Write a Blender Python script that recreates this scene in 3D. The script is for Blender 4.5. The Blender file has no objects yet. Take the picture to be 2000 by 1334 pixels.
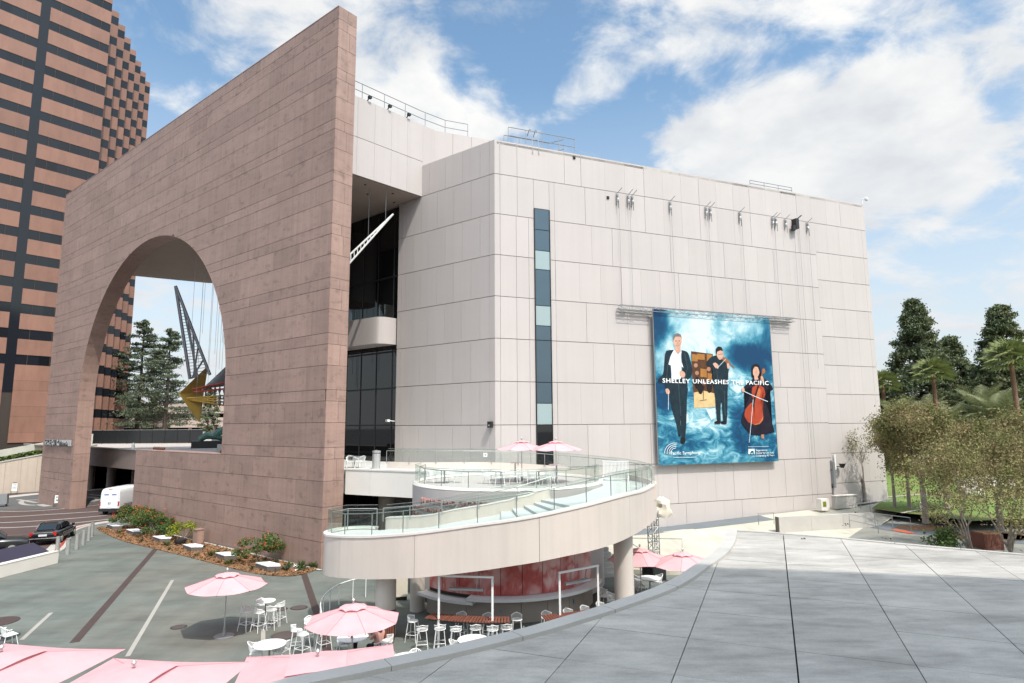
import bpy, bmesh, math, random
import numpy as np
from mathutils import Vector, Matrix
random.seed(7); rng = np.random.default_rng(7)
SC = bpy.context.scene
COL = SC.collection
PI = math.pi

# ------------------------------------------------------------------ camera
EYE = 8.6
FPX, CX, CY = 1210.0, 1000.0, 667.0
UP = np.array([-58.0, -9037.0, 1210.0]); UP /= np.linalg.norm(UP)
YC = np.array([0, 0, 1.0]) - UP * UP[2]; YC /= np.linalg.norm(YC)
XC = np.cross(YC, UP)
CAMM = np.array([XC, YC, UP])              # camera (right, down, forward) -> world
cam_d = bpy.data.cameras.new('camera'); cam = bpy.data.objects.new('camera', cam_d); COL.objects.link(cam)
cam_d.sensor_width = 36; cam_d.lens = FPX / 2000 * 36; cam_d.clip_start = .1; cam_d.clip_end = 3000
r_, d_, f_ = CAMM[:, 0], CAMM[:, 1], CAMM[:, 2]
cam.matrix_world = Matrix(((r_[0], -d_[0], -f_[0], 0), (r_[1], -d_[1], -f_[1], 0), (r_[2], -d_[2], -f_[2], EYE), (0, 0, 0, 1)))
SC.camera = cam

# ------------------------------------------------------------------ sky, sun, exposure
SUN_EL, SUN_AZ = math.radians(57), math.atan2(.50, -.866)
W = bpy.data.worlds.new("World"); SC.world = W; W.use_nodes = True
def sky_world():
    nt = W.node_tree; nt.nodes.clear(); L = nt.links.new
    N = lambda t: nt.nodes.new(t)
    out = N('ShaderNodeOutputWorld'); bg = N('ShaderNodeBackground'); bg.inputs[1].default_value = .15
    sky = N('ShaderNodeTexSky'); sky.sky_type = 'NISHITA'; sky.sun_disc = False
    sky.sun_elevation = SUN_EL; sky.sun_rotation = SUN_AZ; sky.altitude = 50; sky.air_density = 1.0; sky.dust_density = 1.6; sky.ozone_density = 1.6
    tc = N('ShaderNodeTexCoord')
    def math_(op, a, b=None, clamp=False):
        n = N('ShaderNodeMath'); n.operation = op; n.use_clamp = clamp
        for i, x in enumerate((a, b)):
            if x is None: continue
            if isinstance(x, (int, float)): n.inputs[i].default_value = x
            else: L(x, n.inputs[i])
        return n.outputs[0]
    sep = N('ShaderNodeSeparateXYZ'); L(tc.outputs['Generated'], sep.inputs[0])
    # cloud deck: directions flattened onto a layer so that clouds shrink towards the horizon
    zz = math_('ADD', math_('MAXIMUM', sep.outputs[2], 0.0), .28)
    comb = N('ShaderNodeCombineXYZ')
    L(math_('DIVIDE', sep.outputs[0], zz), comb.inputs[0]); L(math_('DIVIDE', sep.outputs[1], zz), comb.inputs[1]); comb.inputs[2].default_value = 1.7
    def noise(vec, scale, detail, rough, dist=0):
        n = N('ShaderNodeTexNoise'); n.inputs['Scale'].default_value = scale; n.inputs['Detail'].default_value = detail
        n.inputs['Roughness'].default_value = rough; n.inputs['Distortion'].default_value = dist; L(vec, n.inputs['Vector']); return n.outputs[0]
    n1 = noise(comb.outputs[0], 5.6, 12, .60, .35); n2 = noise(comb.outputs[0], 1.1, 3, .5)
    dens = math_('ADD', math_('MULTIPLY', n1, 1.35), math_('MULTIPLY', n2, .35))
    def dirv(px, py):
        d = CAMM @ np.array([px - CX, py - CY, FPX]); return d / np.linalg.norm(d)
    def blob(px, py, rad_px, w):
        nonlocal dens
        v = N('ShaderNodeVectorMath'); v.operation = 'DOT_PRODUCT'; L(tc.outputs['Generated'], v.inputs[0]); v.inputs[1].default_value = dirv(px, py)
        a = math.cos(math.atan(rad_px / 1350)); mr = N('ShaderNodeMapRange'); mr.interpolation_type = 'SMOOTHSTEP'
        L(v.outputs['Value'], mr.inputs[0]); mr.inputs[1].default_value = a; mr.inputs[2].default_value = 1 - (1 - a) * .12
        mr.inputs[3].default_value = 0; mr.inputs[4].default_value = w
        dens = math_('ADD', dens, mr.outputs[0])
    for b in CLOUDS: blob(*b)
    mr = N('ShaderNodeMapRange'); mr.interpolation_type = 'SMOOTHSTEP'; L(dens, mr.inputs[0])
    mr.inputs[1].default_value = .76; mr.inputs[2].default_value = 1.12
    lowhaze = N('ShaderNodeMapRange'); L(sep.outputs[2], lowhaze.inputs[0]); lowhaze.inputs[1].default_value = .50; lowhaze.inputs[2].default_value = .0
    lowhaze.inputs[3].default_value = 0; lowhaze.inputs[4].default_value = .95
    fac = mr.outputs[0]
    shade = noise(comb.outputs[0], 4.5, 6, .55)
    cr = N('ShaderNodeValToRGB'); L(shade, cr.inputs[0])
    cr.color_ramp.elements[0].position = .30; cr.color_ramp.elements[0].color = (3.25, 3.4, 3.6, 1)
    cr.color_ramp.elements[1].position = .60; cr.color_ramp.elements[1].color = (4.6, 4.6, 4.52, 1)
    mx = N('ShaderNodeMixRGB'); L(fac, mx.inputs[0]); hs = N('ShaderNodeMixRGB'); hs.blend_type = 'MULTIPLY'; hs.inputs[0].default_value = 1; hs.inputs[2].default_value = (.98, 1.10, 1.03, 1); L(sky.outputs[0], hs.inputs[1]); L(hs.outputs[0], mx.inputs[1]); L(cr.outputs[0], mx.inputs[2])
    hz = N('ShaderNodeMixRGB'); L(lowhaze.outputs[0], hz.inputs[0]); L(mx.outputs[0], hz.inputs[1]); hz.inputs[2].default_value = (3.45, 3.6, 3.8, 1)
    # sky on the sun's side, out of view, brightened and warmed as added fill
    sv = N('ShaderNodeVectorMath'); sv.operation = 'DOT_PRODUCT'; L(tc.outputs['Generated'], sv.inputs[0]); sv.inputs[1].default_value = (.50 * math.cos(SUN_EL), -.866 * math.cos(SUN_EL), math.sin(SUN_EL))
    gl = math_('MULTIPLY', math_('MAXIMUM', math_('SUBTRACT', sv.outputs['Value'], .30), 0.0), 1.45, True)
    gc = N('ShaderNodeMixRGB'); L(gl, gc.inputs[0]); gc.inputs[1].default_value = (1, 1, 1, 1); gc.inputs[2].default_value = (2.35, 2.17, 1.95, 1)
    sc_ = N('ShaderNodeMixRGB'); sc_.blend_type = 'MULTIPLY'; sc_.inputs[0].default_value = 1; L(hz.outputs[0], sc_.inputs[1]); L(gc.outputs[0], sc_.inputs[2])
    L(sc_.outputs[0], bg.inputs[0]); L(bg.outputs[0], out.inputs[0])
CLOUDS = [(1370, 300, 120, .24), (1480, 260, 140, .26), (1610, 240, 150, .30), (1740, 260, 150, .30), (1850, 310, 110, .24), (1560, 340, 160, .22), (1740, 350, 160, .20), (1900, 60, 240, .12), (1480, 60, 190, .14), (1250, 20, 160, .08),
          (560, 60, 200, .13), (720, 110, 190, .15), (880, 200, 160, .16), (980, 215, 110, .10), (420, 120, 90, .06), (330, 170, 60, .14), (780, 20, 120, .08), (1950, 500, 260, .06), (1150, 170, 90, .05),
          (1060, 60, 170, -.16), (1180, 260, 110, -.16), (330, 60, 120, -.12), (300, 270, 80, -.14), (1930, 190, 80, -.14), (1290, 190, 80, -.16), (1560, 150, 90, -.12), (1700, 140, 80, -.06)]
sky_world()
sun_d = bpy.data.lights.new('sun', 'SUN'); sun = bpy.data.objects.new('sun', sun_d); COL.objects.link(sun)
sun_d.energy = 2.6; sun_d.angle = math.radians(.53); sun_d.color = (1, .955, .895)
sun.rotation_euler = Vector((-.50 * math.cos(SUN_EL), .866 * math.cos(SUN_EL), -math.sin(SUN_EL))).to_track_quat('-Z', 'Y').to_euler()
SC.view_settings.view_transform = 'Standard'; SC.view_settings.look = 'None'; SC.view_settings.gamma = 1; SC.view_settings.use_curve_mapping = False
SC.view_settings.exposure = .55
SC.cycles.max_bounces = 7; SC.cycles.transparent_max_bounces = 16; SC.cycles.diffuse_bounces = 3; SC.cycles.caustics_reflective = False; SC.cycles.caustics_refractive = False

# ------------------------------------------------------------------ measuring helpers (photo pixel -> place)
def ray(px, py): return CAMM @ np.array([px - CX, py - CY, FPX])
def spot(px, py, z=0.0):                       # the point at height z that the photograph shows there
    d = ray(px, py); t = (z - EYE) / d[2]; return np.array([d[0] * t, d[1] * t, z])
def at_depth(px, py, y):
    d = ray(px, py) * (y / ray(px, py)[1]); return np.array([d[0], d[1], d[2] + EYE])
def on_wall(px, py, P, dr):                    # on the vertical plane through P along 2-D direction dr
    n = np.array([-dr[1], dr[0]]); d = ray(px, py); t = (n @ np.array(P[:2])) / (n @ d[:2]); d = d * t
    return np.array([d[0], d[1], d[2] + EYE])
def ydir(deg): a = math.radians(deg); return np.array([math.sin(a), math.cos(a)])

# ------------------------------------------------------------------ object helpers
def tag(o, label=None, cat=None, group=None, kind=None):
    if label: o['label'] = label
    if cat: o['category'] = cat
    if group: o['group'] = group
    if kind: o['kind'] = kind
    return o
def empty(name, loc=(0, 0, 0), rz=0, label=None, cat=None, group=None):
    o = bpy.data.objects.new(name, None); COL.objects.link(o); o.location = tuple(map(float, loc)); o.rotation_euler = (0, 0, rz)
    o.empty_display_size = .3
    return tag(o, label, cat, group)
def link(name, me, parent=None, loc=None, rz=0):
    o = bpy.data.objects.new(name, me); COL.objects.link(o)
    if parent: o.parent = parent
    if loc is not None: o.location = tuple(map(float, loc))
    if rz: o.rotation_euler = (0, 0, rz)
    return o
def copy_tree(o, parent=None):
    c = o.copy(); COL.objects.link(c)
    if parent: c.parent = parent
    for ch in o.children: copy_tree(ch, c)
    return c
def place_copy(o, loc, rz=0, label=None, scale=None):
    c = copy_tree(o); c.location = tuple(map(float, loc)); c.rotation_euler = (0, 0, rz)
    if label: c['label'] = label
    if scale: c.scale = (scale,) * 3
    return c

class MB:
    def __init__(s): s.v = []; s.f = []
    def add(s, vs, fs):
        n = len(s.v); s.v += [tuple(map(float, p)) for p in vs]; s.f += [tuple(n + i for i in f) for f in fs]; return s
    def box(s, c, d, rz=0):
        c = np.array(c, float); hx, hy, hz = d[0] / 2, d[1] / 2, d[2] / 2; ca, sa = math.cos(rz), math.sin(rz)
        vs = []
        for z in (-hz, hz):
            for x, y in ((-hx, -hy), (hx, -hy), (hx, hy), (-hx, hy)):
                vs.append((c[0] + ca * x - sa * y, c[1] + sa * x + ca * y, c[2] + z))
        return s.add(vs, [(3, 2, 1, 0), (4, 5, 6, 7), (0, 1, 5, 4), (1, 2, 6, 5), (2, 3, 7, 6), (3, 0, 4, 7)])
    def bar(s, p, q, w, h=None):
        h = h or w; p = np.array(p, float); q = np.array(q, float); d = q - p; d = d / (np.linalg.norm(d) + 1e-9)
        u = np.array([0, 0, 1.]) if abs(d[2]) < .99 else np.array([1., 0, 0])
        a = np.cross(d, u); a /= np.linalg.norm(a); b = np.cross(a, d)
        vs = []
        for e in (p, q):
            for i, j in ((-1, -1), (1, -1), (1, 1), (-1, 1)): vs.append(e + a * i * w / 2 + b * j * h / 2)
        return s.add(vs, [(0, 1, 2, 3), (7, 6, 5, 4), (0, 4, 5, 1), (1, 5, 6, 2), (2, 6, 7, 3), (3, 7, 4, 0)])
    def tube(s, pts, r, n=8, closed=False, cap=True):
        P = [np.array(p, float) for p in pts]; m = len(P); R = r if hasattr(r, '__len__') else [r] * m
        ref = None; rings = []
        for i in range(m):
            a, b = (P[i - 1], P[(i + 1) % m]) if closed else (P[max(i - 1, 0)], P[min(i + 1, m - 1)])
            d = b - a; d = d / (np.linalg.norm(d) + 1e-9)
            if ref is None: ref = np.array([0, 0, 1.]) if abs(d[2]) < .9 else np.array([1., 0, 0])
            u = np.cross(d, ref); k = np.linalg.norm(u)
            if k < 1e-4: u = np.cross(d, [0, 1., .3]); k = np.linalg.norm(u)
            u /= k; w = np.cross(u, d); ref = w
            rings.append([P[i] + R[i] * (math.cos(t) * u + math.sin(t) * w) for t in [2 * PI * j / n for j in range(n)]])
        vs = [p for r_ in rings for p in r_]; fs = []
        for i in range(m if closed else m - 1):
            k = (i + 1) % m
            for j in range(n): fs.append((i * n + j, i * n + (j + 1) % n, k * n + (j + 1) % n, k * n + j))
        if cap and not closed: fs += [tuple(range(n - 1, -1, -1)), tuple((m - 1) * n + j for j in range(n))]
        return s.add(vs, fs)
    def bar_path(s, pts, w, h):
        for a, b in zip(pts, pts[1:]): s.bar(a, b, w, h)
        return s
    def lathe(s, prof, n=16, c=(0, 0, 0), sx=1, sy=1):
        vs = []; fs = []; m = len(prof)
        for r, z in prof:
            for j in range(n): t = 2 * PI * j / n; vs.append((c[0] + sx * r * math.cos(t), c[1] + sy * r * math.sin(t), c[2] + z))
        for i in range(m - 1):
            for j in range(n): fs.append((i * n + j, i * n + (j + 1) % n, (i + 1) * n + (j + 1) % n, (i + 1) * n + j))
        fs += [tuple(range(n - 1, -1, -1)), tuple((m - 1) * n + j for j in range(n))]
        return s.add(vs, fs)
    def prism(s, poly, z0, z1):
        n = len(poly); a = sum(poly[i][0] * poly[(i + 1) % n][1] - poly[(i + 1) % n][0] * poly[i][1] for i in range(n))
        if a < 0: poly = poly[::-1]
        vs = [(x, y, z0) for x, y in poly] + [(x, y, z1) for x, y in poly]
        fs = [tuple(range(n - 1, -1, -1)), tuple(range(n, 2 * n))] + [(i, (i + 1) % n, n + (i + 1) % n, n + i) for i in range(n)]
        return s.add(vs, fs)
    def vprism(s, poly, n0, n1):               # polygon in (u, z), extruded along local y
        n = len(poly); a = sum(poly[i][0] * poly[(i + 1) % n][1] - poly[(i + 1) % n][0] * poly[i][1] for i in range(n))
        if a < 0: poly = poly[::-1]
        vs = [(x, n0, z) for x, z in poly] + [(x, n1, z) for x, z in poly]
        fs = [tuple(range(n)), tuple(range(2 * n - 1, n - 1, -1))] + [(n + i, n + (i + 1) % n, (i + 1) % n, i) for i in range(n)]
        return s.add(vs, fs)
    def strip(s, A, B):
        n = len(s.v); k = len(A); s.v += [tuple(map(float, p)) for p in A] + [tuple(map(float, p)) for p in B]
        s.f += [(n + i, n + i + 1, n + k + i + 1, n + k + i) for i in range(k - 1)]; return s
    def wall(s, path, t, h0, h1):              # ribbon wall: path of (x, y, z), thickness t to the left, from z+h0 to z+h1
        P = [np.array(p, float) for p in path]; m = len(P); I = offset(P, t); rings = []
        H0 = h0 if hasattr(h0, '__len__') else [h0] * m
        for p, q, a0_ in zip(P, I, H0):
            rings.append([(p[0], p[1], p[2] + a0_), (p[0], p[1], p[2] + h1), (q[0], q[1], p[2] + h1), (q[0], q[1], p[2] + a0_)])
        vs = [p for r in rings for p in r]; fs = []
        for i in range(m - 1):
            for j in range(4): fs.append((i * 4 + j, (i + 1) * 4 + j, (i + 1) * 4 + (j + 1) % 4, i * 4 + (j + 1) % 4))
        fs += [(0, 1, 2, 3), ((m - 1) * 4 + 3, (m - 1) * 4 + 2, (m - 1) * 4 + 1, (m - 1) * 4)]
        return s.add(vs, fs)
    def build(s, name, mat, parent=None, smooth=False, loc=None, rz=0, flat_angle=None):
        me = bpy.data.meshes.new(name); me.from_pydata(s.v, [], s.f)
        if isinstance(mat, (list, tuple)):
            for m in mat: me.materials.append(m)
        elif mat: me.materials.append(mat)
        if smooth:
            me.polygons.foreach_set('use_smooth', [True] * len(me.polygons))
            bm = bmesh.new(); bm.from_mesh(me)
            for e in bm.edges:
                if len(e.link_faces) == 2 and e.calc_face_angle(0) > .7: e.smooth = False
            bm.to_mesh(me); bm.free()
        me.update(); return link(name, me, parent, loc, rz)
def offset(P, t):
    out = []; m = len(P)
    for i in range(m):
        a, b = P[max(i - 1, 0)], P[min(i + 1, m - 1)]; d = (b - a)[:2]; d = d / (np.linalg.norm(d) + 1e-9)
        out.append(np.array([P[i][0] - d[1] * t, P[i][1] + d[0] * t] + list(P[i][2:])))
    return out
def spline(P, n):
    P = [np.array(p, float) for p in P]; out = []; m = len(P)
    for i in range(m - 1):
        a, b, c, d = P[max(i - 1, 0)], P[i], P[i + 1], P[min(i + 2, m - 1)]
        for k in range(n):
            t = k / n; out.append(.5 * (2 * b + (c - a) * t + (2 * a - 5 * b + 4 * c - d) * t * t + (3 * b - a - 3 * c + d) * t ** 3))
    out.append(P[-1]); return out
def resample(P, step):
    P = [np.array(p, float) for p in P]; d = [0]
    for a, b in zip(P, P[1:]): d.append(d[-1] + np.linalg.norm((b - a)[:2]))
    n = max(1, round(d[-1] / step)); s = np.linspace(0, d[-1], n + 1); A = np.array(P)
    return [np.array([np.interp(x, d, A[:, k]) for k in range(A.shape[1])]) for x in s]
def clip(poly, ax, val, keep_less):
    out = []; n = len(poly)
    for i in range(n):
        p, q = poly[i], poly[(i + 1) % n]; a, b = p[ax] - val, q[ax] - val
        if not keep_less: a, b = -a, -b
        if a <= 0: out.append(p)
        if (a < 0 < b) or (b < 0 < a): t = a / (a - b); out.append((p[0] + t * (q[0] - p[0]), p[1] + t * (q[1] - p[1])))
    return out
def area(p): return abs(sum(p[i][0] * p[(i + 1) % len(p)][1] - p[(i + 1) % len(p)][0] * p[i][1] for i in range(len(p)))) / 2

# ------------------------------------------------------------------ materials
def mat(name, col, rough=.7, metal=0.0, var=0.0, vscale=1.0, rnd=0.0, streak=None, fine=0.0, fscale=40, bump=0.0, spec=.5, col2=None, c2scale=.5, c2lo=.45, c2hi=.62, island=0.0, transl=0.0, smudge=None):
    m = bpy.data.materials.new(name); m.use_nodes = True; nt = m.node_tree; L = nt.links.new; N = nt.nodes.new
    b = nt.nodes['Principled BSDF']; b.inputs['Roughness'].default_value = rough; b.inputs['Metallic'].default_value = metal
    b.inputs['Specular IOR Level'].default_value = spec
    geo = N('ShaderNodeNewGeometry'); cur = None
    def rgb(c): n = N('ShaderNodeRGB'); n.outputs[0].default_value = (*c, 1); return n.outputs[0]
    def noise(scale, detail=5, rough_=.6, stretch=None):
        n = N('ShaderNodeTexNoise'); n.inputs['Scale'].default_value = scale; n.inputs['Detail'].default_value = detail; n.inputs['Roughness'].default_value = rough_
        v = geo.outputs['Position']
        if stretch: mp = N('ShaderNodeMapping'); mp.inputs['Scale'].default_value = stretch; L(v, mp.inputs[0]); v = mp.outputs[0]
        L(v, n.inputs['Vector']); return n.outputs[0]
    def mulf(c, fac, lo, hi, a=.3, z=.7):      # multiply colour by a value mapped from fac
        mr = N('ShaderNodeMapRange'); L(fac, mr.inputs[0]); mr.inputs[1].default_value = a; mr.inputs[2].default_value = z
        mr.inputs[3].default_value = lo; mr.inputs[4].default_value = hi
        v = N('ShaderNodeVectorMath'); v.operation = 'SCALE'; L(c, v.inputs[0]); L(mr.outputs[0], v.inputs['Scale']); return v.outputs[0]
    cur = rgb(col)
    if col2:
        mr = N('ShaderNodeMapRange'); L(noise(c2scale, 6), mr.inputs[0]); mr.inputs[1].default_value = c2lo; mr.inputs[2].default_value = c2hi
        mx = N('ShaderNodeMixRGB'); L(mr.outputs[0], mx.inputs[0]); L(cur, mx.inputs[1]); mx.inputs[2].default_value = (*col2, 1); cur = mx.outputs[0]
    if var: cur = mulf(cur, noise(vscale), 1 - var, 1 + var)
    if fine: cur = mulf(cur, noise(fscale, 3, .7), 1 - fine, 1 + fine)
    if streak:
        for (st, sc, amt) in streak: cur = mulf(cur, noise(sc, 5, .65, st), 1 - amt, 1 + amt * .35, .34, .56)
    if smudge:
        for (st, sc, a_, b__, lo) in smudge: cur = mulf(cur, noise(sc, 4, .6, st), 1, lo, a_, b__)
    if rnd: oi = N('ShaderNodeObjectInfo'); cur = mulf(cur, oi.outputs['Random'], 1 - rnd, 1 + rnd, 0, 1)
    if island: cur = mulf(cur, geo.outputs['Random Per Island'], 1 - island, 1 + island, 0, 1)
    L(cur, b.inputs['Base Color'])
    if bump:
        bp = N('ShaderNodeBump'); bp.inputs['Strength'].default_value = bump; bp.inputs['Distance'].default_value = .02; L(noise(fscale, 4), bp.inputs['Height']); L(bp.outputs[0], b.inputs['Normal'])
    if transl:
        t = N('ShaderNodeBsdfTranslucent'); L(cur, t.inputs[0]); ms = N('ShaderNodeMixShader'); ms.inputs[0].default_value = transl
        L(b.outputs[0], ms.inputs[1]); L(t.outputs[0], ms.inputs[2]); L(ms.outputs[0], nt.nodes['Material Output'].inputs[0])
    return m
def glass_mat(name, tint, refl=.06, rough=.0):
    m = bpy.data.materials.new(name); m.use_nodes = True; nt = m.node_tree; L = nt.links.new; nt.nodes.clear(); N = nt.nodes.new
    o = N('ShaderNodeOutputMaterial'); t = N('ShaderNodeBsdfTransparent'); t.inputs[0].default_value = (*tint, 1)
    g = N('ShaderNodeBsdfGlossy'); g.inputs['Roughness'].default_value = rough; lw = N('ShaderNodeLayerWeight'); lw.inputs[0].default_value = .5
    pw = N('ShaderNodeMath'); pw.operation = 'POWER'; L(lw.outputs['Facing'], pw.inputs[0]); pw.inputs[1].default_value = 4
    mm = N('ShaderNodeMath'); mm.operation = 'MULTIPLY_ADD'; L(pw.outputs[0], mm.inputs[0]); mm.inputs[1].default_value = .4; mm.inputs[2].default_value = refl; mm.use_clamp = True
    mx = N('ShaderNodeMixShader'); L(mm.outputs[0], mx.inputs[0]); L(t.outputs[0], mx.inputs[1]); L(g.outputs[0], mx.inputs[2]); L(mx.outputs[0], o.inputs[0])
    return m

M = {}
M['stone'] = mat('red_granite', (.335, .219, .180), .55, var=.06, vscale=.35, rnd=.095, fine=.10, fscale=30,
                 streak=[((7, 7, .22), .55, .10), ((.25, .25, 1.6), .9, .09)], smudge=[((1.5, 1.5, 2.4), .75, .57, .68, .74), ((1, 1, 1.5), 2.2, .60, .70, .80)])
M['stone_joint'] = mat('granite_joint', (.13, .085, .075), .8)
M['panel'] = mat('pale_precast_panel', (.50, .455, .44), .75, var=.025, vscale=.3, rnd=.03, fine=.03, fscale=35, streak=[((3, 3, .06), .8, .025)])
M['panel_joint'] = mat('panel_joint', (.20, .175, .165), .85)
M['cream'] = mat('cream_concrete', (.63, .56, .50), .75, var=.03, vscale=.5, fine=.03, streak=[((4, 4, .12), .7, .05)])
M['cap'] = mat('white_cap', (.74, .70, .65), .7, var=.03)
M['terrace_floor'] = mat('pale_terrace_paving', (.55, .56, .55), .8, var=.05, vscale=.8, fine=.04)
M['plaza'] = mat('green_grey_plaza', (.135, .152, .138), .8, var=.16, vscale=.35, fine=.10, fscale=25, streak=[((.25, 1.1, 1), .9, .18), ((1.5, .4, 1), .5, .12)], col2=(.142, .142, .122), c2scale=.09)
M['brick_road'] = mat('brick_road', (.085, .055, .050), .85, var=.12, vscale=.5, fine=.12, fscale=12)
M['road_band'] = mat('pale_road_band', (.36, .34, .31), .8, var=.08)
M['asphalt'] = mat('asphalt', (.10, .10, .10), .9, var=.15, vscale=.4, fine=.15)
M['brown_band'] = mat('brown_paving_band', (.065, .042, .038), .8, var=.1)
M['cream_plaza'] = mat('cream_plaza_concrete', (.50, .475, .40), .85, var=.10, vscale=.35, fine=.06, streak=[((1.2, .25, 1), .8, .12)])
M['path'] = mat('grey_path', (.25, .25, .225), .85, var=.15, vscale=.5, fine=.08)
M['grey_strip'] = mat('grey_paving', (.15, .17, .185), .8, var=.08)
M['kerb'] = mat('pale_kerb', (.45, .43, .39), .8, var=.08)
M['red_line'] = mat('red_kerb_paint', (.35, .06, .045), .7, var=.1)
M['roof'] = mat('grey_roof_concrete', (.43, .407, .373), .92, var=.13, vscale=.5, rnd=.07, fine=.13, fscale=55, streak=[((.6, 1.7, 1), .9, .20), ((.8, 3.2, 1), 2.0, .10), ((1, 1, 1), .4, .10)], bump=.15, spec=.25)
M['roof_joint'] = mat('roof_joint', (.05, .05, .055), .9)
M['coping'] = mat('coping_concrete', (.47, .45, .42), .8, var=.06, vscale=1.2, rnd=.04, fine=.06, fscale=50)
M['steel'] = mat('brushed_steel', (.52, .52, .51), .38, .6, var=.05)
M['rail'] = mat('steel_handrail', (.30, .31, .30), .45, .4)
M['white'] = mat('white_paint', (.80, .80, .79), .45, var=.02)
M['dark_metal'] = mat('dark_metal', (.03, .03, .032), .5, .3)
M['grey_metal'] = mat('grey_metal', (.28, .29, .30), .5, .4)
M['glass'] = glass_mat('green_glass', (.91, .95, .935), .03)
M['dark_glass'] = mat('dark_glass', (.006, .007, .008), .03, spec=.6)
M['slit_glass'] = mat('slit_glass', (.02, .055, .085), .04, spec=1.0)
M['slit_pale'] = mat('slit_pale_glass', (.30, .38, .39), .15, spec=.6)
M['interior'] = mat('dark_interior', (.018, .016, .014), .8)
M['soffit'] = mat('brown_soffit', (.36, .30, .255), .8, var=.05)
M['tower'] = mat('copper_granite', (.235, .118, .082), .55, var=.08, vscale=.15, rnd=.10, fine=.05, streak=[((3, 3, 1), .35, .10)])
M['tower_glass'] = mat('tower_glass', (.012, .014, .018), .12, spec=.35, rnd=.3)
M['tower_core'] = mat('tower_core', (.04, .028, .022), .7)
M['pink'] = mat('pink_canvas', (.80, .45, .475), .85, var=.06, vscale=1.3, fine=.04, transl=.22, streak=[((1, 1, 1), 1.6, .05)])
M['pink_seam'] = mat('pink_seam', (.62, .27, .29), .9)
M['wood'] = mat('red_brown_slats', (.20, .07, .045), .55, var=.15, vscale=3, rnd=.15)
M['mulch'] = mat('bark_mulch', (.235, .125, .06), .95, var=.3, vscale=3, fine=.35, fscale=14, bump=.6)
M['lawn'] = mat('lawn_grass', (.14, .215, .045), .95, var=.2, vscale=.4, fine=.25, fscale=10, col2=(.20, .155, .06), c2scale=.16, c2lo=.5, c2hi=.66)
M['hedge'] = mat('hedge_leaf', (.10, .14, .035), .8, island=.4, transl=.2)
M['bark'] = mat('grey_bark', (.30, .255, .22), .9, var=.2, vscale=4)
M['bark_dark'] = mat('dark_bark', (.075, .055, .045), .9, var=.2, vscale=4)
M['palm_bark'] = mat('palm_bark', (.20, .11, .075), .9, var=.25, vscale=5)
M['leaf_brown'] = mat('olive_brown_leaf', (.285, .215, .11), .8, island=.45, transl=.25, col2=(.20, .205, .075), c2scale=.8, c2lo=.42, c2hi=.55)
M['leaf_green'] = mat('shrub_leaf', (.085, .14, .035), .7, island=.45, transl=.25)
M['leaf_yellow'] = mat('yellow_green_leaf', (.26, .30, .03), .7, island=.3, transl=.3)
M['flower'] = mat('orange_flower', (.62, .10, .025), .7, island=.4)
M['pine'] = mat('pine_needles', (.115, .145, .075), .85, island=.5, transl=.2, col2=(.14, .155, .07), c2scale=.25)
M['cedar'] = mat('cedar_needles', (.10, .125, .075), .85, island=.45, transl=.12)
M['palm'] = mat('palm_frond', (.19, .21, .10), .7, island=.3, transl=.2)
M['palm_fan'] = mat('fan_palm_frond', (.18, .21, .07), .7, island=.35, transl=.2)
M['gold'] = mat('gold_leaf_metal', (.60, .38, .085), .45, .25, var=.08, vscale=.8)
M['rod'] = mat('silver_rod', (.42, .43, .45), .4, .8)
M['rod_dark'] = mat('grey_rod', (.14, .14, .155), .5, .5)
M['rod_red'] = mat('red_rod', (.40, .06, .04), .5)
M['beige_wall'] = mat('beige_concrete', (.50, .42, .345), .8, var=.06, vscale=.5, streak=[((5, 5, .2), .8, .07)])
M['bridge'] = mat('brown_grey_concrete', (.24, .19, .17), .8, var=.08, vscale=.6)
M['garage'] = mat('pinkish_concrete', (.56, .46, .41), .85, var=.05)
M['fence_dark'] = mat('tinted_screen', (.02, .022, .024), .25, spec=.5)
M['deck'] = mat('pale_deck_paving', (.47, .42, .39), .85, var=.08, vscale=.6)
M['navy'] = mat('navy_panel', (.035, .030, .055), .5, var=.06)
M['bench_white'] = mat('white_slab', (.74, .74, .76), .6, var=.03)
M['bench_side'] = mat('grey_brown_stone', (.13, .11, .095), .8, var=.1)
M['car_black'] = mat('black_car_paint', (.012, .013, .016), .12, .1, spec=.7)
M['car_dark'] = mat('charcoal_car_paint', (.03, .033, .036), .2, .2, spec=.7)
M['car_white'] = mat('white_car_paint', (.78, .79, .80), .3)
M['car_glass'] = mat('car_glass', (.02, .025, .028), .04, spec=.8)
M['tyre'] = mat('tyre_rubber', (.015, .015, .015), .9)
M['tail_red'] = mat('tail_lamp', (.45, .02, .02), .2)
M['plate'] = mat('number_plate', (.6, .6, .62), .5)
M['blue'] = mat('blue_print', (.06, .09, .32), .6)
M['black'] = mat('black_cabinet', (.012, .013, .014), .6)
M['cloth'] = mat('cream_cloth', (.66, .60, .50), .9, var=.05, vscale=3)
M['copper'] = mat('bronze_ball', (.10, .045, .035), .4, .4)
M['verdigris'] = mat('verdigris_bronze', (.12, .24, .20), .6, .2, var=.2, vscale=3)
M['roof_tile'] = mat('brown_roof_tiles', (.15, .11, .095), .9, var=.12, vscale=.5)
M['house'] = mat('cream_render', (.55, .54, .51), .85, var=.04)
M['rock'] = mat('pale_rock', (.52, .50, .46), .85, var=.15, vscale=2)
M['pink_letter'] = mat('rose_letters', (.52, .27, .25), .45, .35)
M['skin'] = mat('skin', (.48, .29, .21), .6)
M['hair'] = mat('dark_hair', (.012, .009, .008), .6)
M['pink_top'] = mat('peach_top', (.55, .30, .25), .9)
M['dark_cloth'] = mat('dark_clothing', (.022, .018, .024), .9)
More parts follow.
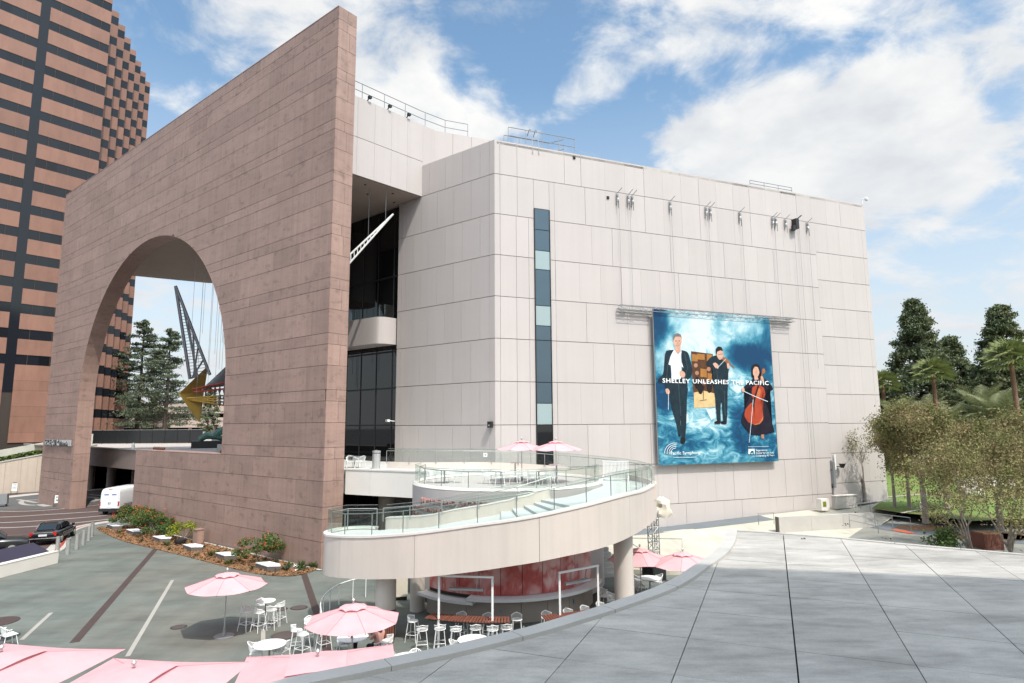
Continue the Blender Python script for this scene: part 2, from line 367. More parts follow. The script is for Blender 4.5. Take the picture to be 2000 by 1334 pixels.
M['tan_cover'] = mat('manhole_iron', (.085, .065, .06), .8, var=.15)
M['terracotta'] = mat('terracotta', (.16, .06, .04), .85, var=.12)

# ================================================================== SETTING: ground, road, bands
def sheet(name, poly, z, m, label=None, kind='structure', parent=None):
    b = MB(); n = len(poly); b.v = [(float(p[0]), float(p[1]), z) for p in poly]
    a = sum(poly[i][0] * poly[(i + 1) % n][1] - poly[(i + 1) % n][0] * poly[i][1] for i in range(n))
    b.f = [tuple(range(n)) if a > 0 else tuple(range(n - 1, -1, -1))]
    bm = bmesh.new(); me = bpy.data.meshes.new(name); me.from_pydata(b.v, [], b.f); bm.from_mesh(me); bmesh.ops.triangulate(bm, faces=bm.faces[:]); bm.to_mesh(me); bm.free()
    me.materials.append(m); o = link(name, me, parent)
    if kind: tag(o, label, None, None, kind)
    return o
def px_poly(pts, z=0.0): return [spot(x, y, z)[:2] for x, y in pts]
def ribbon(name, pts, w, z, m, n=6, smooth=True, kind='structure', parent=None, label=None):
    P = spline(pts, n) if smooth else [np.array(p, float) for p in pts]
    A, B = offset(P, w / 2), offset(P, -w / 2)
    o = MB().strip([(p[0], p[1], z) for p in A], [(p[0], p[1], z) for p in B]).build(name, m, parent)
    me = o.data
    if me.polygons[0].normal.z < 0: me.flip_normals()
    if kind: tag(o, label, None, None, kind)
    return o
sheet('ground', [(-1500, -400), (1500, -400), (1500, 1800), (-1500, 1800)], -.03, M['asphalt'])
sheet('plaza', [(-70, -8), (40, -8), (40, 60), (-70, 70)], 0, M['plaza'])
AR = ydir(-51.435); NR = np.array([AR[1], -AR[0]])          # along the arch wall (to the left) and into the building
P0 = spot(625, 1111)
def aw(u, n=0): p = P0[:2] + AR * u + NR * n; return p
kerb_px = [(60, 1100), (100, 1078), (116, 1064), (124, 1048), (133, 1038), (152, 1030), (180, 1024), (205, 1020), (232, 1016), (262, 1008)]
kerb_pts = [spot(x, y)[:2] for x, y in kerb_px]
ks = spline(kerb_pts, 5)
road_poly = [tuple(p) for p in ks] + [tuple(aw(28.5, -.2)), tuple(aw(28.4, 25)), (-130, 130), (-150, 30), (-40, 20), tuple(spot(-40, 1140)[:2])]
sheet('road', road_poly, .004, M['brick_road'])
ribbon('kerb', kerb_pts, 1.1, .012, M['kerb'])
ribbon('red_kerb_line', [p + np.array([.12, .1]) for p in kerb_pts[:7]], .22, .016, M['red_line'])
for pts in ([(-80, 1006), (0, 1010), (109, 1004), (204, 998), (250, 992)], [(-80, 1019), (0, 1021), (109, 1015), (204, 1007), (255, 1001)], [(-80, 1030), (0, 1031), (70, 1028), (150, 1021), (232, 1012)], [(-60, 996), (0, 998.5), (65, 998), (130, 993), (200, 985), (215, 978), (200, 969), (175, 966)]):
    ribbon('road_band', [spot(*p)[:2] for p in pts], .38, .01, M['road_band'])
island = px_poly([(-80, 990), (0, 996), (65, 996), (130, 991), (198, 984), (208, 978), (196, 971), (170, 968), (120, 965), (60, 962), (20, 968), (-80, 978)])
sheet('traffic_island', island, .014, M['asphalt'])
ribbon('island_band', [spot(*p)[:2] for p in ((72, 987), (50, 986), (41, 982), (48, 978), (80, 976))], .5, .02, M['road_band'])
ribbon('island_band', [spot(*p)[:2] for p in ((180, 980), (192, 976), (186, 972), (172, 971))], .6, .02, M['road_band'])
ribbon('island_band', [spot(*p)[:2] for p in ((75, 985.5), (94, 989))], .8, .02, M['road_band'], smooth=False)
ribbon('island_band', [spot(*p)[:2] for p in ((35, 976), (72, 982))], .5, .019, M['road_band'], smooth=False)
ribbon('pavement', [spot(*p)[:2] for p in ((-120, 981), (0, 972), (70, 965), (160, 958), (300, 950))], 2.2, .016, M['deck'])
# inlaid bands of the plaza
ribbon('brown_paving_band', [spot(*p)[:2] for p in ((306, 1070), (145, 1255))], .34, .008, M['brown_band'], smooth=False)
ribbon('brown_paving_band', [spot(*p)[:2] for p in ((592, 1116), (630, 1230), (655, 1330))], .34, .008, M['brown_band'], smooth=False)
ribbon('brown_paving_band', [spot(*p)[:2] for p in ((1290, 1130), (1330, 1145))], .3, .008, M['brown_band'], smooth=False)
for a, b in (((100, 1197), (42, 1250)), ((337, 1133), (249, 1282)), ((514, 1225), (514, 1262)), ((752, 1258), (790, 1300))):
    ribbon('cream_paving_band', [spot(*a)[:2], spot(*b)[:2]], .17, .008, M['road_band'], smooth=False)
# planting bed along the arch wall
bed = [spot(*p)[:2] for p in ((188, 1031), (200, 1040), (240, 1057), (300, 1072), (370, 1089), (440, 1107), (500, 1121), (560, 1126), (596, 1121), (622, 1112))]
bed_poly = [tuple(p) for p in spline(bed, 4)] + [tuple(aw(.3, -.35)), tuple(aw(27.5, -.35))]
sheet('planting_bed', bed_poly, .03, M['mulch'])
ribbon('bed_kerb', [aw(-.5, -.28), aw(28.3, -.28)], .22, .05, M['kerb'], smooth=False)
# loose wood chips that break up the surface of the bed
def scatter_quads(name, pts, size, m, parent=None, flat=False, kind=None, aspect=1.0):
    pts = np.asarray(pts, float); n = len(pts); s = size * rng.uniform(.6, 1.4, (n, 1))
    if flat: a = rng.normal(size=(n, 3)); a[:, 2] *= .25
    else: a = rng.normal(size=(n, 3))
    a /= np.linalg.norm(a, axis=1, keepdims=True); t = rng.normal(size=(n, 3))
    if flat: t[:, 2] *= .25
    b = np.cross(a, np.cross(a, t) if flat else t); b /= np.linalg.norm(b, axis=1, keepdims=True) + 1e-9
    a = a * s; b = b * s * aspect
    v = np.stack([pts - a - b, pts + a - b, pts + a + b, pts - a + b], 1).reshape(-1, 3)
    return quads(name, v, m, parent, kind)
def quads(name, v, m, parent=None, kind=None):
    n = len(v) // 4; me = bpy.data.meshes.new(name); me.vertices.add(4 * n); me.vertices.foreach_set('co', np.asarray(v, np.float32).ravel())
    me.loops.add(4 * n); me.loops.foreach_set('vertex_index', np.arange(4 * n, dtype=np.int32)); me.polygons.add(n)
    me.polygons.foreach_set('loop_start', np.arange(0, 4 * n, 4, dtype=np.int32)); me.polygons.foreach_set('loop_total', np.full(n, 4, np.int32))
    me.update(calc_edges=True); me.materials.append(m); o = link(name, me, parent)
    if kind: o['kind'] = kind
    return o
def in_poly(x, y, poly):
    c = False; n = len(poly)
    for i in range(n):
        x1, y1 = poly[i]; x2, y2 = poly[i - 1]
        if (y1 > y) != (y2 > y) and x < (x2 - x1) * (y - y1) / (y2 - y1) + x1: c = not c
    return c
def rand_in(poly, n):
    xs = [p[0] for p in poly]; ys = [p[1] for p in poly]; out = []
    while len(out) < n:
        x, y = rng.uniform(min(xs), max(xs)), rng.uniform(min(ys), max(ys))
        if in_poly(x, y, poly): out.append((x, y))
    return out
o = scatter_quads('wood_chips', [(x, y, .05 + rng.uniform(0, .04)) for x, y in rand_in(bed_poly, 5000)], .045, M['mulch'], flat=True, kind='stuff')
tag(o, 'orange brown bark chips covering the planting bed', 'bark chips')

# ================================================================== ARCH WALL
WALL_H, WALL_L, WALL_T = 37.1, 55.5, 1.5
UC, UA, ZS, ZB, SILL, ULOW = 28.85, 16.0, 11.5, 14.85, 6.5, 28.5
def arch_top(u):
    t = 1 - ((u - UC) / UA) ** 2; return ZS + ZB * math.sqrt(t) if t > 0 else -1
arch = empty('arch_wall', (P0[0], P0[1], 0), math.atan2(AR[1], AR[0]), 'huge free-standing wall of red granite pierced by a tall round-headed arch', 'arch')
# local frame of arch: x = along the wall, y = out towards the plaza is -NR -> local +y is (-AR.y, AR.x)
LY = np.array([-AR[1], AR[0]]); SGN = float(np.dot(LY, NR))   # +1 when local +y points into the building
def ay(n): return n * SGN
U1, U2 = UC - UA, UC + UA
arc = [(UC - UA * math.cos(t), ZS + ZB * math.sin(t)) for t in np.linspace(0, PI, 49)]
outline = [(0, 0), (ULOW, 0), (ULOW, SILL), (U1, SILL)] + arc + [(U2, 0), (WALL_L, 0), (WALL_L, WALL_H), (0, WALL_H)]
core = MB()
def ins(p, k): return p
core.vprism([(max(.03, min(u, WALL_L - .03)), z) for u, z in outline], ay(.05), ay(WALL_T - .05))
core.build('wall_core', M['stone_joint'], arch)
lining_pts = [(ULOW, 0), (ULOW, SILL), (U1, SILL)] + arc + [(U2, 0)]
lin = MB(); LIN = []
for k, (u, z) in enumerate(lining_pts):
    LIN.append((u, z))
def inset(pts, d):
    out = []
    for i, p in enumerate(pts):
        a, b = pts[max(i - 1, 0)], pts[min(i + 1, len(pts) - 1)]; t = np.array(b) - np.array(a); t = t / np.linalg.norm(t)
        out.append((p[0] + t[1] * d, p[1] - t[0] * d))
    return out
def lining(name, pts, d=.05):
    I = inset(pts, d); v = []; f = []
    for (u, z), (ui, zi) in zip(pts, I): v += [(u, ay(-.012), z), (ui, ay(-.012), zi), (ui, ay(WALL_T), zi), (u, ay(WALL_T), z)]
    for i in range(len(pts) - 1):
        for j in range(4): a, b = i * 4 + j, i * 4 + (j + 1) % 4; f.append((a, b, b + 4, a + 4))
    f += [(0, 3, 2, 1), tuple(len(v) - 4 + j for j in range(4))]
    b = MB(); b.add(v, f); return b.build(name, M['stone'], arch)
nseg = 4
for i in range(0, 48, nseg): lining('soffit_stone', arc[i:i + nseg + 1])
for i in range(4): lining('reveal_stone', [(U2, ZS - i * ZS / 4 - .02), (U2, ZS - (i + 1) * ZS / 4 + .02)])
lining('reveal_stone', [(ULOW, .0), (ULOW, SILL)])
lining('reveal_stone', [(U1, SILL + .05), (U1, ZS)])
lining('sill_stone', [(ULOW - .05, SILL), (U1 + .05, SILL)])
# courses of stones: taller and shallower rows alternate
zs = [0]; pat = [1.55, 1.35, .72]; k = 0
while zs[-1] < WALL_H - .3: zs.append(min(WALL_H, zs[-1] + pat[k % 3])); k += 1
if WALL_H - zs[-2] < .5: zs.pop(-2)
zs[-1] = WALL_H
stones = []
for r, (za, zb) in enumerate(zip(zs, zs[1:])):
    Z0_, Z1_ = za, zb; w = 3.3 if zb - za > 1 else 2.6
    u = -w * ((r * .37) % 1.0)
    while u < WALL_L:
        a, b = max(u, 0), min(u + w, WALL_L); u += w
        if b - a < .15: continue
        za, zb = Z0_, Z1_; g = .008; za, zb = za + .006, zb - .006; rect = [(a + g, za + g), (b - g, za + g), (b - g, zb - g), (a + g, zb - g)]
        polys = []
        zz = np.linspace(za + g, zb - g, 9)
        def arcx(z): return UA * math.sqrt(max(0, 1 - ((z - ZS) / ZB) ** 2)) if z > ZS else UA
        if za >= ZS + ZB or b < U1 or a > U2: polys = [rect]
        elif zb <= SILL + .01:
            if a < ULOW: polys.append([(a + g, za + g), (min(b, ULOW) - g, za + g), (min(b, ULOW) - g, zb - g), (a + g, zb - g)])
            if b > U2: polys.append([(max(a, U2) + g, za + g), (b - g, za + g), (b - g, zb - g), (max(a, U2) + g, zb - g)])
        else:
            zl = max(za, 0)
            if a < U1 or za > ZS:      # piece left of the opening (small u)
                right = [(min(b - g, UC - arcx(z)), z) for z in zz if UC - arcx(z) > a + g]
                if len(right) > 1: polys.append([(a + g, right[0][1])] + right + [(a + g, right[-1][1])])
            if b > U2 or za > ZS:
                left = [(max(a + g, UC + arcx(z)), z) for z in zz if UC + arcx(z) < b - g]
                if len(left) > 1: polys.append([(b - g, left[0][1])] + left + [(b - g, left[-1][1])])
            if zb > SILL > za and a < ULOW and b > U1:      # course cut by the sill
                polys.append([(max(a, U1) + g, za + g), (min(b, ULOW) - g, za + g), (min(b, ULOW) - g, SILL - .01), (max(a, U1) + g, SILL - .01)])
            if zb > ZS + ZB and a < UC < b: polys = [[(a + g, z) for z in (zb - g,)] + [(a + g, max(za + g, arch_top(a + g)))] + [(x, max(za + g, arch_top(x))) for x in np.linspace(a + g, b - g, 9)[1:]] + [(b - g, zb - g)]]
        polys = [p for p in polys if len(p) >= 3 and area(p) > .04]
        stones += polys
def depth_of(p): q = aw(p[0][0]); return area(p) / (q[1] ** 2.6)
stones.sort(key=depth_of, reverse=True)
shared = {}
def stone_obj(p, name):
    u0, z0 = p[0]; q = [(u - u0, z - z0) for u, z in p]
    key = tuple((round(a, 3), round(b, 3)) for a, b in q)
    if key not in shared: shared[key] = MB().vprism(q, ay(0), ay(.05)).build(name, M['stone'], arch); o = shared[key]
    else: o = link(name, shared[key].data, arch)
    o.location = (u0, ay(-rng.uniform(0, .006)), z0); return o
for p in stones[:282]: stone_obj(p, 'stone_panel')
b = MB()
for p in stones[282:]: b.vprism(p, ay(0), ay(.05))
tag(b.build('far_stone_panels', M['stone'], arch), 'smaller looking stone panels at the far end of the wall', kind='stuff')
# thickness face: alternating one and two stones per course
for r, (za, zb) in enumerate(zip(zs, zs[1:])):
    cuts = [0, WALL_T] if zb - za > 1 and r % 3 == 0 else ([0, WALL_T * .62, WALL_T] if r % 3 == 1 else [0, WALL_T * .5, WALL_T])
    for a, c in zip(cuts, cuts[1:]):
        MB().box((-.025, ay((a + c) / 2), (za + zb) / 2), (.05, c - a - .02, zb - za - .022)).build('edge_stone', M['stone'], arch)
MB().vprism([(0, WALL_H), (WALL_L, WALL_H), (WALL_L, WALL_H + .06), (0, WALL_H + .06)], ay(-.02), ay(WALL_T + .02)).build('coping', M['stone'], arch)

def text_mesh(name, s, size, depth, m, parent=None, align='LEFT', spacing=1.0, track=1.0, loc=(0, 0, 0), rot=(PI / 2, 0, 0), bend=None):
    cu = bpy.data.curves.new(name, 'FONT'); cu.body = s; cu.size = size; cu.extrude = depth / 2; cu.align_x = align; cu.space_character = track; cu.resolution_u = 3; cu.offset = .018 * size if 'printed_title' in name else 0
    t = bpy.data.objects.new(name, cu); COL.objects.link(t); dg = bpy.context.evaluated_depsgraph_get()
    me = bpy.data.meshes.new_from_object(t.evaluated_get(dg)); bpy.data.objects.remove(t); bpy.data.curves.remove(cu)
    me.materials.clear(); me.materials.append(m); o = link(name, me, parent, loc); o.rotation_euler = rot
    if bend: bend(me)
    return o
# SEGERSTROM HALL in raised metal letters on the left pier (the wall runs right to left, so the letters are turned round)
text_mesh('raised_lettering', 'SEGERSTROM HALL', 1.02, .12, M['grey_metal'], arch, loc=(54.3, ay(-.16), 6.55), rot=(PI / 2, 0, PI), track=1.02)

# ================================================================== CONCERT HALL (pale precast building)
FD = ydir(67.8455); FN = np.array([FD[1], -FD[0]])            # along bright facade (to the right), outward normal
LD = ydir(-52.505); LN = np.array([LD[1], -LD[0]]) * -1       # along shaded facade (to the left)
F1 = spot(1290, 1030, 1.0); C0 = on_wall(967, 830, F1, FD)[:2]
if np.dot(LN, -C0) < 0: LN = -LN
if np.dot(FN, -C0) < 0: FN = -FN
RL, LL, HT = 37.15, 9.95, 28.95
R0 = C0 + FD * RL; L0 = C0 + LD * LL
TD = ydir(43.263)                                             # canopy edge direction
hall = empty('theatre_building', (C0[0], C0[1], 0), 0, 'pale pinkish concrete theatre with joints in rows, a slit window and a big poster', 'theatre')
def hl(p, z=0): return (p[0] - C0[0], p[1] - C0[1], z)
back = R0 + ydir(5) * 55
IN = .09
ci = C0 - FN * IN * .6 - LN * IN * .6
body_poly = [C0 - FN * IN - LN * IN, R0 - FN * IN, back, np.array([-20, 112.]), L0 + ydir(20) * 14, L0 - LN * IN]
MB().prism([tuple(hl(p)[:2]) for p in body_poly], 0, HT - .05).build('wall_core', M['panel_joint'], hall)
rows = [-.2, 2.63, 5.60, 8.57, 11.54, 14.51, 17.48, 20.45, 23.43, 26.39, 28.95]
shared_p = {}
panel_list = []
def panel(P, d, nrm, u0, u1, z0, z1, m, name, t=IN, g=.008, gz=.022):
    w, h = u1 - u0 - 2 * g, z1 - z0 - 2 * gz
    key = (round(w, 2), round(h, 2), m.name, t)
    c = P + d * (u0 + u1) / 2 - nrm * t / 2
    rz = math.atan2(d[1], d[0])
    if key not in shared_p: o = MB().box((0, 0, 0), (round(w, 2), t, round(h, 2))).build(name, m, hall); shared_p[key] = o.data
    else: o = link(name, shared_p[key], hall)
    o.location = hl(c, (z0 + z1) / 2); o.rotation_euler = (0, 0, rz); return o
# bright facade: corner strip, panels to the slit, slit, panels to the pilaster joint, set of shorter rows
SL0, SL1 = 3.04, 4.30
for r, (a, b) in enumerate(zip(rows, rows[1:])):
    panel(C0, FD, FN, -.0, .42, a, b, M['panel'], 'corner_panel')
    top = r == len(rows) - 2
    if a > 24.2 - 1 and not top:          # row that holds the head of the slit
        panel(C0, FD, FN, .42, 1.75, a, b, M['panel'], 'wall_panel'); panel(C0, FD, FN, 1.75, SL0, a, b, M['panel'], 'wall_panel')
        panel(C0, FD, FN, SL0, SL1, 24.2, b, M['panel'], 'slit_lintel')
    elif top:
        for x0, x1 in ((.42, 1.75), (1.75, 5.6), (5.6, 7.0)): panel(C0, FD, FN, x0, x1, a, b, M['panel'], 'wall_panel')
    else:
        for x0, x1 in ((.42, 1.65), (1.65, SL0 - .42), (SL0 - .42, SL0)): panel(C0, FD, FN, x0, x1, a, b, M['panel'], 'wall_panel')
    start = SL1 if not top else 7.0
    if not top: panel(C0, FD, FN, SL1, SL1 + .42, a, b, M['panel'], 'wall_panel'); start = SL1 + .42
    end = 30.65 if not top else RL
    n = max(1, round((end - start) / (1.86 if r % 2 else 1.72))); major = 3
    off = (r * 1.1) % 1.6
    edges = [start] + [start + off + i * 1.78 for i in range(1, 40) if start + off + i * 1.78 < end - .6] + [end]
    for i, (x0, x1) in enumerate(zip(edges, edges[1:])):
        gl = .016 if (i + r) % 3 == 0 else 0
        panel(C0, FD, FN, x0 + gl, x1, a, b, M['panel'], 'wall_panel', g=.003)
rrows = [-.2, 1.2, 3.45, 5.98, 8.51, 11.04, 13.57, 16.1, 18.65, 21.17, 23.7, 26.39]
for a, b in zip(rrows, rrows[1:]):
    w = (RL - .55 - 30.65) / 4
    for i in range(4): panel(C0, FD, FN, 30.65 + i * w, 30.65 + (i + 1) * w, a, b, M['panel'], 'side_panel', g=.004)
    panel(C0, FD, FN, RL - .55, RL, a, b, M['panel'], 'corner_panel')
# shaded facade
for r, (a, b) in enumerate(zip(rows, rows[1:])):
    panel(C0, LD, LN, 0, .45, a, b, M['panel'], 'corner_panel')
    off = .9 if r % 2 else 1.75
    edges = [.45] + [.45 + off + i * 1.72 for i in range(9) if .45 + off + i * 1.72 < LL - .7] + [LL - .45, LL]
    for x0, x1 in zip(edges, edges[1:]):
        if r >= 9 and x0 > 7.2: continue
        if r >= 9: x1 = min(x1, 7.42)
        panel(C0, LD, LN, x0, x1, a, b, M['panel'], 'shaded_panel', g=.012)
# roof slab behind the parapet, taller rear block
MB().prism([tuple(hl(p)[:2]) for p in (C0 + FD * .2, R0 - FD * .2, back, np.array([-18, 108.]), L0 + ydir(20) * 10)], HT - .3, HT - .12).build('roof', M['roof'], hall)
# slit window: stacked panes, some pale
sd = .35
b = MB()
zsl = [(1.4, 6.0, 'dark_glass'), (6.0, 8.57, 'dark_glass'), (8.57, 10.05, 'slit_pale'), (10.05, 11.52, 'slit_glass'), (11.52, 14.5, 'slit_glass'), (14.5, 15.55, 'slit_glass'), (15.55, 17.0, 'slit_pale'), (17.0, 19.65, 'slit_glass'), (19.65, 21.05, 'slit_pale'), (21.05, 22.6, 'slit_glass'), (22.6, 24.18, 'slit_glass')]
slit = MB().box((0, 0, 0), (SL1 - SL0, .12, 22.9)).build('slit_window', M['interior'], hall, loc=hl(C0 + FD * (SL0 + SL1) / 2 + FN * -.04, 12.75), rz=math.atan2(FD[1], FD[0]))
for a, bb, mm in zsl: MB().box((0, 0, (a + bb) / 2 - 12.75), (SL1 - SL0 - .10, .03, bb - a - .05)).build('window_pane', M[mm], slit, loc=(0, -.075, 0))
for e in (SL0 + .025, SL1 - .025): MB().box((0, 0, 0), (.05, .1, 22.8)).build('window_frame', M['dark_metal'], slit, loc=((e - (SL0 + SL1) / 2), -.09, 0))

# canopy: deep bridge from theatre to arch wall with flat soffit
CS, CT = 26.38, 32.35
E1 = C0 + LD * 7.4; E1 = E1 - TD * .0
s_ = np.linalg.solve(np.array([TD, -AR]).T, (P0[:2] + NR * (WALL_T + .02)) - E1); E0 = E1 + TD * s_[0]     # where the edge meets the arch wall
can_poly = [E0, E1 + TD * .0, E1 + TD * 26, aw(30, 24), aw(43.5, 12.5), aw(47.6, 2.2), aw(46, WALL_T + .03)]
canopy = MB().prism([tuple(hl(p)[:2]) for p in can_poly], CS + .12, CT - .1).build('canopy', M['panel_joint'], hall)
MB().prism([tuple(hl(p + (np.mean(can_poly, axis=0) - p) * .004)[:2]) for p in can_poly], CS, CS + .11).build('canopy_soffit', M['soffit'], canopy)
Ln = np.linalg.norm(E1 - E0); CN = np.array([TD[1], -TD[0]])
if np.dot(CN, -E0) < 0: CN = -CN
nE = 5
for (za, zb) in ((CS, 29.25), (29.25, CT)):
    for i in range(nE): panel(E0 + CN * .08, TD, CN, Ln * i / nE, Ln * (i + 1) / nE, za, zb, M['panel'], 'canopy_panel', t=.08)
# taller rear block face seen above the corner block
B0 = E1 + TD * 1.2
for i in range(6): panel(B0 + CN * 0, FD, FN, i * 1.6, (i + 1) * 1.6, HT - .4, CT - .0, M['panel'], 'parapet_panel', t=.3)
panel(E1 + CN * .07, TD, CN, .0, 1.2, CS, CT, M['panel'], 'canopy_panel', t=.08)
# recess under the canopy: glazed lobby wall, mullions, curved balcony
G0 = L0 - LD * .3 - LN * .25; GD = ydir(-50.5)
GW = 16
lobby = MB().box((0, 0, 0), (GW, .12, CS - .3)).build('lobby_glazing', M['dark_glass'], hall, loc=hl(G0 + GD * GW / 2, CS / 2), rz=math.atan2(GD[1], GD[0]))
for i in range(8):
    x = -GW / 2 + 1 + i * 2.0; MB().box((x, 0, 0), (.08, .2, CS - .4)).build('mullion', M['dark_metal'], lobby)
for z in (6.1, 8.6, 11.5, 14.4, 20.5):
    MB().box((0, 0, z - CS / 2), (GW, .22, .12)).build('transom', M['dark_metal'], lobby)
for i in range(4): MB().box((-GW / 2 + 2.2 + i * 2, ay(0) - .16, 7.2 - CS / 2), (.05, .05, 1.0)).build('door_handle', M['steel'], lobby)
# warm strips and shapes inside the lobby
for k, (x, z, w) in enumerate(((-5.6, 12.0, 3.2), (-5.8, 10.9, 3.4), (-5.8, 10.0, 3.3), (-5.9, 9.2, 3.0))):
    MB().box((x, -.09, z - CS / 2), (w, .03, .09)).build('interior_handrail', M['gold'], lobby)
bal = [G0 + LD * 9.5 + LN * 1.6, G0 + LD * 4 + LN * 1.75, G0 + LD * 1.4 + LN * 1.7, G0 + LD * .75 + LN * 1.35, G0 + LD * .55 + LN * .7, G0 + LD * .5 + LN * .1]
bp = spline([(p[0] - C0[0], p[1] - C0[1]) for p in bal], 6)
MB().prism([tuple(p) for p in bp] + [tuple(hl(G0 + LD * 9.5)[:2])], 14.9, 17.0).build('balcony', M['panel'], hall)
MB().wall([(p[0], p[1], 17.0) for p in bp], .03, 0, 1.0).build('balcony_glass', M['glass'], hall)
# drum hanging under the canopy behind the arch
dc = aw(14.6, 6.0)
drum = MB().lathe([(2.1, 0), (2.2, .05), (2.2, 7)], 40).build('balcony_drum', M['panel'], hall, True, loc=hl(dc, 19.9))
# rain curtain of thin hanging rods below the canopy
strings = MB()
for i in range(110):
    u = rng.uniform(13.5, 27); q = aw(u, rng.uniform(3, 10)); ln = rng.uniform(9, 15.5)
    strings.tube([hl(q, CS), hl(q, CS - ln)], .014, 4)
tag(strings.build('hanging_rods', M['rod'], hall), 'curtain of thin rods hanging from the canopy', kind='stuff')
# roof edge details
for i in range(6): MB().lathe([(.09, 0), (.09, .03)], 8, (0, 0, 0)).build('downlight', M['interior'], canopy, loc=hl(E0 * (1 - i / 6) + E1 * i / 6 + TD * .5 + ydir(-48) * (1 + (i % 2) * 1.5), CS - .035))

# ================================================================== FOREGROUND ROOF (flat curved-edge roof below the viewpoint)
RZ = 5.1
roof_edge_px = [(430, 1372), (560, 1334), (672, 1312), (782, 1289), (875, 1270), (964, 1249), (1040, 1230), (1107, 1210), (1162, 1194), (1212, 1177), (1260, 1161), (1300, 1144), (1330, 1127), (1354, 1110), (1382, 1092), (1400, 1077), (1412, 1060), (1417, 1046), (1418, 1036)]
near = [spot(x, y, RZ)[:2] for x, y in roof_edge_px]
far = [spot(x, y, RZ)[:2] for x, y in ((1425, 1035.5), (1526, 1042), (1641, 1051), (1750, 1061.7), (1880, 1073), (2000, 1083.5))]
fe = far[-1] + (far[-1] - far[-2]) * 2.5
n0 = near[0] + (near[0] - near[1]) * 3
edge = [n0] + near + far[0:] + [fe]
roof_poly = [tuple(p) for p in edge] + [(26, -.6), (tuple(n0)[0] - 1, -.6)]
roofo = empty('flat_roof', (8, 8, 0), 0, 'large grey flat roof of concrete slabs with a long curved edge in the foreground', 'roof')
def rl(p): return (p[0] - 8, p[1] - 8)
MB().prism([rl(p) for p in roof_poly], RZ - .75, RZ - .085).build('roof_base', M['roof_joint'], roofo)
g1 = ydir(22.5); g2 = np.array([g1[1], -g1[0]])
org = spot(1547, 1211.8, RZ)[:2]                     # a crossing of joints seen in the photograph
CWD, RWD = 1.60, 1.62
inner = [rl(p) for p in roof_poly]
def to_g(p): d = np.array(p) + 8 - org; return (float(d @ g2), float(d @ g1))
pg = [to_g(p) for p in inner]
slabs = []
for i in range(-9, 13):
    for j in range(-10, 9):
        q = clip(clip(clip(clip(pg, 0, i * CWD + .008 + (.007 if i == 0 else 0), False), 0, (i + 1) * CWD - .008, True), 1, j * RWD + .007, False), 1, (j + 1) * RWD - .007, True)
        if len(q) < 3 or area(q) < .02: continue
        slabs.append(q)
for q in slabs:
    w = [tuple(org + g2 * a + g1 * b_) for a, b_ in q]; c = np.mean(w, axis=0)
    h = rng.uniform(-.003, .003)
    MB().prism([(p[0] - c[0], p[1] - c[1]) for p in w], -.08, 0).build('roof_slab', M['roof'], roofo, loc=(c[0] - 8, c[1] - 8, RZ + h))
# coping kerb along the edge, in stones
ed = resample(spline(near, 4), .45)
for i in range(0, len(ed) - 1, 5):
    seg = ed[i:i + 6]
    if len(seg) < 2: continue
    A = [np.array([*rl(p), RZ]) for p in seg]
    d0 = (A[1] - A[0]); d0 /= np.linalg.norm(d0); A[0] = A[0] + d0 * .012
    MB().wall(A, -.34, -.55, .07).build('coping_stone', M['coping'], roofo)
fe2 = resample([far[0], far[1], far[2], far[3], far[4], far[5], fe], 1.6)
for a, b_ in zip(fe2, fe2[1:]):
    A = [np.array([*rl(a + (b_ - a) * .01), RZ]), np.array([*rl(b_), RZ])]
    MB().wall(A, -.16, -.55, .03).build('coping_stone', M['coping'], roofo)
# small stray leaves and debris on the slabs
for (x, y) in ((1365, 1222), (1322, 1143), (1090, 1222), (1307, 1150), (1460, 1068), (1505, 1043), (1535, 1043), (1562, 1046), (1417, 1061), (1400, 1089), (1740, 1147), (1802, 1303)):
    p = spot(x, y, RZ)[:2]
    tag(scatter_quads('debris', [(p[0] + rng.normal() * .05, p[1] + rng.normal() * .05, RZ + .012) for _ in range(7)], .02, M['brown_band'], roofo, True), kind='stuff')

# ================================================================== UNSEEN HALL BLOCK (behind the viewpoint, sized and turned to shade the roof)
nh = empty('roof_shading_hall', (9.7, -2.5, 0), -.2, 'unseen tall glazed hall block behind the viewpoint, sized and turned to shade the grey roof', 'building')
MB().box((19, -12, 20), (38, 24, 40)).build('wall', M['panel'], nh)
for i in range(9):
    for k in range(8):
        MB().box((2.2 + i * 4.2, .03, 5.2 + k * 4.6), (3.9, .06, 4.3)).build('window_pane', M['slit_glass'], nh)

# ================================================================== TERRACE with curved ramp, circle terrace, balustrades
ter = empty('terrace', (-.3, 34.9, 0), 0, 'curved cream concrete terrace with a sweeping ramp and glass balustrade', 'terrace')
TO = np.array([-.3, 34.9])
def tl(p, z=None): return (p[0] - TO[0], p[1] - TO[1]) + ((z if z is not None else p[2]),)
rim_px = [(641, 1044.4, 27.5, 1125.5), (664, 1045.6, 26.9, 1128.5), (720, 1046, 26.1, 1131.5), (810, 1039.6, 25.2, 1129), (926, 1024, 24.8, 1116.6), (1000, 1014, 24.75, 1105.5), (1053, 1005, 24.9, 1097), (1100, 995, 25.15, 1087), (1150, 983.5, 25.7, 1076.5), (1198, 971, 26.6, 1062), (1229, 963, 27.7, 1048), (1255, 957, 29.5, 1033), (1276, 947, 32.5, 1016)]
outer0 = []
for (x, yt, dp, yb) in rim_px:
    q = at_depth(x, yt, dp); outer0.append(np.array([q[0], q[1], q[2], q[2] - at_depth(x, yb, dp)[2]]))      # x, y, top, depth of the band
RWIDE = 2.75
outer = spline(outer0, 6)
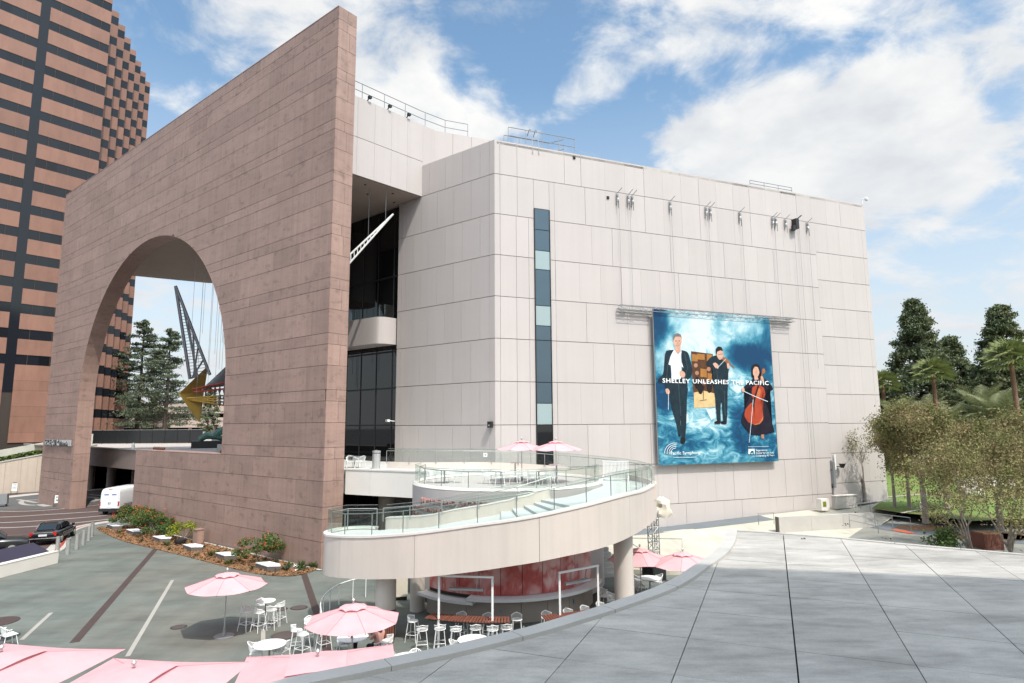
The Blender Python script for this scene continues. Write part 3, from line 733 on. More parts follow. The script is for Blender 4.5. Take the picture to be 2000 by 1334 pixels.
# inner edge and round nose at the low end
inn = offset(outer, RWIDE)
nose_c = (outer[0] + inn[0]) / 2; v0 = (outer[0] - nose_c)[:2]
nose = []
for t in np.linspace(0, PI, 15):
    ca, sa = math.cos(-t), math.sin(-t)
    nose.append(np.array([nose_c[0] + ca * v0[0] - sa * v0[1], nose_c[1] + sa * v0[0] + ca * v0[1], outer[0][2], outer[0][3]]))
nose = nose[::-1]
# landing on the right and back of the circle terrace
ZE, HE = outer[-1][2], outer[-1][3]
land = spline([outer[-1], np.array([7.7, 34.6, ZE, HE]), np.array([6.9, 37.6, ZE, HE]), np.array([4.6, 39.8, ZE, HE]), np.array([1.6, 40.9, ZE, HE]), np.array([-1.5, 41.2, ZE, HE])], 6)
rimp = outer + land[1:]
FH = 1.88
path = nose[1:-1] + rimp
path = [np.array(p) for p in path]
cum = [0]
for a, b_ in zip(path, path[1:]): cum.append(cum[-1] + np.linalg.norm((b_ - a)[:2]))
def along(px_list):
    out = []
    for (x, dp) in px_list:
        q = at_depth(x, 1000, dp); out.append(cum[int(np.argmin([np.hypot(*(p[:2] - q[:2])) for p in path]))])
    return out
cuts = [0] + along([(664, 26.9), (810, 25.2), (1053, 24.9), (1229, 27.7)]) + [cum[len(nose) - 2 + len(outer) + 8], cum[-1]]
PA = np.array(path)
def sub(s0, s1, step=.25):
    n = max(2, int((s1 - s0) / step) + 1); ss = np.linspace(s0, s1, n); return [np.array([np.interp(s, cum, PA[:, k]) for k in range(4)]) for s in ss]
for s0, s1 in zip(cuts, cuts[1:]):
    if s1 - s0 < .05: continue
    sb = sub(s0 + .008, s1 - .008); P = [np.array(tl(p)) for p in sb]
    MB().wall(P, .22, [-p[3] for p in sb], -.09).build('fascia_panel', M['cream'], ter, True)
P = [np.array(tl(p)) for p in sub(0, cum[-1])]
Pc = offset(P, -.035)
MB().wall([np.array(p) for p in Pc], .30, -.09, 0).build('parapet_cap', M['cap'], ter, True)
# ramp floor: gentle slope, five steps, then the landing
def pz(o):                                          # floor level under a point of the outer rim
    return o - .13
S0, S1 = along([(980, 24.75), (1148, 25.7)])
def floor_z(s):
    base0 = np.interp(S0, cum, PA[:, 2]) - .13; top = 5.33
    if s <= S0: return np.interp(s, cum, PA[:, 2]) - .13
    if s >= S1: return top
    k = min(4, int(5 * (s - S0) / (S1 - S0))); return base0 + (top - base0) * (k + 1) / 5
s_out0 = cum[len(nose) - 2]; s_out1 = cum[len(nose) - 2 + len(outer) - 1]
def inner_pt(s, w=RWIDE):
    p = np.array([np.interp(s, cum, PA[:, k]) for k in range(3)]); q = np.array([np.interp(s + .1, cum, PA[:, k]) for k in range(3)]); d = (q - p)[:2]; d /= np.linalg.norm(d)
    ip = np.array([p[0] - d[1] * w, p[1] + d[0] * w])
    r = ip - TO; k = np.linalg.norm(r)
    if k < 5.2: ip = TO + r / k * 5.2
    return p, ip
ss = list(np.linspace(s_out0, s_out1 - .15, 60))
def ramp_piece(name, s_list, zf, mat_, thick):
    b = MB(); n = len(s_list); v = []
    for s in s_list:
        p, ip = inner_pt(s); z = zf(s)
        p = p[:2] + (ip - p[:2]) * .06
        v += [tl(p, z), tl(ip, z), tl(ip, z - thick), tl(p, z - thick)]
    f = []
    for i in range(n - 1):
        for j in range(4): f.append((i * 4 + j, (i + 1) * 4 + j, (i + 1) * 4 + (j + 1) % 4, i * 4 + (j + 1) % 4))
    f += [(0, 1, 2, 3), ((n - 1) * 4 + 3, (n - 1) * 4 + 2, (n - 1) * 4 + 1, (n - 1) * 4)]
    b.add(v, f); return b.build(name, mat_, ter)
ramp_piece('ramp_floor', list(np.linspace(s_out0, S0, 40)), floor_z, M['terrace_floor'], .22)
for k in range(5):
    a, c = S0 + (S1 - S0) * k / 5, S0 + (S1 - S0) * (k + 1) / 5
    ramp_piece('step', list(np.linspace(a + .002, c, 5)), lambda s, m=(a + c) / 2: floor_z(m), M['terrace_floor'], .5)
ramp_piece('landing', list(np.linspace(S1 + .002, s_out1 - .15, 16)), lambda s: 5.33, M['terrace_floor'], .4)
ramp_piece('soffit', list(np.linspace(s_out0, s_out1 - .15, 50)), lambda s: np.interp(s, cum, PA[:, 2]) - np.interp(s, cum, PA[:, 3]) + .14, M['cream'], .12)
MB().prism([tl(nose_c + (p - nose_c) * .9)[:2] for p in nose], outer[0][2] - outer[0][3] + .02, outer[0][2] - .13).build('nose_floor', M['terrace_floor'], ter)
# landing ring behind the circle
ring = [tl(p)[:2] for p in offset(land, .1)]; arc_ = [(5.2 * math.cos(t), 5.2 * math.sin(t)) for t in np.linspace(PI * .6, -.35, 20)]
MB().prism(ring + arc_, 5.33 - .4, 5.328).build('landing', M['terrace_floor'], ter)
# circle terrace: drum wall, cap, floor
CR = 5.17
MB().lathe([(CR - .3, .3), (CR, .3), (CR, 5.44), (CR - .3, 5.44)], 72).build('drum_wall', M['panel'], ter, True)
cap = MB().tube([((CR - .12) * math.cos(t), (CR - .12) * math.sin(t), 5.49) for t in np.linspace(0, 2 * PI, 72, endpoint=False)], .13, 6, closed=True).build('drum_cap', M['cap'], ter, True)
MB().lathe([(CR - .1, 5.2), (CR - .1, 5.42)], 72).build('circle_floor', M['terrace_floor'], ter)
# upper slab at the lobby level
US = 5.9
up = [aw(1.34, WALL_T + .1), aw(-.1, WALL_T + .1) + TD * .15, np.array([-8.6, 39.2]), np.array([-6.9, 38.2]), np.array([-5.4, 37.0])]
up_front = spline([aw(-.05, WALL_T + .12), np.array([-8.9, 39.35]), np.array([-7.0, 38.45]), np.array([-4.9, 37.3])], 6)
up_poly = [tuple(tl(p, 0)[:2]) for p in offset(up_front, .1)] + [tl((-3.7, 38.9), 0)[:2], tl((-1.5, 40.3), 0)[:2], tl((-1.0, 42.0), 0)[:2], tl(L0 + LN * .05, 0)[:2], tl(L0 + GD * 9, 0)[:2], tl(aw(9, WALL_T + .1), 0)[:2]]
MB().prism(up_poly, 4.3, US - .1).build('upper_slab', M['terrace_floor'], ter)
P = [np.array([*tl(p, US)]) for p in up_front]
MB().wall([np.array(p) for p in offset(P, -.04)], .3, -.10, 0).build('parapet_cap', M['cap'], ter, True)
k_ = len(P) // 3
for seg in (P[:k_ + 1], P[k_:]):
    A = [p.copy() for p in seg]; d = A[1] - A[0]; A[0] = A[0] + d / np.linalg.norm(d) * .012
    MB().wall(A, .2, -1.62, -.10).build('fascia_panel', M['cap'], ter)
# posts, rails and glass
def balustrade(P, step, hg, hr, off_g, off_r, thick=.02):
    Q = resample([np.array(p) for p in P], step)
    G = offset(Q, off_g); R = offset(Q, off_r)
    for i in range(len(G) - 1):
        a, b_ = G[i], G[i + 1]; d = (b_ - a) / np.linalg.norm(b_ - a) * .012
        n = max(1, int(np.linalg.norm(b_ - a) / .5)); fine = resample([a + d, b_ - d], .6)
        MB().wall(fine, thick, 0, hg).build('glass_panel', M['glass'], ter)
    MB().tube([p + np.array([0, 0, hg + .01]) for p in G], .009, 5).build('glass_edge_rail', M['rail'], ter)
    MB().tube([p + np.array([0, 0, hr]) for p in R], .021, 6).build('handrail', M['rail'], ter)
    for p in R[::1]: MB().bar(p + np.array([0, 0, -.1]), p + np.array([0, 0, hr]), .036).build('post', M['rail'], ter)
Pm = [np.array(tl(p)) for p in sub(.0, cum[len(nose) - 2 + len(outer) - 1], .3)]
balustrade(Pm, 1.55, .98, .84, .12, .30)
# inner low wall of the ramp with its own glass and rail
inner_path = [inner_pt(s)[1] for s in np.linspace(s_out0 + .2, S1 + .2, 50)]
iz = [np.interp(s, cum, PA[:, 2]) - .13 for s in np.linspace(s_out0 + .2, S1 + .2, 50)]
IPm = [np.array(tl(p, z)) for p, z in zip(inner_path, iz)]
MB().wall(IPm, .16, -.2, .5).build('inner_parapet', M['cream'], ter, True)
MB().wall([np.array(p) + np.array([0, 0, .5]) for p in offset(IPm, -.02)], .20, 0, .05).build('parapet_cap', M['cap'], ter, True)
balustrade([p + np.array([0, 0, .5]) for p in IPm], 1.75, .62, .50, .07, -.16)
# circle balustrade on the plaza side, and the long back balustrade with its kerb
cpts = [np.array([(CR - .12) * math.cos(t), (CR - .12) * math.sin(t), 5.52]) for t in np.linspace(PI * .93, PI * 1.93, 60)]
balustrade(cpts, 1.7, .95, .84, .0, .25)
bk = [np.array([7.42, 32.8, 5.30]), np.array([7.55, 34.7, 5.35]), np.array([6.75, 37.5, 5.45]), np.array([4.5, 39.65, 5.6]), np.array([1.6, 40.85, 5.8]), np.array([-1.2, 40.9, 5.95]), np.array([-3.6, 40.5, 6.0]), np.array([-6.0, 40.6, 6.0]), np.array([-8.2, 41.6, 6.0])]
bks = spline(bk, 6); BKm = [np.array(tl(p)) for p in bks]
MB().wall(BKm, .18, -.6, .22).build('back_kerb', M['cream'], ter, True)
balustrade([p + np.array([0, 0, .22]) for p in BKm], 1.8, .85, .72, .06, .22)
# raised letters round the drum
def bend_drum(rad, ang0):
    def f(me):
        for v in me.vertices:
            t = ang0 + v.co.x / rad; r = rad + v.co.z + .03; y = v.co.y
            v.co = (r * math.cos(t), r * math.sin(t), y)
    return f
for s, z, a0, sz in (("JULIANNE AND GEORGE ARGYROS", 4.74, 1.185, .38), ("AND MARILYN AND ERNEST LEYTON", 4.34, 1.11, .34), ("OF THE ARTS", 3.98, 1.10, .32)):
    o = text_mesh('raised_lettering', s, sz, .07, M['pink_letter'], ter, rot=(0, 0, 0), bend=bend_drum(CR, PI * a0)); o.location = (0, 0, z)
# columns and the rail curving round the dark stair below
def column(px, py, z0, y, r, label):
    q = spot(px, py) if y is None else at_depth(px, py, y)
    zt = np.interp(0, [0, 1], [0, 1])
    pn = min(path, key=lambda p: np.hypot(*(p[:2] - q[:2]))); zt = pn[2] - pn[3] + .1
    e = empty('column', (q[0], q[1], 0), 0, label, 'column', 'round columns under the ramp')
    MB().lathe([(r, 0), (r, zt)], 32).build('shaft', M['cream'], e, True); MB().lathe([(r + .02, 0), (r + .02, .08)], 32).build('base', M['bench_side'], e, True)
column(752, 1244, 0, None, .42, 'round cream column under the low end of the ramp beside the pink umbrella')
column(1220, 1168, 0, 29.2, .44, 'round cream column under the high end of the ramp with a sunlit lower half')
column(1095, 1100, 0, 34.0, .42, 'round cream column hidden deep behind the bar')
for x, y in ((-8.6, 43.2), (-5.6, 44.6)): MB().lathe([(.55, 0), (.55, 4.3)], 24).build('pier', M['soffit'], ter, True, loc=tl((x, y), 0))
st = empty('stair_rail', (*spot(640, 1200)[:2], 0), 0, 'thin white handrail curving round the shaded stair below the ramp', 'handrail')
so = spot(640, 1200)
sp = [spot(*p, .95) - np.array([so[0], so[1], 0]) for p in ((628, 1197), (626, 1180), (632, 1165), (645, 1152), (663, 1141), (690, 1132), (715, 1128))]
sp = spline(sp, 4); MB().tube(sp, .03, 6).build('handrail', M['white'], st)
for p in sp[::4]: MB().bar((p[0], p[1], 0), p, .035).build('post', M['white'], st)

# ================================================================== BAR KIOSK under the ramp
KC = np.array([-.45, 32.9]); KR = 4.5
ki = empty('bar_kiosk', (KC[0], KC[1], 0), 0, 'round bar under the ramp with a rose mural above a white counter', 'bar')
a0, a1 = math.radians(217), math.radians(343)
def arcp(r, a, b_, n=40, z=0): return [np.array([r * math.cos(t), r * math.sin(t), z]) for t in np.linspace(a, b_, n)]
npan = 8
for i in range(npan):
    a, b_ = a0 + (a1 - a0) * i / npan, a0 + (a1 - a0) * (i + 1) / npan
    MB().wall(arcp(KR, a + .002, b_ - .002, 8), .12, 0, .98).build('base_panel', M['soffit'], ki, True)
def mural_mat():
    m = bpy.data.materials.new('rose_mural'); m.use_nodes = True; nt = m.node_tree; L = nt.links.new; N = nt.nodes.new; b = nt.nodes['Principled BSDF']; b.inputs['Roughness'].default_value = .6
    g = N('ShaderNodeNewGeometry'); v1 = N('ShaderNodeTexVoronoi'); v1.inputs['Scale'].default_value = 1.15; n = N('ShaderNodeTexNoise'); n.inputs['Scale'].default_value = 1.6; n.inputs['Detail'].default_value = 4; n.inputs['Distortion'].default_value = 1.2
    ad = N('ShaderNodeVectorMath'); ad.operation = 'ADD'; L(g.outputs['Position'], ad.inputs[0]); L(n.outputs['Color'], ad.inputs[1]); L(ad.outputs[0], v1.inputs['Vector'])
    c = N('ShaderNodeValToRGB'); L(v1.outputs['Distance'], c.inputs[0]); e = c.color_ramp.elements
    e[0].position = .12; e[0].color = (.80, .50, .48, 1); e[1].position = .66; e[1].color = (.50, .10, .09, 1); x = c.color_ramp.elements.new(.38); x.color = (.66, .30, .28, 1); x = c.color_ramp.elements.new(.46); x.color = (.60, .17, .155, 1)
    n2 = N('ShaderNodeTexNoise'); n2.inputs['Scale'].default_value = .8; L(g.outputs['Position'], n2.inputs['Vector']); mr = N('ShaderNodeMapRange'); L(n2.outputs[0], mr.inputs[0]); mr.inputs[1].default_value = .48; mr.inputs[2].default_value = .62
    mx = N('ShaderNodeMixRGB'); L(mr.outputs[0], mx.inputs[0]); L(c.outputs[0], mx.inputs[1]); mx.inputs[2].default_value = (.78, .52, .50, 1); mx2 = N('ShaderNodeMixRGB'); mx2.inputs[0].default_value = .75; L(c.outputs[0], mx2.inputs[1]); L(mx.outputs[0], mx2.inputs[2])
    L(mx2.outputs[0], b.inputs['Base Color']); return m
MUR = mural_mat()
nm = 10
for i in range(nm):
    a, b_ = a0 + .03 + (a1 - a0 - .03) * i / nm, a0 + .03 + (a1 - a0 - .03) * (i + 1) / nm
    MB().wall(arcp(KR - .06, a + .003, b_ - .003, 6), .05, 1.14, 2.75).build('mural_panel', MUR, ki, True)
MB().wall(arcp(KR - .14, a0, a1, 40), .2, 0, 2.7).build('kiosk_wall', M['dark_metal'], ki, True)
am = a0 + (a1 - a0) * .27
MB().wall(arcp(KR + .48, am, a1 + .02, 36), .62, .99, 1.12).build('counter', M['white'], ki, True)
MB().wall(arcp(KR + .50, a0 - .01, am + .06, 14), .62, .84, .96).build('counter', M['white'], ki, True)
for a in (a0 + .9, a0 + 1.72): MB().box((KR * 1.004 * math.cos(a), KR * 1.004 * math.sin(a), .55), (.08, .12, .2), a).build('socket_box', M['grey_metal'], ki)
# a store room and folded screen further back, left of the bar
sr = at_depth(600, 1180, 32)
s2 = empty('service_wall', (*spot(815, 1192)[:2], 0), 0, 'beige curved wall end standing left of the bar under the ramp', 'wall')
MB().lathe([(.35, 0), (.35, 2.6)], 20).build('wall_end', M['cream'], s2, True)
s3 = empty('roller_cage', (*spot(772, 1170)[:2], 0), .3, 'cream covered cage trolley parked behind the left column', 'trolley')
MB().box((0, 0, 1.15), (1.1, .9, 1.9)).build('cover', M['cloth'], s3)
for x in (-.45, .45):
    for y in (-.35, .35): MB().lathe([(.08, 0), (.08, .16)], 10, (x, y, .02)).build('wheel', M['tyre'], s3)

# upper plaza on the right, its steps, strip by the theatre and low walls
UPZ = .45
front_px = [(1150, 1085), (1185, 1094), (1230, 1101), (1280, 1104), (1330, 1104), (1400, 1098), (1470, 1085)]
fp = [spot(x, y, UPZ)[:2] for x, y in front_px]
fps = spline(fp, 6)
def facade_pt(t): return C0 + FD * t - FN * .2
up_poly = [tuple(p) for p in fps] + [tuple(spot(1560, 1066, UPZ)[:2]), (19, 36), (22, 41), tuple(spot(1712, 1016, 1.5)[:2]), tuple(R0 + FD * 1 + FN * 1.5), tuple(R0 + FN * .3), tuple(facade_pt(0)), (-1, 40)]
def terrain(name, poly, zf, m):
    bm = bmesh.new(); vs = [bm.verts.new((p[0], p[1], 0)) for p in poly]; bm.faces.new(vs); bmesh.ops.triangulate(bm, faces=bm.faces[:])
    for _ in range(3): bmesh.ops.subdivide_edges(bm, edges=[e for e in bm.edges if e.calc_length() > 3], cuts=1, use_grid_fill=True)
    for v in bm.verts: v.co.z = zf(v.co.x, v.co.y)
    bm.normal_update()
    for f in bm.faces:
        if f.normal.z < 0: f.normal_flip()
    me = bpy.data.meshes.new(name); bm.to_mesh(me); bm.free(); me.materials.append(m); return tag(link(name, me), None, None, None, 'structure')
def upz(x, y):
    d = np.array([x, y]) - F1[:2]; t = max(0, min(1, (d @ FD) / 26)); return UPZ + (1.0 + .85 * t - UPZ) * max(0, min(1, 1 - (d @ FN) / 13))
terrain('upper_plaza', up_poly, upz, M['cream_plaza'])
for k in range(2):
    off = .45 * k
    A = [np.array([p[0], p[1], 0]) for p in offset([np.array([q[0], q[1]]) for q in fps], -off)]
    A = [np.array([p[0], p[1], UPZ + .01 - k * .21]) for p in A]
    nk = len(A)
    MB().wall(A[:nk], .6, -.24, 0).build('plaza_step', M['cream_plaza'] if k else M['kerb'])['kind'] = 'structure'
lsq = spot(1168, 1128); ls = empty('side_steps', (lsq[0], lsq[1], 0), .25, 'flight of pale grey steps rising beside the bar behind the right column', 'steps')
for k in range(6): MB().box((0, .32 * k + .8, .11 * (k + 1)), (2.6, 1.9, .22 * (k + 1) - .004 * k)).build('step', M['coping'], ls)
gs = [facade_pt(t) + FN * 1.1 for t in (6, 12, 18, 22.2)]
b = MB(); A = []; B_ = []
for t in np.linspace(4, 22.4, 12):
    p = facade_pt(t) + FN * .2; q = facade_pt(t) + FN * 1.9; A.append((p[0], p[1], upz(*p) + .012)); B_.append((q[0], q[1], upz(*q) + .012))
b.strip(B_, A); o = b.build('grey_strip', M['grey_strip'])
if o.data.polygons[0].normal.z < 0: o.data.flip_normals()
o['kind'] = 'structure'

# ================================================================== OFFICE TOWER (far left)
TF = ydir(37.86); TS = ydir(-18.6); TJ = ydir(37.86 - 90)
K0 = at_depth(149, 830, 100)[:2]
tower = empty('office_tower', (K0[0], K0[1], 0), 0, 'tall copper red granite office tower with dark window bands and a saw-toothed side', 'tower')
def tw(p): return (p[0] - K0[0], p[1] - K0[1])
rE = ray(243, 830); tS = np.linalg.solve(np.array([TS, -rE[:2]]).T, -K0)[0]
NT = 7; sa_, sb_ = tS * math.cos(math.radians(56.46)) / NT, tS * math.sin(math.radians(56.46)) / NT
pts = [K0 - TF * 24, K0]
teeth = []
p = K0.copy()
for i in range(NT):
    q = p + TJ * sb_; r = q + TF * sa_; teeth.append((q, r)); pts += [q, r]; p = r
TOPZ = on_wall(297, 163, p, TF)[2]
NRM = np.array([TF[1], -TF[0]]); NRM = NRM if np.dot(NRM, -K0) > 0 else -NRM
pts += [p + TJ * 30, K0 - TF * 24 + TJ * 60]
MB().prism([tw(a - NRM * .15) for a in pts], 0, TOPZ - .2).build('tower_core', M['tower_core'], tower)
zr = on_wall(67, 704, K0, TF)[2]; zr2 = on_wall(67, 654.5, K0, TF)[2]; FHH = zr2 - zr; WH = FHH * .38
floors = [zr + FHH * k for k in range(-3, 26)]
sh2 = {}
def tbox(a, b, z0, z1, m, name, t, out):
    w = np.linalg.norm(b - a); c = (a + b) / 2 - NRM * (t / 2 - out); key = (round(w, 2), round(z1 - z0, 2), m.name, t)
    if key not in sh2: o = MB().box((0, 0, 0), (round(w, 2), t, round(z1 - z0, 2))).build(name, m, tower); sh2[key] = o.data
    else: o = link(name, sh2[key], tower)
    o.location = (*tw(c), (z0 + z1) / 2); o.rotation_euler = (0, 0, math.atan2((b - a)[1], (b - a)[0])); return o
STR0, STR1 = 8.6, 9.9
segs_front = [(K0 - TF * x1, K0 - TF * x0) for x0, x1 in ((0, 2.87), (2.87, 5.74), (5.74, STR0), (STR1, 13.5), (13.5, 17.2), (17.2, 21))]
for k, z in enumerate(floors):
    if z - WH / 2 > TOPZ: break
    w0, w1 = z - WH / 2, z + WH / 2; top = min(z + FHH - WH / 2, TOPZ)
    low = k < 3
    for a, b_ in segs_front:
        tbox(a, b_, w1 + .02, top - .02, M['tower'], 'spandrel_panel', .25, .0)
    if not low:
        for a, b_ in segs_front: tbox(a, b_, w0, w1, M['tower_glass'], 'window_band', .1, -.08)
    else:
        tbox(K0 - TF * 2.2, K0, w0 - .0, w1, M['tower_glass'], 'window_pane', .1, -.06)
        for a, b_ in ((K0 - TF * 5.4, K0 - TF * 2.2), (K0 - TF * STR0, K0 - TF * 5.4), (K0 - TF * 21, K0 - TF * STR1)): tbox(a, b_, w0, w1, M['tower'], 'spandrel_panel', .25, .0)
    for a, b_ in teeth:
        tbox(a, b_, w1 + .02, top - .02, M['tower'], 'spandrel_panel', .3, .0)
        tbox(a, b_, w0, w1, M['tower_glass'], 'window_pane', .1, -.04)
tbox(K0 - TF * STR1, K0 - TF * STR0, 14, TOPZ, M['tower_glass'], 'window_strip', .12, -.03)
mo = MB().box((0, 0, 0), (.07, .1, WH)).build('mullion', M['tower_core'], tower); MULL = mo.data; mo.location = (*tw(K0 - TF * 1.45 + NRM * -.05), floors[3]); mo.rotation_euler = (0, 0, math.atan2(TF[1], TF[0]))
for x in (1.45, 4.3, 7.2, 11.5, 15, 19):
    q = K0 - TF * x + NRM * -.05
    for z in floors[4 if x < 2 else 3:]:
        if z < TOPZ: link('mullion', MULL, tower, (*tw(q), z), math.atan2(TF[1], TF[0]))

# ================================================================== BEHIND THE ARCH: drive-under deck, fence, garage, planting
DZ = 5.75
pc = empty('entrance_bridge', (*aw(45, 6), 0), 0, 'brown grey concrete road bridge crossing behind the arch pier', 'bridge')
PCO = aw(45, 6)
def pcl(p): return (p[0] - PCO[0], p[1] - PCO[1])
MB().prism([pcl(aw(125, 5)), pcl(aw(9, 5)), pcl(aw(9, 44)), pcl(aw(125, 50))], 4.0, DZ).build('deck', M['deck'], pc)
for i in range(17):
    a, b_ = aw(118.4 - i * 6.4 - .02, 4.9), aw(118.4 - (i + 1) * 6.4, 4.9)
    MB().wall([np.array([*pcl(a), 0]), np.array([*pcl(b_), 0])], .22, 3.95, 6.05).build('parapet_panel', M['bridge'], pc)
MB().wall([np.array([*pcl(aw(118, 4.8)), 0]), np.array([*pcl(aw(12, 4.8)), 0])], .45, 6.06, 6.2).build('parapet_cap', M['kerb'], pc)
for u, n in ((44, 9), (36, 9), (52, 9), (44, 18), (36, 18), (30, 9), (60, 9), (68, 9)):
    MB().lathe([(.55, 0), (.55, 4.0)], 20).build('column', M['bridge'], pc, True, loc=(*pcl(aw(u, n)), 0))
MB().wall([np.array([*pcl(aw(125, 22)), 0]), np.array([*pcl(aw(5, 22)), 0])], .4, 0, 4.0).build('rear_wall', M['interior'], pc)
# low wedge wall and rail on the deck
MB().wall([np.array([*pcl(aw(40, 13)), DZ]), np.array([*pcl(aw(26, 15)), DZ]), np.array([*pcl(aw(17, 19)), DZ])], .5, 0, .75).build('deck_wall', M['kerb'], pc)
fy = 108
fe_ = empty('screen_fence', (-72, fy, DZ), 0, 'dark tinted glass screen fence with thin posts behind the arch', 'fence')
x0, x1 = -88.0, -53.5
n = 16
for i in range(n):
    x = x0 + (x1 - x0) * (i + .5) / n - -72
    MB().box((x, 0, 1.15), ((x1 - x0) / n - .08, .06, 2.2)).build('screen_panel', M['fence_dark'], fe_)
    MB().box((x - (x1 - x0) / n / 2, -.06, 1.2), (.07, .1, 2.4)).build('post', M['dark_metal'], fe_)
MB().box(((x0 + x1) / 2 + 72, -.02, 2.32), (x1 - x0, .14, .08)).build('top_rail', M['grey_metal'], fe_)
f2 = empty('railing_fence', (-48, fy, DZ), 0, 'open metal railing on the deck to the right of the tinted screens', 'railing')
for z in (.2, .9, 1.6, 2.3): MB().box((0, 0, z), (11, .05, .05)).build('rail', M['dark_metal'], f2)
for i in range(6): MB().box((-5.5 + i * 2.2, 0, 1.2), (.07, .07, 2.4)).build('post', M['dark_metal'], f2)
ga = empty('parking_garage', (-75, 150, 5), 0, 'long low pinkish parking garage with dark open levels behind the trees', 'garage')
for k, z in enumerate((0.0, 3.35, 6.7)):
    MB().box((0, 0, z + 1.2), (80, .4, 2.35)).build('parapet', M['garage'], ga)
    MB().box((0, 8, z + .1), (80, 15, .3)).build('floor_slab', M['garage'], ga)
    for i in range(14): MB().box((-38 + i * 5.9, .5, z + 2.9), (.6, .5, 1.1)).build('column', M['garage'], ga)
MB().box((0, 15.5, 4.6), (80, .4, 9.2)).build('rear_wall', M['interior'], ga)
# bronze balls on the sill, bronze on a dark plinth, small white lantern
def lathe_ball(r, n=14): return [(r * math.sin(t) + 1e-4, r * math.cos(PI - t) * 1.0) for t in np.linspace(0.02, PI - .02, 8)]
bm0 = None
for grp, us, lab in (('row of bronze balls at the left end of the sill', (27.3, 26.85, 26.4, 25.95, 25.5), 'bronze ball in the row at the left end of the arch sill'), ('row of bronze balls at the right end of the sill', (14.9, 14.45, 14.0, 13.55), 'bronze ball in the row at the right end of the arch sill')):
    for iu, u in enumerate(us):
        q = aw(u, 1.05)
        if bm0 is None: o = MB().lathe(lathe_ball(.16), 14).build('bronze_ball', M['copper'], None, True, loc=(*q, SILL + .16)); bm0 = o
        else: o = bm0.copy(); COL.objects.link(o); o.location = (*q, SILL + .16)
        tag(o, ('leftmost ', 'second ', 'third ', 'fourth ', 'rightmost ')[iu if iu < len(us) - 1 else 4] + lab, 'ball', grp)
q = at_depth(417, 868, 84); sc = empty('bronze_sculpture', (q[0], q[1], DZ), .4, 'green bronze abstract figure lying on a black plinth beyond the arch', 'sculpture')
MB().box((0, 0, .45), (5.2, 2.2, .95)).build('plinth', M['dark_metal'], sc)
b = MB(); b.tube([(-1.7, 0, 1.1), (-.9, 0, 1.7), (0, .1, 1.5), (.8, 0, 2.3), (1.2, 0, 2.6)], [.35, .5, .42, .5, .3], 8); b.tube([(.1, 0, 1.5), (1.0, .2, 1.2), (1.9, .1, 1.1)], [.35, .3, .25], 8); b.build('figure', M['verdigris'], sc, True)
q = at_depth(429, 855, 92); t_ = empty('planter_tub', (q[0], q[1], DZ), 0, 'grey round concrete tub beside the green bronze beyond the arch', 'tub'); MB().lathe([(1.0, 0), (1.15, 2.1), (1.25, 2.3)], 20).build('tub', M['grey_metal'], t_, True)
q = at_depth(260, 875, 70); la = empty('white_lantern', (q[0], q[1], DZ + .4), 0, 'small white lantern on the bridge parapet seen through the arch', 'lantern')
MB().lathe([(.10, 0), (.18, .25), (.14, .55), (.03, .7)], 10).build('globe', M['white'], la, True); MB().lathe([(.35, -.1), (.35, 0)], 10).build('foot', M['dark_metal'], la)

# left retaining wall with planting terrace
RA, RB = spot(-60, 968)[:2], spot(80, 960)[:2]; rd = (RB - RA) / np.linalg.norm(RB - RA); rn = np.array([-rd[1], rd[0]])
rw = empty('retaining_wall', (*RA, 0), math.atan2(rd[1], rd[0]), 'beige ribbed retaining wall with hedge terrace left of the arch pier', 'wall')
zl, zrr = on_wall(0, 904, RA, rd)[2], on_wall(76, 890, RA, rd)[2]; LW = np.linalg.norm(RB - RA) + 6
u0_ = np.linalg.norm(on_wall(0, 904, RA, rd)[:2] - RA); u1_ = np.linalg.norm(on_wall(76, 890, RA, rd)[:2] - RA)
def ztop(u): return zl + (zrr - zl) * (u - u0_) / (u1_ - u0_)
nn_ = 8
for i in range(nn_):
    a, b_ = LW * i / nn_, LW * (i + 1) / nn_ - .02
    MB().vprism([(a, 0), (b_, 0), (b_, ztop(b_)), (a, ztop(a))], 0, .5).build('wall_panel', M['beige_wall'], rw)
MB().vprism([(0, ztop(0) + .01), (LW, ztop(LW) + .01), (LW, ztop(LW) + .16), (0, ztop(0) + .16)], -.08, .6).build('wall_cap', M['kerb'], rw)
MB().vprism([(0, 0), (LW, 0), (LW, ztop(LW) - .2), (0, ztop(0) - .2)], .52, 8).build('planting_soil', M['lawn'], rw)
MB().vprism([(0, ztop(0) - .3), (LW, ztop(LW) - .3), (LW, ztop(LW) + 1.5), (0, ztop(0) + 1.5)], 8, 8.6).build('upper_parapet', M['kerb'], rw)
for (a, b_, nm_) in ((u0_ + 1.5, LW - 4, 'long clipped hedge on the terrace beside the arch pier'), (u0_ - 10, u0_ + 3.2, 'short clipped hedge on the terrace at the left frame edge')):
    pts_ = []
    for _ in range(2600):
        u = rng.uniform(a, b_); pts_.append((*(RA + rd * u + rn * rng.uniform(1.0, 2.6)), ztop(u) - .1 + rng.uniform(0, .75)))
    h_ = empty('hedge', (0, 0, 0), 0, nm_, 'hedge'); scatter_quads('foliage', pts_, .12, M['hedge'], h_)

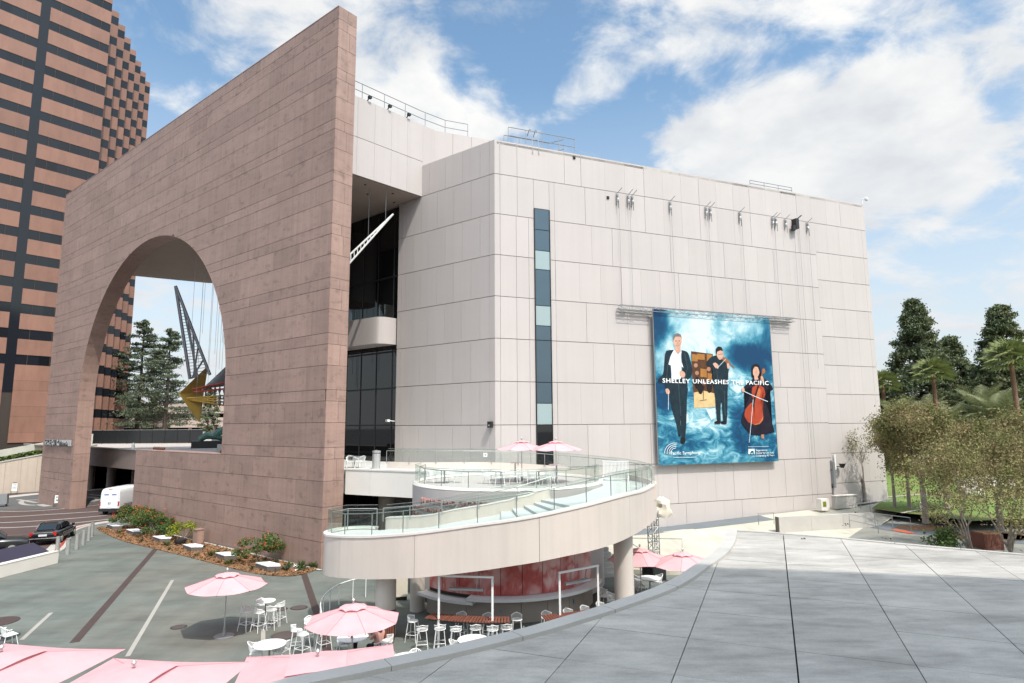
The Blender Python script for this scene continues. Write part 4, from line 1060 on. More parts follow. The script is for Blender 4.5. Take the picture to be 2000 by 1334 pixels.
# ================================================================== TREES
def stems(base, h, spread, n0, levels, r0, lean=(0, 0), split=(2, 3), up=.25, clear=.0):
    """branch skeleton: list of (points, radii) and the list of twig tips"""
    segs = []; tips = []
    def grow(p, d, ln, r, lev):
        pts = [p]; rs = [r]; k = 4
        for i in range(k):
            d = d + rng.normal(size=3) * .13 + np.array([0, 0, up * .12]); d /= np.linalg.norm(d)
            p = p + d * ln / k; pts.append(p); rs.append(r * (1 - .45 * (i + 1) / k))
        segs.append((pts, rs, lev))
        if lev == 0: tips.extend(pts[1:]); return
        if lev <= 2: tips.extend(pts[2:])
        for _ in range(rng.integers(split[0], split[1] + 1)):
            a = rng.normal(size=3); a -= d * (a @ d); a /= np.linalg.norm(a)
            grow(p, d * 1.0 + a * rng.uniform(.35, .75) * spread, ln * rng.uniform(.62, .85), rs[-1] * .72, lev - 1)
        if rng.random() < .6:
            a = rng.normal(size=3); a -= d * (a @ d); a /= np.linalg.norm(a); grow(pts[2], d * .8 + a * spread, ln * .55, rs[2] * .5, max(lev - 2, 0))
    if clear > 0:
        q = base + np.array([lean[0] * .3, lean[1] * .3, clear]); segs.append(([base, (base + q) / 2 + rng.normal(size=3) * .03, q], [r0, r0 * .9, r0 * .8], levels + 1)); base = q; r0 *= .8; h -= clear
    for i in range(n0):
        a = 2 * PI * (i + rng.uniform(0, .5)) / n0; d = np.array([math.cos(a) * .38 * spread + lean[0], math.sin(a) * .38 * spread + lean[1], 1.]); d /= np.linalg.norm(d)
        grow(base, d, h * .42, r0 / math.sqrt(n0), levels)
    return segs, np.array(tips)
def wood_mesh(segs, m, parent, name='trunk'):
    b = MB()
    for pts, rs, lev in segs:
        if max(rs) < .006: continue
        b.tube(pts, [max(r, .007) for r in rs], 6 if lev > 1 else 4, cap=False)
    return b.build(name, m, parent, True)
def airy_tree(base, h, spread, n0, levels, r0, nleaf, leaf, label, bark='bark', leafm='leaf_brown', group=None, lean=(0, 0), blur=.35, clear=1.6, kind='tree', name='deciduous_tree', split=(2, 3), keep=1.0):
    base = np.array(base, float); e = empty(name, base, 0, label, kind, group)
    segs, tips = stems(np.zeros(3), h, spread, n0, levels, r0, lean, split, clear=clear)
    zmax = tips[:, 2].max(); f = h / zmax
    segs = [([p * f for p in a], r, l) for a, r, l in segs]; tips = tips * f
    wood_mesh(segs, M[bark], e)
    idx = rng.integers(0, len(tips), nleaf); pts = tips[idx] + rng.normal(size=(nleaf, 3)) * blur
    scatter_quads('crown', pts, leaf, M[leafm], e, aspect=.55); return e
def blob_leaves(n, c, r):
    d = rng.normal(size=(n, 3)); d /= np.linalg.norm(d, axis=1, keepdims=True); k = rng.uniform(.45, 1, (n, 1)) ** .5
    return np.array(c) + d * np.array(r) * k
def pine_tree(base, h, width, label, leafm='pine', clumps=150, per=110, leaf=.17, low=.12, bark='bark_dark', group=None, shape=.8, lean=0.0, name='pine_tree'):
    e = empty(name, base, 0, label, 'tree', group)
    b = MB(); b.tube([(0, 0, 0), (lean * .3, 0, h * .4), (lean, 0, h * .97)], [h * .016, h * .011, .03], 8); pts = []
    for i in range(clumps):
        t = low + (1 - low) * (i + rng.uniform(0, 1)) / clumps; z = h * t
        prof = min(1, (1 - t) ** shape * 1.15 + .05) * (.72 if t < low + .1 else 1); R = width * prof * rng.uniform(.35, 1.05); a = rng.uniform(0, 2 * PI)
        q = np.array([R * math.cos(a), R * math.sin(a), z + R * rng.uniform(-.05, .25)])
        b.tube([(lean * t, 0, z - R * .25), (q[0] * .5 + lean * t, q[1] * .5, z - R * .08), (q[0] + lean * t, q[1], q[2])], [.05 + .012 * R, .05, .02], 4, cap=False)
        s = max(.45, width * rng.uniform(.08, .18) * (.35 + .85 * prof))
        pts.append(q + np.array([lean * t, 0, .1]) + rng.normal(size=(per, 3)) * [s * .72, s * .72, s * .40])
    b.build('trunk', M[bark], e, True); scatter_quads('crown', np.concatenate(pts), leaf, M[leafm], e, aspect=.45); return e
def cedar_tree(base, h, width, label, group=None):
    e = empty('cedar_tree', base, 0, label, 'tree', group); b = MB(); b.tube([(0, 0, 0), (.2, 0, h * .5), (0, 0, h)], [.45, .28, .03], 8); pts = []
    for i in range(72):
        t = .16 + .82 * i / 72; z = h * t; R = width * (1 - t) ** .75 * rng.uniform(.55, 1.1) + .3; a = rng.uniform(0, 2 * PI)
        tip = np.array([R * math.cos(a), R * math.sin(a), z + R * rng.uniform(-.05, .16)])
        b.tube([(0, 0, z - .2), tip * [.5, .5, 0] + [0, 0, z], tip], [.09, .06, .02], 4, cap=False)
        for k in range(7):
            f = rng.uniform(.3, 1.05); pts.append(np.array([tip[0] * f, tip[1] * f, z + (tip[2] - z) * f]) + rng.normal(size=(26, 3)) * [R * .13 + .15, R * .13 + .15, .16])
    b.build('trunk', M['bark_dark'], e, True); scatter_quads('crown', np.concatenate(pts), .17, M['cedar'], e, aspect=.35); return e
def date_palm(base, h, L_, label, nf=46, group=None, trunk=.42):
    e = empty('date_palm', base, 0, label, 'palm', group)
    b = MB(); b.lathe([(trunk * 1.1, 0), (trunk * .9, h * .3), (trunk * .9, h * .8), (trunk * 1.25, h * .93), (trunk * .7, h)], 12); b.build('trunk', M['palm_bark'], e, True)
    v = []
    for i in range(nf):
        a = i * 2.399 + rng.uniform(-.2, .2); el = math.radians(84 - 88 * (i / nf) ** .9); L = L_ * rng.uniform(.85, 1.08)
        d = np.array([math.cos(a), math.sin(a)]); P = []; p = np.array([0, 0, h]); ang = el
        for k in range(13): P.append(p.copy()); p = p + np.array([d[0] * math.cos(ang), d[1] * math.cos(ang), math.sin(ang)]) * L / 12; ang -= .085 + .02 * k / 12
        side = np.array([-d[1], d[0], 0])
        for k in range(2, 12):
            for f in (0, .5):
                q = P[k] * (1 - f) + P[k + 1] * f; t = P[k + 1] - P[k]; t /= np.linalg.norm(t); ll = L * .20 * math.sin(PI * min(1, (k + f) / 13 + .12)) + .1
                for s in (-1, 1):
                    w = side * s * .75 + t * .6 + np.array([0, 0, .15]); w /= np.linalg.norm(w); hw = t * .085
                    v += [q - hw, q + hw, q + w * ll + hw * .3 + [0, 0, -.1 * ll], q + w * ll - hw * .3 + [0, 0, -.1 * ll]]
    quads('crown', np.array(v), M['palm'], e); return e
def fan_palm(base, h, R, label, group=None, nl=34):
    e = empty('fan_palm', base, 0, label, 'palm', group)
    MB().tube([(0, 0, 0), (.05, 0, h * .5), (0, 0, h)], [.34, .26, .24], 10).build('trunk', M['palm_bark'], e, True); v = []
    for i in range(nl):
        a = i * 2.399; el = math.radians(80 - 105 * (i / nl)); d = np.array([math.cos(a) * math.cos(el), math.sin(a) * math.cos(el), math.sin(el)]); side = np.array([-math.sin(a), math.cos(a), 0]); q = np.array([0, 0, h]) + d * R * .45
        for k in range(-5, 6):
            t = k * .24; w = d * math.cos(t) + side * math.sin(t); w[2] -= .12 * abs(k) / 5; e1 = q + w * R * .62; e1[2] -= .14 * R; pr = np.cross(w, [0, 0, 1.]); pr /= np.linalg.norm(pr) + 1e-9
            v += [q - pr * .02, q + pr * .02, (q + e1) / 2 + pr * .09 + [0, 0, .07 * R], e1]
        v += [np.array([0, 0, h]) - side * .03, np.array([0, 0, h]) + side * .03, q + side * .03, q - side * .03]
    quads('crown', np.array(v), M['palm_fan'], e); return e
def at_g(px, y, z): q = at_depth(px, 900, y); return np.array([q[0], q[1], z])
# through the arch
cedar_tree(at_g(262, 122, 5.5), 24.5, 9.0, 'tall cedar behind the arch beside the copper tower', 'cedars behind the arch')
cedar_tree(at_g(316, 118, 5.5), 22.0, 9.0, 'cedar in the middle of the arch opening, left of the gold shape', 'cedars behind the arch')
cedar_tree(at_g(228, 135, 5.5), 20.0, 8, 'cedar mostly hidden behind the saw-toothed tower edge', 'cedars behind the arch')
pine_tree(at_g(402, 140, 5.5), 12.5, 3.0, 'small dark tree behind the garage seen under the gold shape', clumps=50, per=70)
pine_tree(at_g(296, 145, 5.5), 11.0, 3.4, 'small dark tree in front of the garage between the two cedars', clumps=50, per=70)
b_ = empty('bush', (*aw(33, 22), DZ), 0, 'bright green leafy bush on the deck seen through the arch', 'bush')
pts_ = np.concatenate([blob_leaves(420, (rng.uniform(-3.2, 3.2), rng.uniform(-1, 1), 1.0 + rng.uniform(0, .5)), (.9, .9, 1.1)) for _ in range(9)]); scatter_quads('foliage', pts_, .16, M['leaf_green'], b_)
# right side, far row
pine_tree(at_g(1812, 100, 3.0), 25.2, 6.4, 'tallest dark pine on the right, broad and tapering to a rounded top', clumps=330, per=190, leaf=.15, shape=.85)
pine_tree(at_g(1878, 106, 3.0), 19.8, 5.6, 'shorter dark pine leaning against the tallest pine from the right', clumps=240, per=180, leaf=.15, shape=.7)
pine_tree(at_g(1912, 112, 3.0), 15.5, 3.8, 'low dark pine at the right foot of the two tall pines', clumps=90, per=180, leaf=.17, shape=.5)
pine_tree(at_g(1984, 92, 3.0), 22.6, 4.8, 'narrow dark conifer standing at the right frame edge', clumps=300, per=190, leaf=.14, shape=.6, low=.15)
pine_tree(at_g(1722, 105, 3.0), 13.6, 3.2, 'dark conifer just peeping out beside the theatre corner', clumps=90, per=160, leaf=.17, shape=.6)
fan_palm(at_g(1736, 88, 2.6), 11.3, 2.6, 'fan palm nearest the theatre corner, low and half in front of a conifer')
fan_palm(at_g(1838, 80, 2.6), 12.2, 2.6, 'fan palm standing before the tallest pine')
fan_palm(at_g(1997, 70, 2.6), 13.0, 3.0, 'fan palm cut by the right frame edge before the narrow conifer')
date_palm(at_g(1765, 84, 2.6), 5.2, 6.2, 'feathery date palm nearest the theatre corner')
date_palm(at_g(1822, 88, 2.6), 5.4, 6.6, 'feathery date palm behind the middle fan palm')
date_palm(at_g(1860, 80, 2.6), 4.4, 5.4, 'low feathery date palm right of the middle fan palm')
date_palm(at_g(1932, 84, 2.6), 6.4, 6.6, 'feathery date palm left of the two in front of the white house')
date_palm(at_g(1962, 78, 2.6), 6.0, 6.0, 'feathery date palm with a thick red brown trunk in front of the white house')
dk = empty('dark_shrubbery', (*at_g(1865, 94, 2.6),), 0, 'mass of dark shrubs under the pines and palms', 'shrubs'); pts_ = np.concatenate([blob_leaves(260, (rng.uniform(-16, 18), rng.uniform(-3, 6), rng.uniform(.5, 6.5)), (1.6, 1.6, 1.5)) for _ in range(60)]); tag(scatter_quads('foliage', pts_, .26, M['pine'], dk), kind='stuff')
ho = empty('white_house', (*at_g(1972, 118, 2.6),), .15, 'white house with a brown hipped roof among the palms', 'house')
MB().box((0, 0, 5.5), (22, 14, 11)).build('wall', M['house'], ho)
b = MB(); b.add([(-12, -8, 11), (12, -8, 11), (12, 8, 11), (-12, 8, 11), (-2, 0, 17), (5, 0, 17)], [(0, 1, 5, 4), (1, 2, 5), (2, 3, 4, 5), (3, 0, 4), (3, 2, 1, 0)]); b.build('roof', M['roof_tile'], ho)
for x in (-8.5, -4.5, .5, 5): MB().box((x, -7.02, 7.6), (1.6, .1, 2.0)).build('window', M['slit_glass'], ho)
for x in (-7, -1, 5): MB().box((x, -7.05, 3.2), (2.4, .1, 2.6)).build('window', M['interior'], ho)
# lawn mound and paths on the right
def lawn_z(x, y): return 1.55 + .9 * max(0, min(1, (y - 50) / 40)) + .25 * math.sin(x * .13) * math.sin(y * .11)
lawn_poly = [tuple(spot(1702, 990, 1.8)[:2]), tuple(spot(1755, 1000, 1.7)[:2]), tuple(spot(1830, 1012, 1.6)[:2]), tuple(spot(1900, 1022, 1.6)[:2]), (75, 52), (120, 60), (120, 130), (40, 130), tuple(R0 + ydir(5) * 1 + FD * .3)]
terrain('lawn', lawn_poly, lawn_z, M['lawn'])
def lz(px, py, z=1.8):
    for _ in range(6): q = spot(px, py, z); z = lawn_z(q[0], q[1])
    return q
o = scatter_quads('grass', [(x, y, lawn_z(x, y) + .05) for x, y in rand_in([p for p in lawn_poly if p[1] < 95][:6] + [(80, 90), (40, 90)], 22000)], .03, M['lawn'], kind='stuff', aspect=.35); tag(o, 'short mown grass of the lawn beside the theatre', 'grass')
rp = [spot(*p)[:2] for p in ((1700, 1010), (1800, 1022), (1900, 1040), (2010, 1060))]
for (pxs, w, nm_, mt) in ((((1730, 972), (1780, 968), (1815, 966)), .35, 'kerb', 'deck'), (((1645, 988), (1700, 982), (1735, 975)), .5, 'kerb', 'kerb'), (((1762, 1003), (1800, 996), (1850, 993)), .3, 'kerb', 'deck')):
    P = [lz(*p) for p in pxs]; b = MB(); P = spline(P, 4); A, B_ = offset(P, w / 2), offset(P, -w / 2); A = [np.array([p[0], p[1], lawn_z(p[0], p[1]) + .05]) for p in A]; B_ = [np.array([p[0], p[1], lawn_z(p[0], p[1]) + .05]) for p in B_]
    o = b.strip(A, B_).build(nm_, M[mt]); o['kind'] = 'structure'
    if o.data.polygons[0].normal.z < 0: o.data.flip_normals()
sheet('lower_path', [(19, 35), (19, 20), (80, 20), (80, 62), (38, 62), (33, 54), (25.5, 46.5), (21, 41)], 1.0, M['path'])
sheet('path_paving', [tuple(spot(*p, 1.02)[:2]) for p in ((1730, 1022), (1800, 1024), (1870, 1030), (2000, 1040), (2000, 1062), (1860, 1050), (1760, 1040), (1700, 1030))], 1.02, M['grey_strip'])
for k_, (x, y, r) in enumerate(((1805, 1031, 1.2), (1872, 1022, 1.0), (1925, 1047, 1.6), (1975, 1046, 1.6))):
    q = spot(x, y, 1.03); sheet('mulch_ring', [(q[0] + r * 1.6 * math.cos(t), q[1] + r * math.sin(t)) for t in np.linspace(0, 2 * PI, 20, endpoint=False)], 1.035, M['mulch'])
# airy trees of the court
def tree_at(px, py, top_py, z, *a, **k):
    q = spot(px, py, z); h = at_depth(px, top_py, q[1])[2] - z; return airy_tree(q, h, *a, **k)
tree_at(1690, 984, 838, 1.6, .75, 3, 3, .13, 900, .05, 'nearly bare slender tree standing before the pale theatre wall', clear=2.0, blur=.28)
tree_at(1748, 991, 850, 1.7, .8, 3, 3, .13, 4000, .06, 'slim pale-trunked tree on the lawn right of the bare tree', clear=2.6, leafm='leaf_brown')
tree_at(1777, 995, 815, 1.65, .8, 3, 4, .15, 10000, .055, 'slim tree with a brownish crown, third from the theatre wall', clear=2.4)
tree_at(1808, 1022, 790, 1.4, 1.0, 4, 4, .22, 46000, .05, 'broad feathery olive brown tree with a pale forked trunk', clear=3.0, blur=.36)
tree_at(1850, 1000, 820, 1.5, 1.0, 4, 4, .2, 26000, .055, 'feathery brown tree behind the lawn rocks', clear=2.4, blur=.36)
tree_at(1905, 1110, 845, .3, 1.0, 5, 4, .20, 8000, .045, 'near leaning tree with long pale bare limbs behind the roof edge', clear=.9, blur=.2, lean=(-.30, .05))
tree_at(1978, 1110, 830, .3, 1.05, 5, 4, .20, 17000, .045, 'nearest feathery brown tree at the right frame edge', clear=1.1, blur=.3)
tree_at(1955, 1040, 812, 1.3, 1.1, 4, 4, .22, 30000, .05, 'wide brown tree filling the right edge behind the nearest tree', clear=2.2, blur=.36)
tree_at(2040, 1050, 800, 1.3, 1.1, 4, 4, .22, 26000, .05, 'wide brown tree reaching in from beyond the right frame edge', clear=2.2, blur=.36)
q = spot(1845, 1075, 1.3); sh = empty('low_shrub', q, 0, 'sprawling loose low shrub just beyond the roof edge', 'shrub'); segs, tips = stems(np.zeros(3), 1.1, 1.6, 6, 2, .04); wood_mesh(segs, M['bark_dark'], sh, 'stem'); scatter_quads('foliage', tips[rng.integers(0, len(tips), 900)] * [1.5, 1.5, 1] + rng.normal(size=(900, 3)) * .18, .05, M['leaf_green'], sh)

# ================================================================== POSTER with truss, hoist brackets and cables
PN = F1[:2] + FN * .42
poO = on_wall(1287, 909, PN, FD); poO = poO[:2]
po = empty('poster', (*poO, 0), math.atan2(FD[1], FD[0]), 'huge blue sea poster of a conductor and two string players on the theatre wall', 'poster')
def wl(px, py):                                  # photo pixel -> (u, z) on the poster plane
    q = on_wall(px, py, PN, FD); return (float((q[:2] - poO) @ FD), float(q[2]))
def pp(x, y): return wl(1250 + x / 4.0433, 590 + y / 4.0433)
PU1 = wl(1519, 903)[0]; PZ0, PZ1 = wl(1287, 909)[1], wl(1274, 603)[1]
def print_mat(name, col, rough=.6): return mat(name, col, rough, spec=.2, var=.32 if max(col) < .2 else .16, vscale=2.2)
def sea_mat():
    m = bpy.data.materials.new('sea_print'); m.use_nodes = True; nt = m.node_tree; L = nt.links.new; N = nt.nodes.new; b = nt.nodes['Principled BSDF']; b.inputs['Roughness'].default_value = .55; b.inputs['Specular IOR Level'].default_value = .2
    tc = N('ShaderNodeTexCoord'); sp_ = N('ShaderNodeSeparateXYZ'); L(tc.outputs['Object'], sp_.inputs[0])
    def noise(sc, det, dist, st=None):
        n = N('ShaderNodeTexNoise'); n.inputs['Scale'].default_value = sc; n.inputs['Detail'].default_value = det; n.inputs['Distortion'].default_value = dist; n.inputs['Roughness'].default_value = .62
        v = tc.outputs['Object']
        if st: mp = N('ShaderNodeMapping'); mp.inputs['Scale'].default_value = st; L(v, mp.inputs[0]); v = mp.outputs[0]
        L(v, n.inputs['Vector']); return n.outputs[0]
    def m2(op, a, c):
        n = N('ShaderNodeMath'); n.operation = op
        for i, x in enumerate((a, c)):
            if isinstance(x, (int, float)): n.inputs[i].default_value = x
            else: L(x, n.inputs[i])
        return n.outputs[0]
    # sea below the horizon: streaky foam; sky above: soft cloud
    foam = noise(.75, 9, 1.3, (1, 1, 1.9)); cloud = noise(.30, 7, .5)
    hor = N('ShaderNodeMapRange'); L(sp_.outputs[2], hor.inputs[0]); hz = pp(700, 560)[1]; hor.inputs[1].default_value = hz - 1.2; hor.inputs[2].default_value = hz + .9
    mixv = N('ShaderNodeMix'); mixv.data_type = 'FLOAT'; L(hor.outputs[0], mixv.inputs[0]); L(foam, mixv.inputs[2]); L(cloud, mixv.inputs[3]); val = mixv.outputs[0]
    wob = noise(.8, 6, .8)
    for (x, y, ru, rv, w) in ((380, 200, 2.6, 3.2, .34), (620, 330, 1.6, 3.4, .24), (820, 200, 2.2, 1.6, .18), (250, 430, 1.5, 2, .16), (140, 150, 1.1, 2.2, -.30), (860, 440, 2.9, 1.25, -.36), (640, 130, 1.2, 1.4, -.05), (800, 1000, 1.3, 2.4, -.24), (500, 920, 3.2, 1.4, .20), (330, 1090, 2.6, 1.0, -.08), (900, 720, 2.2, 1.4, .16), (180, 730, 1.1, 1.5, -.30), (1000, 1150, 1.4, 1.5, -.12), (980, 560, 1.2, .8, -.12), (600, 1200, 3, .8, .08), (760, 600, 1.0, 1.8, .2)):
        u, z = pp(x, y); dx = m2('DIVIDE', m2('SUBTRACT', sp_.outputs[0], u), ru); dz = m2('DIVIDE', m2('SUBTRACT', sp_.outputs[2], z), rv)
        d = m2('ADD', m2('ADD', m2('MULTIPLY', dx, dx), m2('MULTIPLY', dz, dz)), m2('MULTIPLY', m2('SUBTRACT', wob, .5), 1.6))
        mr = N('ShaderNodeMapRange'); mr.interpolation_type = 'SMOOTHSTEP'; L(d, mr.inputs[0]); mr.inputs[1].default_value = 1.3; mr.inputs[2].default_value = 0; mr.inputs[3].default_value = 0; mr.inputs[4].default_value = w; val = m2('ADD', val, mr.outputs[0])
    cr = N('ShaderNodeValToRGB'); L(val, cr.inputs[0]); e = cr.color_ramp.elements; e[0].position = .22; e[0].color = (.008, .05, .12, 1); e[1].position = .80; e[1].color = (.58, .70, .74, 1)
    for p_, c in ((.40, (.012, .10, .19)), (.53, (.055, .24, .34)), (.66, (.24, .46, .54))): x = cr.color_ramp.elements.new(p_); x.color = (*c, 1)
    L(cr.outputs[0], b.inputs['Base Color']); return m
MB().box((PU1 / 2, 0, (PZ0 + PZ1) / 2), (PU1, .06, PZ1 - PZ0)).build('sheet', sea_mat(), po)
PM = {k: print_mat('print_' + k, c) for k, c in dict(suit=(.012, .025, .035), suit2=(.03, .055, .07), shirt=(.70, .74, .78), skin=(.58, .34, .25), skin2=(.40, .20, .14), hair=(.16, .15, .15), hairb=(.015, .012, .013), cello=(.36, .055, .025), cello2=(.50, .14, .05), wood=(.30, .12, .05), amber=(.36, .16, .045), floor=(.62, .44, .22), brown=(.09, .04, .02), gown=(.014, .012, .022), white=(.82, .84, .85), foamw=(.55, .68, .74), deep=(.015, .08, .15)).items()}
lay = [0]
def flat(parent, name, key, pts_, smooth=2):
    """one flat printed shape lying on the sheet"""
    lay[0] += 1; P = [np.array(pp(*p)) for p in pts_]
    if smooth and len(P) > 3:
        Q = [P[-1]] + P + [P[0], P[1]]; out = []
        for i in range(1, len(Q) - 2):
            a, b_, c, d = Q[i - 1], Q[i], Q[i + 1], Q[i + 2]
            for k in range(smooth): t = k / smooth; out.append(.5 * (2 * b_ + (c - a) * t * .7 + ((2 * a - 5 * b_ + 4 * c - d) * .7 + (b_ - c) * 0) * 0 + 0 * b_) if False else b_ + (c - b_) * t + (t * (1 - t)) * (((c - a) * (1 - t) - (d - b_) * t) * .25))
        P = out
    y = -.034 - .0008 * lay[0]
    bm = bmesh.new(); vs = [bm.verts.new((p[0], y, p[1])) for p in P]; bm.faces.new(vs); bmesh.ops.triangulate(bm, faces=bm.faces[:]); bm.normal_update()
    for f in bm.faces:
        if f.normal.y > 0: f.normal_flip()
    me = bpy.data.meshes.new(name); bm.to_mesh(me); bm.free(); me.materials.append(PM[key]); return link(name, me, parent)
def line(parent, name, key, pts_, w):
    P = [np.array(p, float) for p in pts_]; A = []; B_ = []
    for i in range(len(P)):
        d = P[min(i + 1, len(P) - 1)] - P[max(i - 1, 0)]; d = d / np.linalg.norm(d); n = np.array([-d[1], d[0]]) * w / 2; A.append(tuple(P[i] + n)); B_.append(tuple(P[i] - n))
    return flat(parent, name, key, A + B_[::-1], 0)
def ell(x, y, rx, ry, n=14, rot=0): return [(x + rx * math.cos(t) * math.cos(rot) - ry * math.sin(t) * math.sin(rot), y + rx * math.cos(t) * math.sin(rot) + ry * math.sin(t) * math.cos(rot)) for t in np.linspace(0, 2 * PI, n, endpoint=False)]
# picture panel of an orchestra
pic = flat(po, 'printed_panel', 'brown', [(400, 388), (572, 410), (594, 915), (592, 830), (426, 838)], 0)
flat(pic, 'print_shape', 'floor', [(422, 715), (500, 700), (590, 722), (592, 828), (426, 836)], 0)
for x, y, w, h in ((430, 440, 45, 60), (478, 432, 60, 50), (545, 440, 40, 60), (500, 560, 50, 70), (548, 590, 34, 60)): flat(pic, 'print_shape', 'amber', [(x - w / 2, y - h / 2), (x + w / 2, y - h / 2 + 6), (x + w / 2, y + h / 2), (x - w / 2, y + h / 2 - 4)], 0)
for x, y in ((447, 560), (438, 500), (540, 530), (500, 640)): flat(pic, 'print_shape', 'skin2', ell(x, y, 15, 17))
for x, y in ((450, 640), (475, 680), (545, 670)): flat(pic, 'print_shape', 'hairb', ell(x, y, 22, 48))
line(pic, 'print_shape', 'hairb', [(500, 590), (497, 770)], 4); line(pic, 'print_shape', 'hairb', [(470, 778), (524, 772)], 4)
flat(po, 'print_shape', 'foamw', [(520, 850), (590, 836), (593, 916), (560, 930)], 0)
# conductor striding
c1 = flat(po, 'printed_figure', 'suit', [(262, 378), (205, 385), (192, 430), (186, 520), (178, 570), (140, 610), (138, 636), (190, 640), (196, 672), (225, 690), (232, 760), (250, 850), (285, 970), (300, 1050), (316, 1056), (322, 1030), (318, 960), (312, 900), (322, 930), (324, 1060), (352, 1070), (362, 980), (366, 860), (368, 740), (376, 690), (368, 620), (400, 590), (412, 545), (400, 480), (380, 410), (366, 392), (326, 380), (300, 420)], 2)
flat(c1, 'print_shape', 'shirt', [(266, 376), (238, 430), (222, 492), (240, 500), (248, 560), (246, 612), (318, 606), (326, 560), (318, 500), (340, 520), (318, 440), (326, 386), (300, 410)], 2)
flat(c1, 'print_shape', 'skin', [(275, 350), (318, 350), (316, 392), (296, 412), (272, 384)], 1)
head = flat(c1, 'print_shape', 'skin', [(260, 290), (262, 325), (274, 355), (292, 366), (312, 356), (324, 325), (326, 285), (300, 268), (270, 270)], 2)
flat(c1, 'print_shape', 'hair', [(256, 300), (262, 262), (290, 246), (318, 256), (328, 290), (318, 278), (300, 272), (276, 276), (264, 300)], 2)
for x in (280, 306): flat(c1, 'print_shape', 'hairb', ell(x, 308, 6, 3.4, 8))
line(c1, 'print_shape', 'skin2', [(292, 310), (290, 330), (298, 332)], 3); line(c1, 'print_shape', 'skin2', [(280, 343), (294, 347), (308, 342)], 4)
flat(c1, 'print_shape', 'skin', [(308, 548), (330, 542), (352, 560), (352, 592), (330, 598), (310, 580)], 2)
flat(c1, 'print_shape', 'skin', [(196, 690), (216, 682), (232, 705), (226, 728), (206, 724)], 2); line(c1, 'print_shape', 'white', [(222, 712), (220, 850)], 3)
line(c1, 'print_shape', 'suit2', [(240, 400), (216, 500), (206, 600)], 7); line(c1, 'print_shape', 'suit2', [(348, 400), (372, 520), (350, 600)], 7); line(c1, 'print_shape', 'suit2', [(300, 640), (312, 800), (318, 900)], 8)
flat(c1, 'print_shape', 'hairb', [(322, 1066), (352, 1068), (356, 1100), (340, 1122), (318, 1116), (316, 1090)], 2); flat(c1, 'print_shape', 'hairb', [(296, 1040), (318, 1050), (314, 1062), (300, 1056)], 1)
# violinist
c2 = flat(po, 'printed_figure', 'suit', [(600, 420), (556, 436), (524, 470), (522, 500), (560, 512), (572, 560), (566, 620), (580, 690), (592, 780), (600, 880), (606, 950), (634, 954), (632, 860), (638, 740), (646, 860), (656, 960), (680, 960), (686, 860), (688, 700), (692, 640), (694, 560), (700, 510), (676, 470), (650, 446), (630, 452)], 2)
flat(c2, 'print_shape', 'skin', [(602, 395), (604, 430), (622, 456), (640, 452), (654, 425), (652, 392), (628, 376)], 2)
flat(c2, 'print_shape', 'hairb', [(596, 410), (594, 372), (612, 352), (640, 356), (650, 388), (630, 382), (606, 392), (602, 412)], 2); line(c2, 'print_shape', 'hairb', [(612, 416), (652, 410)], 3)
flat(c2, 'print_shape', 'skin', [(570, 488), (590, 478), (616, 498), (614, 526), (594, 524)], 2); flat(c2, 'print_shape', 'skin', [(680, 486), (698, 480), (704, 520), (688, 528)], 2)
flat(c2, 'print_shape', 'wood', [(644, 440), (668, 436), (690, 458), (706, 478), (690, 486), (668, 474), (648, 460)], 2); line(c2, 'print_shape', 'wood', [(694, 476), (742, 522)], 7); line(c2, 'print_shape', 'foamw', [(606, 520), (672, 452)], 4)
for x in (610, 660): flat(c2, 'print_shape', 'hairb', [(x - 28, 946), (x, 936), (x + 20, 940), (x + 18, 962), (x - 20, 962)], 2)
line(c2, 'print_shape', 'suit2', [(600, 520), (610, 640)], 6); line(c2, 'print_shape', 'suit2', [(660, 700), (668, 900)], 7)
# cellist
c3 = flat(po, 'printed_figure', 'gown', [(890, 600), (852, 640), (812, 672), (816, 690), (868, 672), (880, 700), (840, 800), (806, 890), (796, 950), (830, 1000), (870, 1044), (930, 1052), (1000, 1040), (1056, 1024), (1040, 960), (1010, 860), (986, 780), (980, 690), (1030, 700), (1048, 686), (1020, 640), (985, 610), (950, 596)], 2)
flat(c3, 'print_shape', 'hairb', [(876, 540), (880, 505), (904, 488), (934, 496), (948, 540), (944, 590), (960, 600), (930, 606), (890, 604), (876, 580)], 2)
flat(c3, 'print_shape', 'skin', [(886, 540), (888, 572), (906, 592), (926, 586), (938, 556), (926, 516), (900, 512)], 2); flat(c3, 'print_shape', 'skin', [(896, 584), (922, 582), (930, 612), (900, 616)], 1)
flat(c3, 'print_shape', 'cello', [(884, 672), (876, 740), (900, 780), (866, 800), (826, 850), (820, 900), (850, 950), (900, 968), (940, 950), (968, 900), (960, 840), (946, 796), (966, 772), (984, 730), (972, 676), (930, 652)], 2)
flat(c3, 'print_shape', 'cello2', [(880, 944), (900, 966), (940, 950), (968, 900), (966, 930), (940, 962), (902, 972)], 1); flat(c3, 'print_shape', 'cello2', ell(930, 720, 16, 40, 12, .2))
line(c3, 'print_shape', 'hairb', [(936, 640), (905, 740), (886, 830)], 14); line(c3, 'print_shape', 'wood', [(968, 530), (940, 640)], 9); flat(c3, 'print_shape', 'wood', ell(970, 545, 14, 22, 10))
line(c3, 'print_shape', 'foamw', [(800, 698), (900, 744), (1004, 786)], 5); line(c3, 'print_shape', 'foamw', [(888, 770), (870, 980), (856, 1110)], 3.5)
